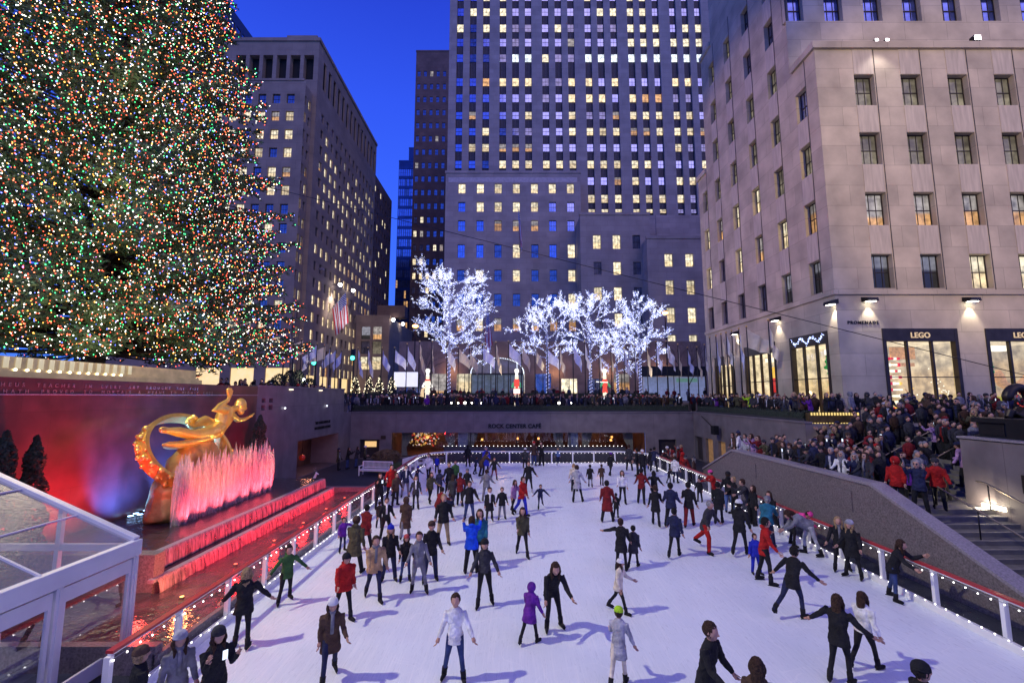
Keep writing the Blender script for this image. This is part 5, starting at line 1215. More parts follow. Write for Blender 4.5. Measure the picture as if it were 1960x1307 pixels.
def us_flag(label, hoist, pole0, pole1, w_, h_, rot, sag=.5):
    """striped flag hanging from an angled pole"""
    t = thing('striped_flag', label, 'flag', pole0)
    MB().tube([pole0,pole1],[.09,.05],8).build('pole', mat('pale_pole',(.5,.5,.52),.4,.5), t)
    red = mat('flag_red',(.55,.04,.06),.7,var=.1); wh = mat('flag_white',(.75,.75,.78),.7,var=.05); bl = mat('flag_blue',(.03,.05,.32),.7,var=.1)
    hoist = Vector(hoist); dx = Vector(rot).normalized(); mb = MB(); st_ = MB(); nx = 26; vs = []
    # stripes run down the fall of the cloth: hoist edge lies along the pole, fly hangs down
    pd = (Vector(pole1)-Vector(pole0)).normalized()
    P = lambda s_,f: hoist - pd*(h_*s_) *(1-.15*f)+ Vector((0,0,-1))*w_*f + dx*(.35*f*w_*.3+.10*math.sin(s_*16+f*2)*(.3+f)) + pd.cross(dx)*.0
    for i in range(26):
        for j in range(16):
            s0,s1,f0,f1 = i/26,(i+1)/26,j/16,(j+1)/16; c_ = 0 if (i//2)%2==0 else 1
            if i < 14 and j < 6: c_ = 2
            mb.add([P(s0,f0),P(s1,f0),P(s1,f1),P(s0,f1)],[(0,1,2,3)],c_,True)
    for r_ in range(9):
        for k in range(6 if r_%2==0 else 5):
            f = (.5+r_)/9*.36; s_ = ((.5+k) if r_%2==0 else (1+k))/6*.53
            p = P(s_,f); 
            for sg in (1,-1): st_.ball(p+dx.cross(Vector((0,0,1))).normalized()*.0+pd.cross(Vector((0,0,1))).normalized()*.03*sg,.035*w_/2.6,5,3)
    mb.build('flag',[red,wh,bl],t); st_.build('stars',wh,t)
a = PX(629,598,XM); b_ = a+Vector((4.2,-1.5,4.2))*.95
us_flag('large star-striped flag on an angled pole on the left building', b_, a, b_, 6.4, 4.6, (1,.2,0))
lamp('SPOT','flag_fill_spot',(XM+6,a.y-6,a.z-4),1500,(1,.93,.88),(a.x+3,a.y-1,a.z),.2,70,.8)  # unseen spot added to brighten the dim striped flag
p = PY(992,412,85.6); a = Vector((p.x+.2,86,p.z-6.5)); b_ = Vector((p.x,82.6,p.z)); us_flag('star-striped flag hanging high on the pale block of the tower', b_, a, b_, 5.4, 3.6, (.6,.1,0))
p = PY(936,600,72); a = Vector((p.x-1.5,75,p.z-3.5)); b_ = Vector((p.x,70.5,p.z)); us_flag('star-striped flag leaning between the big lit tree and the round one', b_, a, b_, 5.2, 3.4, (1.6,.0,0))
# =====================================================================
# LIT FIGURES, BRONZES, BENCHES, STREET THINGS
# =====================================================================
LF = emis('figure_glow',(1,.86,.66),1.25); LR = mat('figure_red',(.6,.05,.04),.5,var=.1,emit=(1,.10,.06),es=.8); LGN = mat('figure_green',(.05,.35,.12),.5,var=.1,emit=(.1,.55,.25),es=.5); LWH = emis('figure_white',(1,.95,.88),1.5)
def toy(label, x, y, inst):
    t = thing('illuminated_figure', label, 'light sculpture', (x,y,PL), 'illuminated toy musicians'); z = PL; S = 1.34
    Z = lambda a: z+a*S
    m = MB(); m.tube([(x,y,Z(0)),(x,y,Z(.5)),(x,y,Z(1.5))],[.28,.24,.22],12); m.ball((x,y,Z(.02)),.34,10,5,sc=(1,1,.3)); m.build('legs', LF, t)
    m = MB(); m.rings([(x,y,Z(1.45),.30,.22),(x,y,Z(1.6),.27,.2),(x,y,Z(1.9),.22,.17),(x,y,Z(2.15),.34,.2),(x,y,Z(2.35),.30,.18),(x,y,Z(2.42),.12,.1)]); m.build('tunic', LR if inst!='horn' else LF, t)
    m = MB(); m.ball((x,y,Z(2.62)),.20,10,8,sc=(1,1,1.1)); m.ball((x,y-.2,Z(2.60)),.045,6,4); m.build('head', LF, t)
    for s_ in (-.07,.07): MB().ball((x+s_,y-.185,Z(2.66)),.026,6,4).build('eye', BLACKM, t)
    m = MB(); m.rings([(x,y,Z(2.76),.22,.22),(x,y,Z(2.82),.16,.16),(x,y,Z(2.95),.13,.13),(x,y,Z(3.10),.23,.23),(x,y,Z(3.26),.24,.24),(x,y,Z(3.34),.12,.12)]); m.build('hat', LWH, t)
    MB().rings([(x,y,Z(2.38),.24,.19),(x,y,Z(2.45),.28,.22),(x,y,Z(2.5),.22,.18)]).build('ruff', LR, t)
    for s_ in (-1,1):
        m = MB(); m.tube([(x+s_*.3,y,Z(2.22)),(x+s_*.5,y-.12,Z(1.92)),(x+s_*.22,y-.36,Z(1.85 if inst!='flute' else 2.25))],[.11,.10,.07],8); m.build('arm', LGN if inst!='horn' else LWH, t)
        m = MB(); hx, hz = x+s_*.2, Z(1.85 if inst!='flute' else 2.25)
        for k in range(4): m.tube([(hx,y-.36,hz-.04+.03*k),(hx-s_*.06,y-.43,hz-.04+.03*k)],.016,5)
        m.tube([(hx,y-.36,hz+.05),(hx-s_*.01,y-.42,hz+.11)],.018,5); m.ball((hx,y-.37,hz),.07,7,5); m.build('hand', LF, t)
    if inst == 'drum':
        m = MB(); m.tube([(x,y-.42,Z(1.35)),(x,y-.42,Z(1.75))],.34,16); m.build('drum', LWH, t); m = MB(); m.tube([(x,y-.42,Z(1.33)),(x,y-.42,Z(1.38))],.36,16); m.tube([(x,y-.42,Z(1.73)),(x,y-.42,Z(1.78))],.36,16); m.build('drum_rims', LR, t)
    elif inst == 'flute': MB().tube([(x-1.0,y-.40,Z(2.30)),(x+.25,y-.40,Z(2.24))],.045,8).build('flute', LWH, t)
    else:
        MB().tube([(x-.1,y-.3,Z(1.9)),(x-.45,y-.38,Z(1.7)),(x-.5,y-.4,Z(1.2)),(x-.42,y-.42,Z(.85))],[.06,.13,.20,.12],8).build('horn', mat('figure_gold',(.5,.4,.2),.4,emit=(1,.7,.35),es=.8), t)
    return t
toy('leftmost glowing toy musician with a curved golden horn', xu(818,750,48.6),48.6,'horn')
toy('middle glowing toy musician with a round drum, before the arch', xu(989,750,48.6),48.6,'drum')
toy('rightmost glowing toy musician holding a long flute', xu(1158,750,48.6),48.6,'flute')
for i,u in enumerate((864,877,890,903,921,1070,1093,1220,1260)):
    sl_ = ORD[i]+' small bright spotlight from the left above the dark hedge'
    p = PY(u,771,45.0); t = thing('ground_spotlight',sl_,'spotlight',p,'small spotlights above the hedge')
    MB().ball(p,.075 if i not in (2,5) else .12,8,6).build('lens',emis('spot_hot',(1,.93,.82),14),t); MB().bar(p+Vector((0,.1,-.1)),(p.x,p.y+.1,PL),.05,.05).build('stand',BLACKM,t)
for u in (830,1000,1170,1290): lamp('POINT','terrace_light',at(u,50.5,6.0),60,(1,.75,.5),size=.3)
for x in (-11,-6,-1,4,9,14): lamp('SPOT','flag_fill_light',(x,45.3,PL+2.3),330,(1,.88,.72),(x,47.6,PL+6.6),.2,80,.8)  # bare spots added above the crowd to warm the flags
for y in (31,36,41): lamp('SPOT','flag_fill_light',(-16.2,y,6.6),260,(1,.88,.75),(-18.6,y+1,10),.2,95,.8)  # same added spots for the flags over the left wall
tw = thing('terrace_wall','low pale stone terrace wall with hedge behind the far crowd','wall',(0,53,PL)); MB().box(-20,17,53,53.4,PL,PL+1.25).build('wall_face', mat('pale_stone',(.38,.34,.30),.8,var=.2), tw)
hedge('long clipped hedge on the terrace wall below the lit trees',-20,17,53.5,54.3,WP,WP+1.1)
# bronze kneeling pair silhouettes (plain generic bronzes)
BZ = mat('dark_bronze',(.035,.028,.024),.45,.7,var=.3,scale=3)
def bronze1():
    c_ = PY(1550,780,27.2); x, y = c_.x, 27.3; z = PL+.75; t = thing('bronze_statue','dark bronze statue of a crouching figure bending over a rock','statue',(x,y,PL))
    MB().box(x-1.1,x+1.1,y-.5,y+.5,PL,PL+.75).build('plinth', BLACKM, t)
    m = MB(); m.tube([(x-.95,y,z),(x-.85,y,z+.7),(x-.75,y,z+1.35),(x-.45,y,z+1.62)],[.2,.2,.24,.28],10); m.tube([(x-.55,y,z+1.6),(x-.1,y,z+1.75),(x+.3,y,z+1.45),(x+.42,y,z+.95)],[.28,.36,.32,.2],10)
    m.tube([(x+.2,y,z+1.6),(x+.35,y,z+1.85)],[.13,.12],8); m.ball((x+.42,y,z+1.98),.2,10,8); m.tube([(x+.3,y-.2,z+1.5),(x+.6,y-.3,z+1.1),(x+.9,y-.25,z+1.12)],[.13,.1,.07],8)
    m.tube([(x-.6,y-.1,z+1.4),(x-.1,y-.15,z+.9),(x-.3,y-.1,z+.1)],[.22,.18,.12],8)
    m.tube([(x-.3,y,z),(x+.3,y,z+.75),(x+1.0,y,z+.2),(x+1.1,y,z)],[.35,.5,.4,.2],9)
    for k in range(4): m.tube([(x+.9,y-.25,z+1.12),(x+1.0,y-.25+.02*k,z+1.10+.02*k)],.02,5)
    mesh_obj('figure', remesh(m,.05,1,'figure'), BZ, t)
    for v_ in t.children[-1].data.vertices: v_.co -= Vector((x,y,PL))
bronze1()
def bronze2():
    c_ = PY(1953,770,16.8); x, y = c_.x, 16.8; z = PL+.8; t = thing('bronze_statue','dark curved bronze figure with a red-berried wreath at the right edge','statue',(x,y,PL+.8))
    m = MB(); pts = []
    for k in range(14): a = R(-40+k*17); pts.append((x-.05+.42*math.cos(a),y,z+.62+.48*math.sin(a)))
    m.tube(pts,[.10]+[.17]*12+[.1],10); m.tube([(x-.2,y,z),(x,y,z+.15),(x+.6,y,z+.1)],[.25,.3,.3],9); m.tube([(x-.38,y,z+.3),(x-.5,y,z+.05),(x-.55,y,z)],[.16,.13,.12],8)
    mesh_obj('figure', remesh(m,.035,1,'figure'), BZ, t)
    for v_ in t.children[-1].data.vertices: v_.co -= Vector((x,y,PL+.8))
    b_ = MB(); rg = random.Random(2)
    for k in range(16): a = rg.uniform(0,6.28); b_.ball((x-.02+.22*math.cos(a),y-.1,z+.66+.24*math.sin(a)),.025,6,4)
    ob = b_.build('berries', mat('red_berries',(.5,.03,.02),.3,var=0,emit=(1,.08,.03),es=.25), t)
bronze2()
def bench(label, x, y, rz, z=-.05):
    t = thing('bench', label, 'bench', (x,y,z)); w_ = 1.15
    def pt(nm, mb): ob = bpy.data.objects.new(nm, mb.mesh(nm, WHT)); COL.objects.link(ob); ob.parent = t
    m = MB()
    for k in range(6): m.box(-w_,w_,-.5+.095*k,-.43+.095*k,.43,.455)
    pt('seat', m); m = MB(); m.box(-w_,w_,.10,.15,.92,.99); m.box(-w_,w_,.09,.14,.50,.55)
    for k in range(24): xx = -w_+.05+k*(2*w_-.1)/23; m.box(xx-.018,xx+.018,.105,.135,.55,.92)
    pt('backrest', m)
    for sx_ in (-1,1):
        for yy in (-.46,.12): m = MB(); m.box(sx_*w_-.035,sx_*w_+.035,yy-.035,yy+.035,0,.66 if yy<0 else .95); pt('leg', m)
        m = MB(); m.box(sx_*w_-.045,sx_*w_+.045,-.54,.12,.655,.69); pt('armrest', m)
    m = MB(); m.box(-w_,w_,-.48,-.45,.34,.43); pt('apron', m)
    t.rotation_euler = (0,0,rz); return t
bench('white slatted wooden bench facing the fountain by the planter', -9.9, 34.2, R(-10))
bench('second white bench half hidden behind the planter bush', -7.9, 36.6, R(75))
pb = leafy('flower_bush','round reddish-green flowering bush in the planter behind the white bench','bush',(-9.7,36.0,.35),1.05,1.25,mat('autumn_leaves',(.13,.09,.04),.8,var=.8,scale=3),3200,'ball',.08,seed=6)
MB().box(-10.9,-8.5,35.4,36.6,-.05,.55).build('planter_box', mat('green_planter',(.05,.09,.03),.7), pb)
dr = thing('reindeer_ornament','small white reindeer lawn figure near the fountain end','ornament',(-12.3,28.3,-.05)); x,y,z = -12.3,28.3,-.05
m = MB(); m.tube([(x-.35,y,z+.62),(x,y,z+.60),(x+.3,y,z+.68)],[.13,.16,.14],8); m.tube([(x+.3,y,z+.7),(x+.42,y,z+1.0),(x+.46,y,z+1.08)],[.1,.07,.06],8); m.tube([(x+.42,y,z+1.12),(x+.62,y,z+1.04)],[.07,.035],7)
for dx_,dy_ in ((-.32,-.08),(-.3,.08),(.25,-.08),(.28,.08)): m.tube([(x+dx_,y+dy_,z+.6),(x+dx_-.03,y+dy_,z+.33),(x+dx_,y+dy_,z)],[.06,.035,.025],6)
for s_ in (-1,1): m.tube([(x+.42,y+.03*s_,z+1.15),(x+.36,y+.14*s_,z+1.4),(x+.5,y+.2*s_,z+1.6)],[.02,.018,.01],5); m.tube([(x+.37,y+.13*s_,z+1.35),(x+.25,y+.16*s_,z+1.5)],.012,5)
me = remesh(m,.03,1,'body'); ob = mesh_obj('body', me, WHT, dr)
for v_ in me.vertices: v_.co -= Vector((-12.3,28.3,-.05))
for i,(u,v) in enumerate(((601,694),(675,685))):
    p = PY(u,v,70); t = thing('traffic_light', ['left green traffic light behind the flags','right green traffic light on a curved arm behind the flags'][i],'traffic light',p)
    MB().box(p.x-.3,p.x+.3,p.y,p.y+.4,p.z-.4,p.z+1.4).build('housing',BLACKM,t); MB().ball((p.x,p.y-.05,p.z),.33,10,7).build('green_lens',emis('green_signal',(.05,1,.62),7),t); MB().tube([(p.x+.1,p.y+.2,WP),(p.x+.1,p.y+.2,p.z)],.09,8).build('pole',BLACKM,t)
p = PX(582,727,-17.8); t = thing('camera_flash','bright white starburst of a light among the crowd on the left wall','light',p); MB().ball(p,.13,10,7).build('bulb',emis('flash',(.85,.9,1),30),t); MB().box(p.x-.1,p.x+.1,p.y+.1,p.y+.2,p.z-.1,p.z+.1).build('housing',BLACKM,t)
for i,(u,v) in enumerate(((795,624),(1273,599))):
    p = PY(u,v,63); t = thing('street_lamp',['orange street lamp left of the big lit tree','orange street lamp at the right edge of the lit trees'][i],'street lamp',p); MB().tube([(p.x,p.y,WP),(p.x,p.y,p.z-.2)],[.12,.07],8).build('pole',BLACKM,t); MB().ball(p,.36,10,7,sc=(1.2,1,.7)).build('lamp_globe',emis('sodium',(1,.42,.12),9),t); MB().ball((p.x,p.y,p.z+.25),.3,8,5,sc=(1.3,1,.4)).build('cap',BLACKM,t)
# small lit conifers and street shrubs
for i,(u,v,h) in enumerate(((534,735,2.0),(554,735,2.3),(570,735,2.4),(592,738,1.9),(521,738,1.6))):
    p = PX(u,v,-17.2); leafy('potted_shrub',f'round dark shrub, {ORD[i]} along the left wall top before the lit shops','shrub',(p.x,p.y,WP),h,.75,CON,900,'ball',.08,seed=30+i)
for i,u in enumerate((680,706,726,750)):
    b0 = at(u,58); t = leafy('lit_conifer','small conical conifer with warm white lights, '+['leftmost','second','third','rightmost'][i]+' of four beyond the left crowd','tree',b0,3.2,.8,CON,700,'cone',.1,seed=50+i); m = MB(); rg = random.Random(i)
    for k in range(90): f = rg.random(); a = rg.uniform(0,6.28); r_ = .8*(1-f)**.55; m.octa((b0.x+r_*math.cos(a),b0.y+r_*math.sin(a),b0.z+3.1*f),.05)
    m.build('bulbs',emis('warm_bulb',(1,.85,.55),4),t,kind='stuff')
# taxi seen over the wall at left
p = PX(395,728,-30); t = thing('taxi','yellow taxi with glowing roof light passing behind the red wall','car',(p.x,p.y,WP))
YEL = mat('taxi_yellow',(.75,.36,.02),.25,var=.05,coat=.5)
x,y,z = p.x,p.y,WP
m = MB(); m.box(x-.9,x+.9,y-2.3,y+2.3,z+.35,z+.95); m.add([(x-.8,y-1.3,z+.95),(x+.8,y-1.3,z+.95),(x+.8,y+1.6,z+.95),(x-.8,y+1.6,z+.95),(x-.68,y-.7,z+1.48),(x+.68,y-.7,z+1.48),(x+.68,y+1.1,z+1.48),(x-.68,y+1.1,z+1.48)],[(4,5,6,7),(0,1,5,4),(1,2,6,5),(2,3,7,6),(3,0,4,7)]); m.build('body',YEL,t,bevel=.06)
m = MB(); m.box(x+.70,x+.745,y-.9,y+1.2,z+1.0,z+1.38); m.build('window',mat('car_glass',(.02,.02,.03),.05),t)
for sy in (-1.45,1.45):
    for sx_ in (-.85,.85): m = MB(); m.tube([(x+sx_-.1,y+sy,z+.33),(x+sx_+.1,y+sy,z+.33)],.33,14); m.build('wheel',BLACKM,t)
MB().box(x-.3,x+.3,y-.1,y+.1,z+1.5,z+1.65).build('roof_sign',emis('taxi_sign',(1,.75,.3),3),t)
# overhead cable
a = PY(500,355,79); b_ = PY(2100,752,22); t = thing('overhead_cable','thin dark cable slanting down across the whole square to the right','cable',a); m = MB()
m.tube([a.lerp(b_,k/30) for k in range(31)],[.055-.035*k/30 for k in range(31)],5); m.build('wire',BLACKM,t)
# =====================================================================
# TENT
# =====================================================================
def tent():
    Yc, Xc, Zc = 10.9, -8.55, 2.42; t = thing('glass_roof_tent','white framed tent with transparent gabled roof at the lower left corner','tent',(Xc,Yc,0))
    WT = mat('white_aluminium',(.66,.66,.70),.35,.2,var=.06); Yn = 2.0; Xr = -12.6; Zr_ = 4.15
    a = MB(); a.obox((Xc,(Yc+Yn)/2,Zc-.13),(.09,0,0),(0,(Yc-Yn)/2,0),(0,0,.17)); a.build('eave_beam', WT, t, bevel=.015)
    a = MB(); a.bar((Xc,Yc-.08,Zc+.04),(Xr,Yc-.08,Zr_),.16,.12); a.build('gable_beam', WT, t, bevel=.01)
    a = MB(); a.bar((Xr,Yc-.08,Zr_),(Xr-4.1,Yc-.08,Zc+.04),.16,.12); a.build('gable_beam', WT, t)
    a = MB(); a.bar((Xr,Yc,Zr_+.02),(Xr,Yn,Zr_+.02),.14,.1); a.build('ridge_beam', WT, t)
    for y in (8.7,6.6,4.4): a = MB(); a.bar((Xc,y,Zc+.03),(Xr,y,Zr_+.02),.045,.04); a.build('rafter', WT, t)
    for f in (.33,.66): a = MB(); x_ = Xc+(Xr-Xc)*f; z_ = Zc+(Zr_-Zc)*f; a.bar((x_,Yc,z_+.02),(x_,Yn,z_+.02),.03,.03); a.build('purlin', WT, t)
    ROOF = glass('roof_film',(.86,.86,.92),.05,.14,alpha=.24,gcol=(.85,.87,1))
    nbp = ROOF.node_tree.nodes.new('ShaderNodeBump'); tx = ROOF.node_tree.nodes.new('ShaderNodeTexNoise'); tx.inputs['Scale'].default_value = 9; tx.inputs['Detail'].default_value = 5; nbp.inputs['Strength'].default_value = .12; nbp.inputs['Distance'].default_value = .06
    tcc = ROOF.node_tree.nodes.new('ShaderNodeTexCoord'); ROOF.node_tree.links.new(tcc.outputs['Object'],tx.inputs['Vector']); ROOF.node_tree.links.new(tx.outputs['Fac'],nbp.inputs['Height'])
    for q_ in ROOF.node_tree.nodes:
        if q_.type == 'BSDF_GLOSSY': ROOF.node_tree.links.new(nbp.outputs[0], q_.inputs['Normal'])
    r_ = MB(); r_.quad((Xc,Yc-.05,Zc+.02),(Xc,Yn,Zc+.02),(Xr,Yn,Zr_-.01),(Xr,Yc-.05,Zr_-.01)); r_.build('roof_film', ROOF, t)
    r_ = MB(); r_.quad((Xr,Yc-.05,Zr_-.01),(Xr,Yn,Zr_-.01),(Xr-4.1,Yn,Zc),(Xr-4.1,Yc-.05,Zc)); r_.build('roof_film', ROOF, t)
    for y in (Yc-.1,9.05,7.35,5.6): a = MB(); a.box(Xc-.06,Xc+.06,y-.07,y+.07,-.06,Zc-.3); a.box(Xc-.03,Xc+.075,y-.015,y+.015,-.06,Zc-.3); a.build('post', WT, t)
    for y0,y1 in ((9.15,10.72),(7.45,8.95),(5.7,7.25)):
        a = MB(); a.box(Xc-.03,Xc+.03,y0,y1,Zc-.62,Zc-.34); a.box(Xc-.03,Xc+.03,y0,y1,-.02,.28); a.box(Xc-.03,Xc+.03,y0,y0+.07,.28,Zc-.62); a.box(Xc-.03,Xc+.03,y1-.07,y1,.28,Zc-.62); f_ = a.build('window', WT, t)
        g = MB(); g.quad((Xc,y0+.07,.28),(Xc,y1-.07,.28),(Xc,y1-.07,Zc-.62),(Xc,y0+.07,Zc-.62)); go = g.build('pane', glass('tent_glass',(.85,.88,.95),.10), t); go.parent = f_
    a = MB()
    for k in range(9): x_ = Xc-.9*k*.98; 
    for x_ in (-10.3,-12.0,-13.8): a.box(x_-.05,x_+.05,Yc-.13,Yc-.03,-.06,Zc+(Xc-x_)*.42 if x_>Xr else 3.4)
    a.box(-16.6,Xc,Yc-.12,Yc-.04,Zc-.2,Zc-.05); a.build('end_frame', WT, t)
    d = thing('deck_chair_stack','dark table and blue-white information board inside the tent','board',(-9.4,8.6,0)); 
    MB().box(-9.5,-9.45,8.2,9.0,.75,1.35).build('board', [WHT], d); MB().box(-9.44,-9.43,8.22,8.98,.78,1.02).build('blue_band', mat('board_blue',(.04,.05,.35),.4), d)
    for y in (8.3,8.9): MB().box(-9.52,-9.47,y-.02,y+.02,-.06,.75).build('leg', BLACKM, d)
    b_ = thing('table','low dark table with white edge inside the tent','table',(-9.9,7.4,0)); MB().box(-10.4,-9.3,6.6,8.0,.68,.73).build('tabletop', WHT, b_)
    for x_,y_ in ((-10.3,6.7),(-9.4,6.7),(-10.3,7.9),(-9.4,7.9)): MB().box(x_-.03,x_+.03,y_-.03,y_+.03,-.06,.68).build('leg', BLACKM, b_)
    fs = MB(); fs.quad((-16.6,2,-.02),(-8.6,2,-.02),(-8.6,10.8,-.02),(-16.6,10.8,-.02)); fs.build('tent_floor', mat('blue_rubber',(.05,.055,.10),.4,var=.3), kind='structure')
tent()
# =====================================================================
# PEOPLE
# =====================================================================
SKIN = mat('skin',(.48,.27,.20),.55,var=.06,spec=.3); EYEM = mat('eye_dark',(.02,.015,.015),.3,var=0); LIP = mat('lips',(.40,.13,.12),.5,var=0)
_cl = {}
CC = dict(black=(.013,.013,.016), charcoal=(.035,.035,.042), grey=(.17,.17,.20), lightgrey=(.36,.36,.41), white=(.72,.70,.70), cream=(.62,.55,.46), navy=(.018,.022,.06), blue=(.01,.07,.62), teal=(.02,.13,.20), jeans=(.035,.055,.15), lightjeans=(.10,.16,.36),
  red=(.34,.012,.012), burgundy=(.16,.012,.015), pink=(.78,.06,.28), purple=(.12,.02,.26), lilac=(.38,.22,.42), brown=(.07,.040,.028), tan=(.40,.26,.14), olive=(.07,.065,.035), green=(.035,.10,.03), neon=(.45,.95,.03), yellow=(.65,.50,.03), khaki=(.32,.25,.14),
  hairblack=(.010,.008,.008), hairbrown=(.045,.022,.013), hairblond=(.36,.24,.12), hairgrey=(.28,.27,.27), orange=(.6,.15,.02), silver=(.5,.5,.55), striped=(.45,.08,.08), santa=(.55,.02,.02), royal=(.02,.03,.40))
def cloth(c, kind='cloth'):
    k = c+kind
    if k not in _cl: _cl[k] = mat(kind+'_'+c, CC[c], .85 if kind=='cloth' else .6, var=.45 if kind=='cloth' else .6, scale=5 if kind=='cloth' else 26, bump=.9, bscale=13 if kind=='cloth' else 45, spec=.25)
    return _cl[k]
def rotf(d, deg):  # rotate in the forward (-Y)/up plane
    a = R(deg); y = d.y*math.cos(a)+d.z*math.sin(a); z = -d.y*math.sin(a)+d.z*math.cos(a); return Vector((d.x,y,z))
POSES = dict(  # legs L,R: (fwd, out, knee); arms L,R: (fwd, out, elbow); lean
 s=[(2,4,2),(-2,4,2),(4,10,14),(4,10,14),2], w=[(22,3,10),(-18,4,22),(-16,9,26),(22,8,38),9], a=[(10,6,18),(-10,5,16),(12,36,22),(2,44,16),9],
 g=[(26,5,26),(-30,10,22),(20,38,20),(-6,44,15),20], p=[(2,4,2),(-2,4,2),(30,6,105),(34,6,100),8], b=[(14,6,20),(-12,6,6),(10,6,20),(16,8,25),62],
 h=[(3,7,4),(-3,7,4),(2,16,45),(2,16,45),3], k=[(6,9,8),(-5,8,10),(8,19,28),(2,17,32),3], t=[(16,7,20),(-18,6,10),(16,24,26),(-6,20,26),12],
 c=[(20,6,30),(4,8,20),(32,10,20),(30,10,20),38], u=[(4,5,4),(-3,5,4),(70,10,80),(60,14,100),5], l=[(8,6,10),(-10,6,4),(40,20,30),(46,14,60),22], r=[(10,6,14),(-6,6,8),(6,12,30),(50,60,10),8],
 n=[(14,4,6),(-16,4,12),(6,14,18),(16,12,50),12])
def build_person(pose, h, look, seed=0, near=False):
    """returns list of (name, mesh, [materials]) with the body first; local frame, facing -Y"""
    top, ln, bot, head, extra = look; rg = random.Random(seed); V = Vector
    L1, L2, A1, A2, lean = POSES[pose]; j = lambda t, s_: tuple(v+rg.uniform(-s_,s_) for v in t)
    L1, L2, A1, A2 = j(L1,3), j(L2,3), j(A1,6), j(A2,6); lean += rg.uniform(-2,2); fat = rg.uniform(.94,1.10)
    if rg.random() < .5: L1, L2, A1, A2 = L2, L1, A2, A1
    skirt = 'skirt' in extra
    def leg(sx, a):
        hp = V((sx*.05*h,0,0)); d = V((sx*math.sin(R(a[1])),0,-math.cos(R(a[1])))); d = rotf(d,a[0]); kn = hp+d*.245*h; d2 = rotf(d,-a[2]); return hp,kn,kn+d2*.235*h,d2
    lg = [leg(-1,L1),leg(1,L2)]; hz = .065*h-min(lg[0][2].z,lg[1][2].z); P0 = V((0,0,hz))
    lg = [tuple([q_+P0 for q_ in l_[:3]])+(l_[3],) for l_ in lg]
    up = rotf(V((0,0,1)),-lean); up = V((0,-math.sin(R(lean)),math.cos(R(lean))))
    upn = V((0,-math.sin(R(lean*1.0)),math.cos(R(lean*1.0)))); hl = lean*.55 if lean < 50 else lean*.9
    ch = P0+up*.20*h; sh = P0+up*.285*h; nk = P0+up*.315*h; hu = V((0,-math.sin(R(hl)),math.cos(R(hl)))); hd = nk+hu*.085*h; fwd = V((0,-math.cos(R(hl)),-math.sin(R(hl))))
    ar = []
    for sx,a in ((-1,A1),(1,A2)):
        s_ = sh+V((sx*.100*h*fat,0,0))-up*.015*h; d = V((sx*math.sin(R(a[1])),0,-math.cos(R(a[1])))); d = rotf(d,a[0]+lean*.3); el = s_+d*.165*h; d2 = rotf(d,a[2]); ha = el+d2*.15*h; ar.append((s_,el,ha,d2))
    vox = .015 if near else .022
    # body
    m = MB(); m.tube([P0-up*.03*h,P0+up*.06*h,P0+up*.12*h,ch,sh,nk],[(.075*h,.052*h),(.07*h,.048*h),(.062*h,.042*h),(.072*h,.048*h),(.055*h,.034*h),(.030*h,.030*h)],12)
    m.tube([nk-up*.02*h,hd],[.033*h,.03*h],8)
    r_ = .069*h; m.ball(hd,r_,14,10,sc=(.80,.93,1.06)); m.ball(hd+fwd*r_*.45-hu*r_*.62,r_*.50,8,6,sc=(.95,.8,.8)); m.tube([hd+fwd*r_*.80+hu*r_*.10,hd+fwd*r_*1.13-hu*r_*.22],[r_*.10,r_*.17],6)
    for sx in (-1,1): m.ball(hd+V((sx*r_*.80,0,0))-fwd*r_*.05,r_*.24,6,5,sc=(.45,.7,1.1))
    for s_,el,ha,d2 in ar: m.tube([s_,s_.lerp(el,.5),el,el.lerp(ha,.5),ha],[.018*h,.020*h,.019*h,.018*h,.015*h],8)
    for hp,kn,an,d2 in lg: m.tube([hp,hp.lerp(kn,.5),kn,kn.lerp(an,.4),an],[.046*h,.038*h,.028*h,.026*h,.018*h],8)
    me = remesh(m,vox,1,'person',.4)
    me.materials.clear(); skin = SKIN; ms = [skin,EYEM,LIP,cloth('black') if ('glove' in extra or rg.random() < .5) else skin]
    for p_ in me.polygons:
        c_ = p_.center
        for sx in (-1,1):
            if (c_-(hd+fwd*r_*.86+hu*r_*.16+V((sx*r_*.34,0,0)))).length < r_*.27: p_.material_index = 1
            if (c_-(hd+fwd*r_*.86+hu*r_*.40+V((sx*r_*.32,0,0)))).length < r_*.15: p_.material_index = 1
        if (c_-(hd+fwd*r_*.92-hu*r_*.52)).length < r_*.20: p_.material_index = 2
    # hands: palm, four unequal curled fingers, thumb from the side
    hm = MB()
    for sx,(s_,el,ha,d2) in zip((-1,1),ar):
        side = V((0,-1,0)); side = (side-d2*side.dot(d2)); side = side.normalized() if side.length > .1 else V((1,0,0)); nrm = d2.cross(side).normalized()*(-sx); cu = nrm
        H_ = h*.105; hm.tube([ha-d2*H_*.12,ha+d2*H_*.2,ha+d2*H_*.45],[(.15*H_,.10*H_),(.23*H_,.13*H_),(.22*H_,.10*H_)],8,3)
        for k,(o_,l_) in enumerate(((-.16,.46),(-.05,.54),(.06,.50),(.165,.38))):
            b0 = ha+d2*H_*.42-side*o_*H_*1.15; b1 = b0+(d2+cu*.25).normalized()*H_*l_*.5; b2 = b1+(d2+cu*.9).normalized()*H_*l_*.55; hm.tube([b0,b1,b2],[.055*H_,.052*H_,.038*H_],5,3)
        t0 = ha+d2*H_*.12+side*.17*H_; hm.tube([t0,t0+(d2*.7+side*.7)*H_*.22,t0+(d2+side*.35+cu*.3)*H_*.42],[.07*H_,.062*H_,.045*H_],5,3)
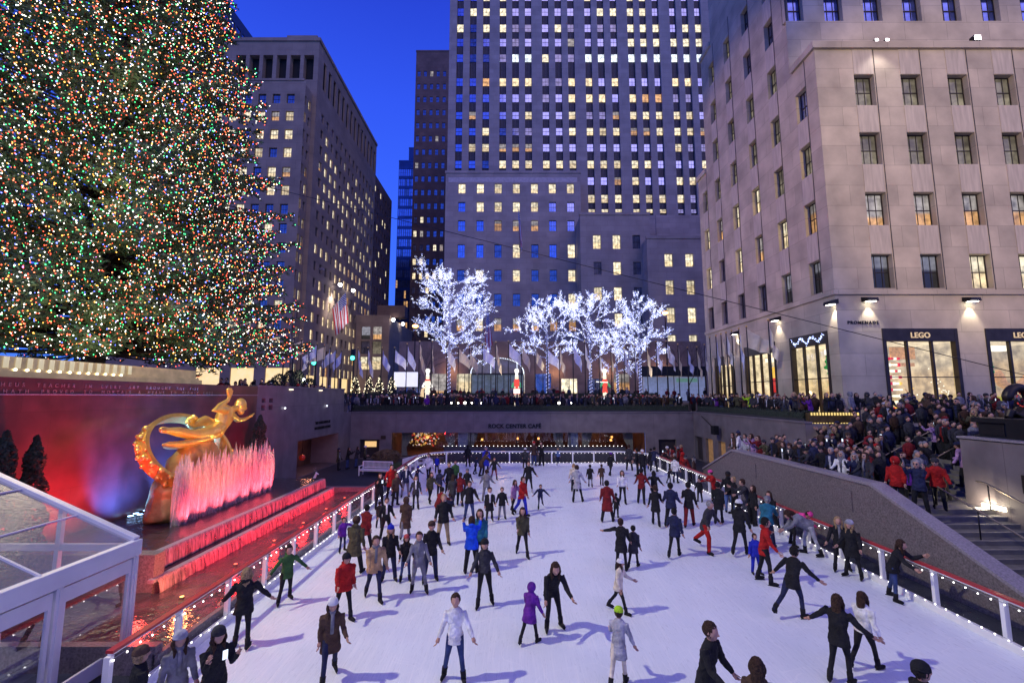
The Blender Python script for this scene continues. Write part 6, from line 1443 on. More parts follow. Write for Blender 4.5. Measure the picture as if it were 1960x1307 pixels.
    nv = len(me.vertices); bm = bmesh.new(); bm.from_mesh(me); hme = hm.mesh('h',[]); bm.from_mesh(hme); bm.to_mesh(me); bm.free(); bpy.data.meshes.remove(hme)
    out = [('person',me,ms)]
    # coat
    m = MB(); f_ = fat*(1.12 if 'puffy' in extra else 1.0); hem = {0:.03,1:.10,2:.17,3:.27}[ln]
    base = V((P0.x,P0.y+.004*h,P0.z-hem*h)) if lean < 40 else P0-up*hem*h
    fl_ = 1+.35*hem/.27
    m.tube([base,base.lerp(P0,.5)+V((0,.003*h,0)),P0,P0+up*.10*h,ch,P0+up*.26*h,sh+up*.012*h,nk+up*.012*h],[(.103*h*f_*fl_,.078*h*f_*fl_),(.106*h*f_*(1+(fl_-1)*.5),.080*h*f_*(1+(fl_-1)*.5)),(.104*h*f_,.078*h*f_),(.090*h*f_,.068*h*f_),(.104*h*f_,.075*h*f_),(.107*h*f_,.066*h*f_),(.080*h*f_,.052*h*f_),(.044*h,.044*h)],14)
    for s_,el,ha,d2 in ar: m.tube([s_-up*.0*h+V((0,0,.0)),s_.lerp(el,.5),el,el.lerp(ha,.5),ha-d2*.004*h],[.045*h*f_,.038*h*f_,.034*h*f_,.030*h*f_,.024*h*f_],9)
    if 'hoodup' in extra: m.ball(hd-fwd*r_*.12+hu*r_*.1,r_*1.28,10,8,sc=(.95,1,1.05))
    elif 'hood' in extra or rg.random() < .3: m.ball(nk-fwd*.05*h+up*.01*h,.052*h,8,6,sc=(1.2,.8,.7))
    cm = remesh(m,vox,3,'coat',.5)
    for v_ in cm.vertices: 
        q_ = noise.noise(v_.co*9+V((seed,0,0)))*.5+noise.noise(v_.co*21+V((seed,3,0)))*.25; c0 = v_.co-V((P0.x,P0.y,v_.co.z)); v_.co += c0.normalized()*q_*.022*h if c0.length > 1e-4 else V((0,0,0))
    inner = rg.choice(['grey','lightgrey','navy','burgundy','black','cream','charcoal']) if rg.random() < .5 else top
    for p_ in cm.polygons:
        c_ = p_.center
        if inner != top and abs(c_.x) < .017*h+.022*h*max(0,(c_.z-P0.z)/(.3*h)) and (c_-P0).dot(fwd) > .02*h and c_.z < sh.z and c_.z > P0.z-.03*h: p_.material_index = 1
        elif abs(c_.z-(P0.z+.015*h)) < .008*h and 'belt' in extra: p_.material_index = 2
        else:
            for s_,el,ha,d2 in ar:
                if (c_-ha).length < .024*h: p_.material_index = 2
    out.append(('coat' if ln >= 2 else 'jacket', cm, [cloth(top), cloth(inner), cloth('black' if top not in ('black','charcoal') else 'charcoal')]))
    if 'sleeve' in extra: pass
    # trousers
    m = MB(); lw = .85 if 'slim' in extra else 1.12; m.tube([P0+up*.05*h,P0,P0-V((0,0,.045*h))],[(.082*h,.06*h),(.088*h,.066*h),(.075*h,.06*h)],12)
    for hp,kn,an,d2 in lg: m.tube([hp,hp.lerp(kn,.5),kn,kn.lerp(an,.45),an+d2*.03*h],[.058*h,.051*h*(.5+.5*lw),.039*h*lw,.037*h*lw,.031*h*lw],9)
    out.append(('trousers', remesh(m,vox,2,'trousers',.4), [cloth(bot)]))
    # footwear
    for sx,(hp,kn,an,d2) in zip((-1,1),lg):
        m = MB(); fd = V((sx*.25,-1,0)).normalized(); tilt = max(-.5,min(.35,(d2.y)*.6)); fd = V((fd.x,fd.y,-tilt if an.z > .09*h else 0)).normalized(); sk = 'shoe' not in extra
        so = V((0,0,-.03*h))
        m.tube([an-d2*.075*h,an-d2*.03*h,an+so],[.036*h,.034*h,.033*h],8); m.tube([an+so-fd*.035*h,an+so+fd*.02*h,an+so+fd*.075*h,an+so+fd*.108*h],[(.026*h,.026*h),(.030*h,.028*h),(.028*h,.020*h),(.016*h,.012*h)],8)
        mi = 0; 
        if sk: m.bar(an+so-fd*.05*h+V((0,0,-.033*h)),an+so+fd*.115*h+V((0,0,-.033*h)),.004,.014*h,1); m.bar(an+so-fd*.03*h+V((0,0,-.025*h)),an+so+fd*.09*h+V((0,0,-.025*h)),.02*h,.012*h,0)
        out.append(('skate' if sk else 'shoe', m.mesh('skate',[]), [cloth('lightgrey' if 'wskate' in extra else 'black'), mat('steel_blade',(.6,.6,.65),.25,.9,var=0)]))
    # hair / hat
    hc, ht = head; m = MB(); bk = -fwd
    if 'hoodup' not in extra:
        m.ball(hd+bk*r_*.16+hu*r_*.16,r_*1.06,14,9,sc=(.86,.92,1.04))
        if 'long' in extra:
            for sx in (-1,1): m.tube([hd+V((sx*r_*.62,0,0))+hu*r_*.5,hd+V((sx*r_*.86,0,0))+fwd*r_*.2-hu*r_*.4,nk+V((sx*.040*h,0,0))+fwd*.035*h,nk+V((sx*.050*h,0,0))+fwd*.055*h-up*.07*h],[r_*.3,r_*.30,r_*.34,r_*.12],7)
            m.tube([hd+bk*r_*.55+hu*r_*.3,hd+bk*r_*.72-hu*r_*.5,nk+bk*.045*h-up*.02*h,nk+bk*.055*h-up*.11*h],[(r_*.75,r_*.45),(r_*.85,r_*.42),(r_*.80,r_*.36),(r_*.35,r_*.15)],10)
        elif 'bun' in extra: m.ball(hd+bk*r_*1.05+hu*r_*.5,r_*.4,7,5)
        elif 'bob' in extra: m.tube([hd+bk*r_*.3+hu*r_*.2,hd+bk*r_*.35-hu*r_*.9],[(r_*.95,r_*.7),(r_*.9,r_*.55)],10)
        hm_ = remesh(m,vox*.8,1,'hair',.4)
        bm = bmesh.new(); bm.from_mesh(hm_); dl = [v_ for v_ in bm.verts if (v_.co-hd).dot(fwd) > r_*.42 and -r_*.9 < (v_.co-hd).dot(hu) < r_*.62 and abs(v_.co.x-hd.x) < r_*.62]; bmesh.ops.delete(bm,geom=dl,context='VERTS'); bm.to_mesh(hm_); bm.free()
        for v_ in hm_.vertices: v_.co += (v_.co-hd).normalized()*(noise.noise(V((v_.co.x*60,v_.co.y*60,v_.co.z*9+seed)))*r_*.13)
        out.append(('hair', hm_, [cloth(hc,'hair')]))
    if ht:
        m = MB(); c0 = hd+bk*r_*.08; rr_ = []
        for f,rd in ((.28,1.06),(.40,1.12),(.62,1.08),(.95,.92),(1.18,.60),(1.28,.15)): rr_.append((c0+hu*r_*f, (r_*rd*.86,r_*rd*.95)))
        m.tube([a for a,_ in rr_],[b_ for _,b_ in rr_],14); m.tube([c0+hu*r_*.22,c0+hu*r_*.46],[(r_*.99,r_*1.08)]*2,14)
        if 'pom' in extra: m.ball(c0+hu*r_*1.45,r_*.3,8,6)
        if 'cap' in extra: m.tube([c0+hu*r_*.35+fwd*r_*.8,c0+hu*r_*.3+fwd*r_*1.5],[(r_*.6,r_*.08),(r_*.4,r_*.05)],8)
        out.append(('hat', m.mesh('hat',[]), [cloth(ht)]))
    if 'scarf' in extra or 'wscarf' in extra:
        m = MB(); m.tube([nk-up*.015*h,nk+up*.012*h,nk+up*.035*h],[(.062*h,.056*h),(.066*h,.060*h),(.048*h,.046*h)],12); m.tube([nk+fwd*.055*h,ch+fwd*.085*h*f_,P0+up*.08*h+fwd*.08*h],[(.022*h,.012*h)]*3,8); out.append(('scarf', m.mesh('scarf',[]), [cloth('white' if 'wscarf' in extra else 'grey')]))
    if 'vest' in extra: pass
    if 'bag' in extra:
        m = MB(); c0 = P0+V((.13*h,-.01*h,-.04*h)); m.obox(c0,(.03*h,0,0),(0,.07*h,0),(0,0,.055*h)); m.bar(c0+V((0,0,.05*h)),sh+V((.02*h,0,0)),.012*h,.008*h); out.append(('handbag', m.mesh('handbag',[]), [cloth('brown')]))
    if 'backpack' in extra:
        m = MB(); c0 = ch-V((0,-1,0))*.10*h; m.ball(c0,.09*h,10,7,sc=(.9,.6,1.4)); out.append(('backpack', m.mesh('backpack',[]), [cloth('black')]))
    if 'phone' in extra:
        m = MB(); c0 = (ar[0][2]+ar[1][2])/2+ar[1][3]*.05*h; m.obox(c0,(.022*h,0,0),(0,.004*h,0),(0,0,.042*h)); out.append(('phone', m.mesh('phone',[]), [emis('phone_screen',(.7,.8,1),1.5)]))
    return out
def assemble(parts, loc, rz, label, group=None, scale=1):
    root = None
    for nm, me, ms in parts:
        me.materials.clear()
        for m_ in ms: me.materials.append(m_)
        me.polygons.foreach_set('use_smooth', [True]*len(me.polygons)) if nm not in ('phone',) else None
        ob = bpy.data.objects.new(nm, me); COL.objects.link(ob)
        if root is None: root = ob; ob.location = loc; ob.rotation_euler = (0,0,rz); ob.scale = (scale,)*3; tag(ob,label,'person',group)
        else: ob.parent = root
    return root
def skater(u, vf, vh, face, pose, look, label, z=0, fixh=None, seed=None):
    """u, feet row, head-top row -> stands on the ice at that spot with that height"""
    if vf is None:          # feet outside the frame: height given, depth from the head
        h = fixh; r_ = ray(u,vh); p = EYE+r_*((z+h*.985-H0)/r_.z); p.z = z
    else:
        p = PZ(u,vf,z); hh = PY(u,vh,p.y).z-z
        ln_ = POSES[pose][4]; k = 1.0 if ln_ < 15 else (.95 if ln_ < 25 else (.86 if ln_ < 45 else .66)); h = fixh or max(.95,min(1.92,hh/k/1.0))
    if z == 0 and vf is not None and 12 < p.y: p.x = max(-6.75,min(10.8,p.x))
    s_ = seed if seed is not None else int(u*7+vh)
    yaw = R(face) - math.atan2(p.x,p.y)*(1 if abs(face) < 360 else 0)
    return assemble(build_person(pose,h,look,s_,p.y < 16),(p.x,p.y,z),yaw,label,'skaters on the rink' if z == 0 else None)
hb,hn,hy,hg = 'hairblack','hairbrown','hairblond','hairgrey'
# u, feet v, head v, facing (0 towards camera, 180 away, +90 right), pose, (top, length, bottom, (hair,hat), extras), label
SK = [
(462,1237,1090,170,'a',('black',1,'black',(hy,None),'long slim glove'),'blond skater in black jacket gliding away with both arms held out, beside the left barrier'),
(630,1303,1140,5,'w',('brown',2,'navy',(hn,'white'),'long slim scarf'),'woman in white beanie and dark fur-trimmed coat skating toward the camera'),
(870,1303,1138,-5,'k',('white',1,'jeans',(hn,None),'slim'),'dark-haired skater in white jacket and blue jeans at the front centre'),
(927,1160,1033,0,'k',('charcoal',0,'black',(hn,'black'),'slim'),'skater in black beanie and dark vest with black leggings, hands on hips'),
(1056,1203,1076,15,'c',('black',1,'black',(hn,None),'long slim'),'long-haired woman in black bending over a child in purple'),
(1014,1230,1118,150,'n',('purple',2,'black',(hn,None),'hoodup puffy slim'),'child in hooded purple puffer coat held by a woman in black'),
(1185,1172,1068,80,'w',('cream',1,'black',(hn,'white'),'slim long'),'girl in cream jacket and white knit hat right above a neon hat'),
(1186,1312,1166,170,'n',('lightgrey',2,'cream',(hn,'neon'),'slim'),'child with neon green hat and pale grey coat'),
(1347,None,1190,65,'n',('black',2,'black',(hn,None),'glove'),'tall short-haired man in long black coat at the bottom right of centre'),
(1448,None,1266,175,'s',('brown',1,'black',(hn,None),'long'),'brown-haired person whose head and shoulders rise at the bottom edge'),
(1757,None,1273,120,'s',('black',1,'black',(hb,'black'),''),'dark-hatted person cut off by the bottom edge at the right'),
(1612,1305,1140,160,'a',('black',1,'black',(hn,None),'long slim glove'),'woman with long brown hair in black skating away with arms out, lower right'),
(1658,1280,1132,150,'w',('white',0,'black',(hn,None),'long slim'),'girl in white top partly behind a long-haired woman in black, lower right'),
(1520,1182,1052,150,'g',('black',1,'navy',(hb,None),'slim'),'man in black leaning into a long skating stride at the right'),
(1466,1115,985,100,'r',('red',1,'black',(hb,None),'slim'),'skater in bright red jacket stretching one arm to the left'),
(1448,1098,1022,30,'s',('royal',1,'royal',(hn,None),'puffy'),'small child in vivid blue snow trousers beside a red-jacketed skater'),
(1418,1062,940,165,'w',('black',1,'black',(hb,'white'),'slim'),'man in black with white-banded hat skating away on the right'),
(1470,1046,920,170,'c',('teal',1,'navy',(hg,'grey'),'puffy'),'person in blue jacket and grey knit hat leaning at the right barrier'),
(1352,1056,932,60,'g',('charcoal',1,'red',(hg,None),''),'fast skater in dark top and bright red trousers on the right'),
(1320,1008,902,175,'w',('black',1,'burgundy',(hb,None),''),'man in black coat with dark red trousers behind a red-trousered skater'),
(1293,1066,972,172,'w',('navy',1,'black',(hb,None),'slim'),'slim skater in dark navy seen from behind, right of centre'),
(1256,1006,928,178,'w',('black',2,'black',(hn,None),'slim'),'woman in flared black coat skating away beside a man in dark jacket'),
(1286,1010,925,175,'h',('navy',1,'black',(hb,None),'puffy'),'broad man in dark padded jacket beside a woman in flared black coat'),
(1377,1003,922,175,'w',('black',2,'black',(hb,None),'slim'),'person in black coat gliding past the right barrier'),
(1397,980,903,178,'h',('black',1,'lightjeans',(hn,'black'),'hood'),'man in black jacket and blue jeans facing the right barrier'),
(1418,985,913,-60,'h',('black',1,'black',(hy,None),'bob slim'),'fair-haired woman in black standing sideways at the right barrier post'),
(1449,1000,914,-75,'l',('charcoal',1,'black',(hn,None),''),'man in dark grey jacket leaning back on the right barrier'),
(1478,1005,930,-60,'s',('black',1,'black',(hn,None),'long slim'),'brown-haired woman in black behind the blue-jacketed person at the barrier'),
(1505,1023,940,-30,'n',('black',0,'black',(hn,None),'long slim wskate'),'dark long-haired girl in black with white skates holding the barrier'),
(1552,1044,986,75,'b',('pink',0,'black',(hn,'pink'),'slim'),'person in hot pink jacket and pink hat bending over the barrier'),
(1582,1062,992,-70,'b',('grey',0,'lightgrey',(hn,None),'long slim'),'long-haired person in grey bending down right of the pink jacket'),
(1634,1093,990,10,'k',('black',1,'black',(hy,None),'long slim scarf'),'blond woman in open black jacket and pale scarf standing at the right barrier'),
(1670,1106,996,-25,'h',('black',2,'black',(hy,'lightgrey'),'long slim'),'woman in pale grey beanie and black furry coat at the right barrier'),
(1742,1148,1033,75,'l',('black',1,'jeans',(hn,None),'long slim'),'brown-haired girl in jeans leaning over the right barrier'),
(1190,1092,994,175,'r',('black',2,'black',(hn,None),'bun slim'),'woman with hair bun in black coat holding out her right arm'),
(1213,1086,1006,165,'w',('charcoal',2,'black',(hb,None),'slim'),'dark companion half hidden behind the woman with the hair bun'),
(1000,1063,968,5,'w',('olive',1,'black',(hn,None),'slim long'),'woman in dark green-grey coat skating alone at the centre'),
(902,1096,990,175,'u',('blue',1,'black',(hn,None),'puffy bob'),'person in bright blue jacket with raised arms taking a photo'),
(918,1082,976,-5,'s',('teal',1,'black',(hn,None),'long'),'woman in teal jacket facing the person in bright blue'),
(848,1042,947,5,'h',('black',1,'khaki',(hy,None),''),'man in black sweater and khaki trousers standing left of centre'),
(824,1112,998,5,'h',('black',1,'navy',(hn,'brown'),''),'man in black jacket and brown hat behind a striding grey-dressed skater'),
(800,1134,1018,0,'k',('grey',1,'grey',(hn,None),'slim bun scarf'),'skater in grey jacket and light grey trousers with legs wide apart'),
(776,1112,1024,5,'s',('black',1,'jeans',(hn,'striped'),'slim long'),'child in red-striped hat between two adults'),
(745,1112,1006,5,'h',('black',1,'navy',(hy,'royal'),'long pom'),'blond woman in blue pom-pom hat and black jacket'),
(715,1147,1022,8,'w',('tan',1,'navy',(hn,None),'slim scarf bob'),'woman in tan jacket and dark jeans on the left of the rink'),
(656,1182,1055,20,'w',('red',1,'black',(hb,'black'),'slim puffy'),'child in red jacket and black cap behind the white-beanie woman'),
(546,1155,1042,15,'a',('green',1,'black',(hb,None),'slim'),'man in green jacket blurred near the left barrier'),
(676,1102,988,160,'w',('olive',2,'black',(hn,'brown'),''),'person in dark brown coat and flat hat walking away at the left'),
(697,1054,966,150,'w',('burgundy',2,'black',(hb,None),'bag'),'person in dark red-brown coat carrying a handbag near the left barrier'),
(655,1056,990,20,'r',('purple',1,'navy',(hn,None),'slim'),'small child in purple holding the left barrier'),
(738,1030,953,5,'h',('black',1,'black',(hn,None),'wscarf'),'man in black suit jacket and white shirt at the left side'),
(775,1030,951,170,'w',('brown',3,'grey',(hn,None),'hoodup'),'person in long brown hooded parka seen from behind'),
(716,974,906,10,'p',('black',1,'black',(hn,None),'phone long'),'woman in black looking at a lit phone by the left barrier'),
(733,948,896,-20,'p',('charcoal',1,'black',(hb,None),''),'dark-dressed person leaning close to the phone woman'),
(745,955,890,15,'h',('red',2,'black',(hb,None),'hood'),'person in bright red coat by the left barrier'),
(757,967,905,30,'s',('brown',1,'black',(hn,None),''),'person in brown jacket before the red coat at the left barrier'),
(776,951,890,5,'h',('navy',1,'grey',(hn,None),'wscarf'),'man in open dark jacket over white shirt, grey trousers'),
(795,974,911,0,'s',('charcoal',1,'black',(hn,None),'wscarf long slim'),'young woman in grey jacket with wide white scarf'),
(797,930,893,30,'l',('navy',1,'black',(hb,'royal'),''),'person in blue fur-trimmed hat bending beside the white scarf woman'),
(820,919,866,-10,'w',('white',1,'black',(hn,None),'slim'),'skater in white jacket and black leggings near the far left corner'),
(823,962,903,30,'w',('olive',1,'black',(hn,None),'long slim'),'long-haired skater in olive jacket behind the white scarf woman'),
(841,950,899,150,'s',('navy',1,'black',(hb,None),'hood'),'person in navy jacket with white-lined hood'),
(836,905,872,10,'s',('royal',1,'black',(hb,None),''),'person in royal blue jacket near the far left corner'),
(859,947,884,0,'w',('black',1,'black',(hn,None),''),'tall person in black with brown hair at the left of the crowd'),
(871,930,882,0,'s',('green',1,'black',(hn,None),''),'person in dark green jacket behind the tall one in black'),
(866,968,908,160,'w',('charcoal',2,'black',(hn,None),'long'),'long-haired person in charcoal coat in the left group'),
(880,968,905,170,'n',('burgundy',1,'black',(hn,None),''),'skater in dark red-brown top right of the charcoal coat'),
(838,1000,940,150,'c',('burgundy',1,'black',(hb,None),''),'crouching skater in dark red behind the khaki-trousered man'),
(894,948,897,0,'h',('black',2,'black',(hn,'grey'),''),'man in grey beanie and open black coat in the left group'),
(898,996,921,5,'k',('black',1,'jeans',(hn,None),'glove'),'man in black sweater and jeans with wide-set legs'),
(931,958,899,170,'h',('grey',1,'grey',(hn,None),''),'man in grey hooded top seen from behind'),
(937,1002,931,5,'w',('black',2,'black',(hn,None),'wscarf slim'),'woman in black dress with pale fur collar skating'),
(961,994,933,5,'k',('black',1,'grey',(hn,None),''),'boy in black jacket and loose grey trousers'),
(983,982,918,40,'n',('lilac',1,'black',(hn,None),'long slim'),'girl in striped pale top beside a man in red'),
(999,986,911,40,'w',('red',1,'royal',(hn,None),''),'man in red jacket and blue trousers at the centre left'),
(1012,942,882,5,'t',('black',1,'black',(hn,None),'slim wskate'),'slender skater in black with white skates, upper centre'),
(1034,974,927,10,'g',('navy',0,'navy',(hn,None),'slim'),'small boy in navy gliding on one leg'),
(1105,960,890,175,'k',('lightgrey',2,'black',(hn,None),'slim'),'woman in pale grey coat and black leggings seen from behind'),
(1099,940,888,175,'s',('cream',1,'black',(hy,None),'long'),'blond head half hidden behind the pale grey coat'),
(1130,932,889,178,'w',('black',2,'grey',(hb,None),'slim'),'skater in black knee coat and grey leggings, upper right of centre'),
(1152,929,888,175,'w',('brown',1,'black',(hn,None),'slim'),'skater in brown jacket next to the black knee coat'),
(1169,910,866,150,'w',('black',1,'black',(hb,'purple'),'slim'),'skater in black and purple hat near the far barrier'),
(1192,962,899,5,'w',('white',0,'black',(hn,None),'long slim'),'long-haired girl in white top and black leggings'),
(1163,998,920,175,'k',('burgundy',3,'black',(hb,None),''),'person in long dark red coat seen from behind, right of centre'),
(1180,990,944,170,'s',('black',2,'black',(hb,None),'hood'),'child in black held beside the long dark red coat'),
(1229,964,897,175,'t',('burgundy',1,'black',(hb,'black'),''),'skater in burgundy jacket with one arm out'),
(1253,960,902,178,'a',('black',2,'black',(hb,None),'long'),'long black-haired girl in black with arms spread low'),
(1281,925,898,120,'a',('black',1,'black',(hb,None),''),'child in black stretching arms by the right barrier'),
(1205,900,848,178,'s',('charcoal',1,'black',(hn,None),''),'person in charcoal standing before the far right corner'),
(1221,912,848,-90,'h',('black',1,'black',(hb,None),'slim'),'tall man in black leaning near the far right corner'),
(1231,915,856,10,'s',('black',1,'black',(hb,'white'),''),'person in black with white hat near the far right corner'),
(930,905,846,5,'s',('royal',3,'navy',(hg,'grey'),''),'man in long blue coat standing at the far barrier'),
(910,907,874,120,'n',('navy',1,'black',(hn,None),''),'dark child left of the long blue coat'),
(921,912,868,110,'c',('brown',2,'black',(hn,None),''),'woman in brown bending to a child before the long blue coat'),
(895,893,852,175,'s',('black',1,'black',(hb,None),''),'dark figure at the far barrier left of the long blue coat'),
(946,918,875,5,'t',('black',1,'burgundy',(hn,None),'slim'),'skater in black with dark red trousers right of the long blue coat'),
(1005,896,858,150,'s',('charcoal',1,'black',(hn,'white'),''),'small person in white hat at the far barrier'),
(1022,891,845,5,'s',('brown',1,'jeans',(hg,'santa'),''),'person in brown jacket and red hat at the far barrier'),
(1037,891,845,-20,'p',('black',1,'black',(hb,None),''),'person in black next to the red-hatted one at the far barrier'),
(1068,890,858,178,'s',('lightjeans',0,'navy',(hy,None),''),'child in light blue at the far barrier'),
(1257,898,860,150,'l',('black',1,'black',(hb,None),'slim'),'left one of two dark people leaning on the right far barrier'),
(1270,902,858,160,'l',('navy',1,'black',(hb,None),'slim'),'right one of two dark people leaning on the right far barrier'),
(1308,924,874,160,'s',('white',1,'navy',(hn,None),'slim'),'person in white and blue jacket at a gap in the right barrier'),
(1340,960,915,-30,'s',('black',1,'black',(hb,None),''),'dark person blurred before the right barrier'),
(1372,965,902,-60,'l',('red',1,'black',(hn,'pink'),''),'person in red with pale pink hat leaning at the right barrier'),
(860,990,945,170,'s',('navy',1,'black',(hn,None),''),'dark navy person behind the khaki-trousered man'),
(725,1010,960,160,'s',('black',1,'black',(hb,None),''),'dark person close behind the man in the suit jacket'),
(345,None,1212,10,'s',('grey',1,'grey',(hn,'lightgrey'),'long scarf'),'long-haired woman in pale grey beanie and tweed coat, middle of the bottom-left trio'),
(271,None,1243,100,'s',('black',1,'black',(hy,'brown'),'bob'),'person in brown fur hat, leftmost of the bottom-left trio'),
(416,None,1203,20,'p',('black',2,'black',(hn,'charcoal'),'long phone'),'woman in dark beanie and black coat looking at a phone, rightmost of the bottom-left trio'),
]
HT = {345:1.66,271:1.62,416:1.70,1347:1.84,1448:1.66,1757:1.72}
import time as _t; _t0 = _t.time()
for row in SK:
    u,vf,vh,fc,po_,lk,lb_ = row
    fc2 = -fc if abs(fc) not in (0,) else 0     # +90 looks right (+X)
    skater(u,vf,vh,(180 if abs(fc)>180 else 0)+fc if False else fc,po_,lk,lb_,fixh=HT.get(u) if vf is None else None)
print('skaters', len(SK), _t.time()-_t0)
# ---- spectators: ten shared builds, copied with their own colours ----
protos = []
defs = [('s',('black',1,'black',(hb,None),'shoe')),('h',('black',1,'black',(hn,'black'),'shoe')),('p',('black',1,'jeans',(hn,None),'shoe long')),('s',('black',2,'black',(hn,'grey'),'shoe long pom')),('u',('black',1,'black',(hb,None),'shoe hood')),('l',('black',1,'black',(hn,'black'),'shoe')),('h',('black',2,'jeans',(hy,None),'shoe long scarf')),('n',('black',1,'black',(hb,'santa'),'shoe puffy')),('p',('black',1,'black',(hn,'white'),'shoe phone')),('s',('black',1,'black',(hn,None),'shoe hoodup'))]
for i,(po_,lk) in enumerate(defs): protos.append(build_person(po_,1.7,lk,100+i))
rc = random.Random(4); NC = [0]
TOPS = ['black']*16+['charcoal']*8+['navy']*6+['brown']*4+['olive']*3+['grey']+['burgundy','purple']
HATS = ['black']*3+['grey','charcoal','charcoal','burgundy','navy','navy','lightgrey','brown','white','santa']
_used = set()
def crowd_person(x,y,z,rz,where,k=None,top=None,hat=None,scale=None,label=None,group=None):
    cn = {'black':'black','charcoal':'charcoal','navy':'dark navy','santa':'red','lightgrey':'light grey','hairblond':'blond'}; k0, t0 = k, top
    for try_ in range(25):
        k = rc.randrange(len(protos)) if k0 is None else k0; top = t0 or rc.choice(TOPS if try_ < 8 else TOPS+['teal','grey','burgundy','green']); hat = rc.choice(HATS); hc = rc.choice(('hairblack','hairbrown','hairbrown','hairblond','hairbrown','hairgrey'))
        key = (where,top,any(p[0]=='coat' for p in protos[k]),hat if any(p[0]=='hat' for p in protos[k]) else ('hood' if k == 9 else hc))
        if label or key not in _used: break
    _used.add(key)
    parts = protos[k]; root = None; s_ = scale or rc.uniform(.93,1.07); hashat = False
    for nm,me,ms in parts:
        if not me.materials:
            for m_ in ms: me.materials.append(m_)
            me.polygons.foreach_set('use_smooth',[True]*len(me.polygons))
        ob = bpy.data.objects.new(nm, me); COL.objects.link(ob)
        c_ = {'coat':cloth(top),'jacket':cloth(top),'hat':cloth(hat),'hair':cloth(hc,'hair')}.get(nm)
        if c_ and len(ob.material_slots): ob.material_slots[0].link = 'OBJECT'; ob.material_slots[0].material = c_
        if nm == 'hat': hashat = True
        if root is None: root = ob; ob.location = (x,y,z); ob.rotation_euler = (0,0,rz); ob.scale = (s_,)*3
        else: ob.parent = root
    w_ = 'person in '+cn.get(top,top)+' '+('coat' if any(p[0]=='coat' for p in parts) else 'jacket')
    if hashat: w_ += ' and '+cn.get(hat,hat)+' hat'
    elif k == 9: w_ += ' with hood up'
    else: w_ += {'hairblack':' with black hair','hairbrown':' with brown hair','hairblond':' with blond hair','hairgrey':' with grey hair'}[hc]
    tag(root, label or (w_+' '+where), 'person', group or 'spectators '+where); NC[0] += 1; return root
# along the café wall hedge
x = -14.6; i = 0
while x < 16.4:
    sec = 'left of the lit trees' if x < -7 else ('before the arch' if x < 2 else ('below the middle trees' if x < 9 else 'below the last tree'))
    crowd_person(x,44.75+rc.uniform(-.1,.25),PL,rc.gauss(0,.5),'at the hedge '+sec); x += rc.uniform(.56,.8)
x = 99
while x < 16.8:
    crowd_person(x,46.1+rc.uniform(-.4,.9),PL,rc.gauss(0,1.2),'behind the café wall hedge'); x += rc.uniform(.85,1.3)
# along the right wall hedge and before the shop fronts
y = 43.0
while y > 27.9:
    crowd_person(18.25+rc.uniform(-.1,.25),y,PL,R(-80)+rc.gauss(0,.4),'at the hedge '+('by the bronze figure' if y < 29.5 else 'above the right wall'),top='neon' if abs(y-35.6)<.3 else None); y -= rc.uniform(.6,.9)
x = 18.6
while x < 36:
    crowd_person(x,rc.uniform(27.1,27.6),PL,rc.gauss(0,.6),'before the '+('building corner' if x < 24 else ('first front shop window' if x < 30 else 'second front shop window'))); x += rc.uniform(.55,.78)
x = 99
while x < 36:
    crowd_person(x,rc.uniform(28.2,29.2),PL,rc.gauss(0,1.5),'in the second row before the front shop windows'); x += rc.uniform(.9,1.3)
# landing, leaning on the granite parapet
LAND = [(1404,0,'brown'),(1414,3,'white'),(1427,0,'lightgrey'),(1442,2,'lilac'),(1453,4,'burgundy'),(1467,5,'olive'),(1480,1,'black'),(1500,0,'black'),(1515,8,'charcoal'),(1530,1,'black'),(1550,5,'charcoal'),(1575,7,'black'),(1590,0,'navy'),(1609,6,'white'),(1634,2,'navy'),(1655,6,'charcoal')]
for i,(u,k,tp) in enumerate(LAND):
    X = 13.55; Y = PX(u,850,X).y if True else 0; crowd_person(X,Y,LZ,R(-75)+rc.gauss(0,.25),'',k,tp,label=f'{ORD[i]} spectator from the far end along the granite parapet, in {tp.replace("lightgrey","light grey")}',group='spectators on the landing')
cp_ = [(1690,930,0,'charcoal','person in dark grey coat just behind the sloping end of the granite parapet'),(1722,975,9,'red','person in bright red hooded jacket on the landing'),(1765,985,4,'navy','large man in dark navy jacket beside the bright red hood'),(1800,975,7,'red','person in red jacket and hat, right of the large navy man'),(1745,960,1,'purple','child in dark purple between the red hood and the navy man')]
for u,vf,k,tp,lb_ in cp_:
    p = PZ(u,vf,LZ); crowd_person(p.x,p.y,LZ,R(-60)+rc.gauss(0,.3),'',k,tp,label=lb_,group='spectators on the landing',scale=.8 if 'child' in lb_ else 1.04)
for i in range(9):
    xx = 14.5+rc.uniform(0,2.2); yy = 17.8+i*.95; crowd_person(xx,yy,LZ,rc.uniform(-2.5,.5),'on the stair landing')
i = 0
for k in range(36):
    st_ = rc.randrange(15); xx = 16.9+.3*st_+.15; yy = 17.9+8.3*rc.random(); zz = LZ+.147*(st_+1)
    crowd_person(xx,yy,zz,R(-75)+rc.gauss(0,.7),'on the stairs '+('near the bottom' if st_ < 5 else ('halfway up' if st_ < 10 else 'near the top')),top=rc.choice(TOPS+['lilac','burgundy','lightgrey']))
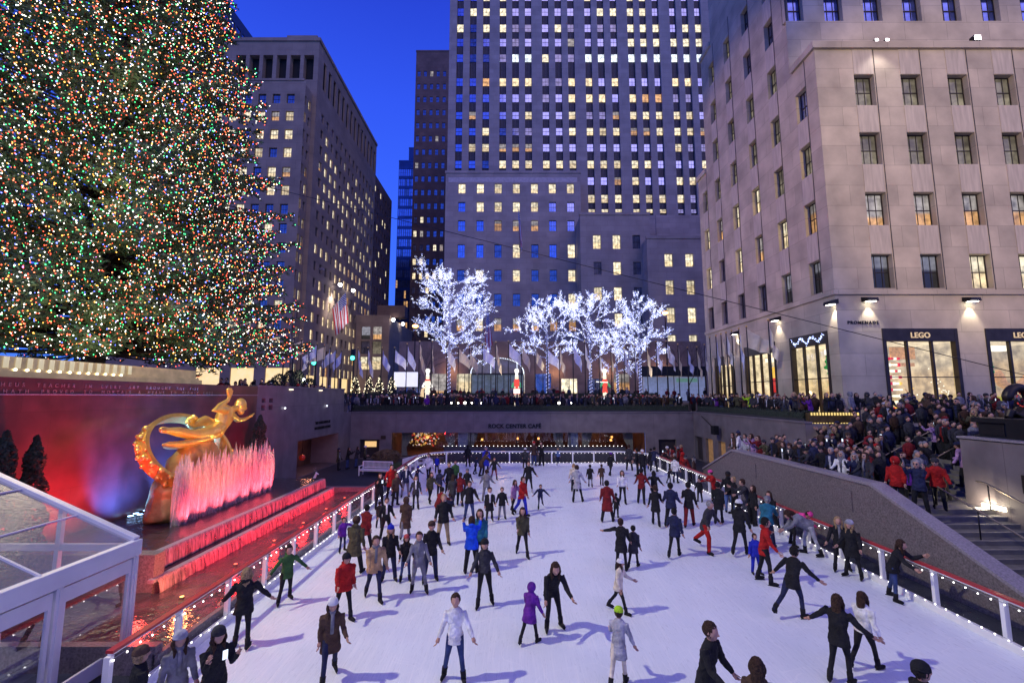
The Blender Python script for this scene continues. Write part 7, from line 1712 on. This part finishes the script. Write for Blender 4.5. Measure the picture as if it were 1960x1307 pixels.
# outside the right barrier, west plaza, terrace
for i in range(10):
    crowd_person(rc.uniform(11.7,12.4) if i < 7 else rc.uniform(12,15.5),36.5-i*.95 if i < 7 else 38-(i-7)*1.1,-.06,R(-90)+rc.gauss(0,.3),'outside the right barrier',top=rc.choice(['black','navy','burgundy','red','brown','black']))
for i in range(17):
    crowd_person(-15.9-rc.uniform(0,.9),27.5+i*.82,WP-.1,R(90)+rc.gauss(0,.5),'behind the left wall top')
for i in range(4):
    crowd_person(-15.6+rc.uniform(-.1,2.4)*0-.2-rc.uniform(0,1.5),43.6+i*1.6,PL,rc.gauss(0,1),'at the left end of the hedge')
for i in range(4): crowd_person(-13.6+.5*i,36.5+.6*i,-.06,R(90),'by the left wall doorway',scale=.97)
print('crowd', NC[0])
# everyone too small or numerous to tell apart, further back on the terraces
def tiny_crowd():
    mb = MB(); rg = random.Random(8); cols = ['black','charcoal','navy','brown','burgundy','grey','hairbrown']; mats_ = [cloth(c_) for c_ in cols]+[SKIN]
    def fig(x,y,z):
        h = rg.uniform(1.55,1.85); c_ = rg.randrange(7); w_ = rg.uniform(.19,.25)
        mb.tube([(x,y,z),(x,y,z+h*.48)],[.13,.16],7,0); mb.tube([(x,y,z+h*.42),(x,y,z+h*.66),(x,y,z+h*.80),(x,y,z+h*.86)],[(w_*.85,.15),(w_,.15),(w_,.13),(.06,.06)],9,c_)
        for s_ in (-1,1): mb.tube([(x+s_*w_*.9,y,z+h*.79),(x+s_*w_*1.15,y-.03,z+h*.62),(x+s_*w_*.9,y-.14,z+h*.52)],[.06,.05,.04],6,c_)
        mb.ball((x,y,z+h*.93),.105,8,6,7,sc=(.85,.9,1.1)); mb.ball((x,y+.03,z+h*.955),.108,8,6,rg.choice((0,6,3,5)),sc=(.88,.9,1.05))
    for k in range(190): fig(rg.uniform(-16,17),rg.uniform(45.6,52.4),PL)
    for k in range(60): fig(rg.uniform(-18,24),rg.uniform(55.2,66),WP)
    for k in range(60): fig(rg.uniform(18.8,21.2),rg.uniform(29.8,50),PL)
    for k in range(40): fig(rg.uniform(19,36),rg.uniform(28.1,29.4),PL)
    for k in range(55):
        st_ = rg.randrange(15); fig(16.9+.3*st_+.15,17.8+8.5*rg.random(),LZ+.147*(st_+1))
    for k in range(26): fig(rg.uniform(14.0,16.6),rg.uniform(18,26.3),LZ)
    for k in range(22): fig(rg.uniform(-18.4,-17),rg.uniform(27.5,42),WP)
    mb.build('crowd', mats_, label='dense far crowd of people in dark coats behind the front rows', cat='crowd', kind='stuff')
tiny_crowd()
bpy.data.scenes.remove(_ts)
SC.render.engine = 'CYCLES'
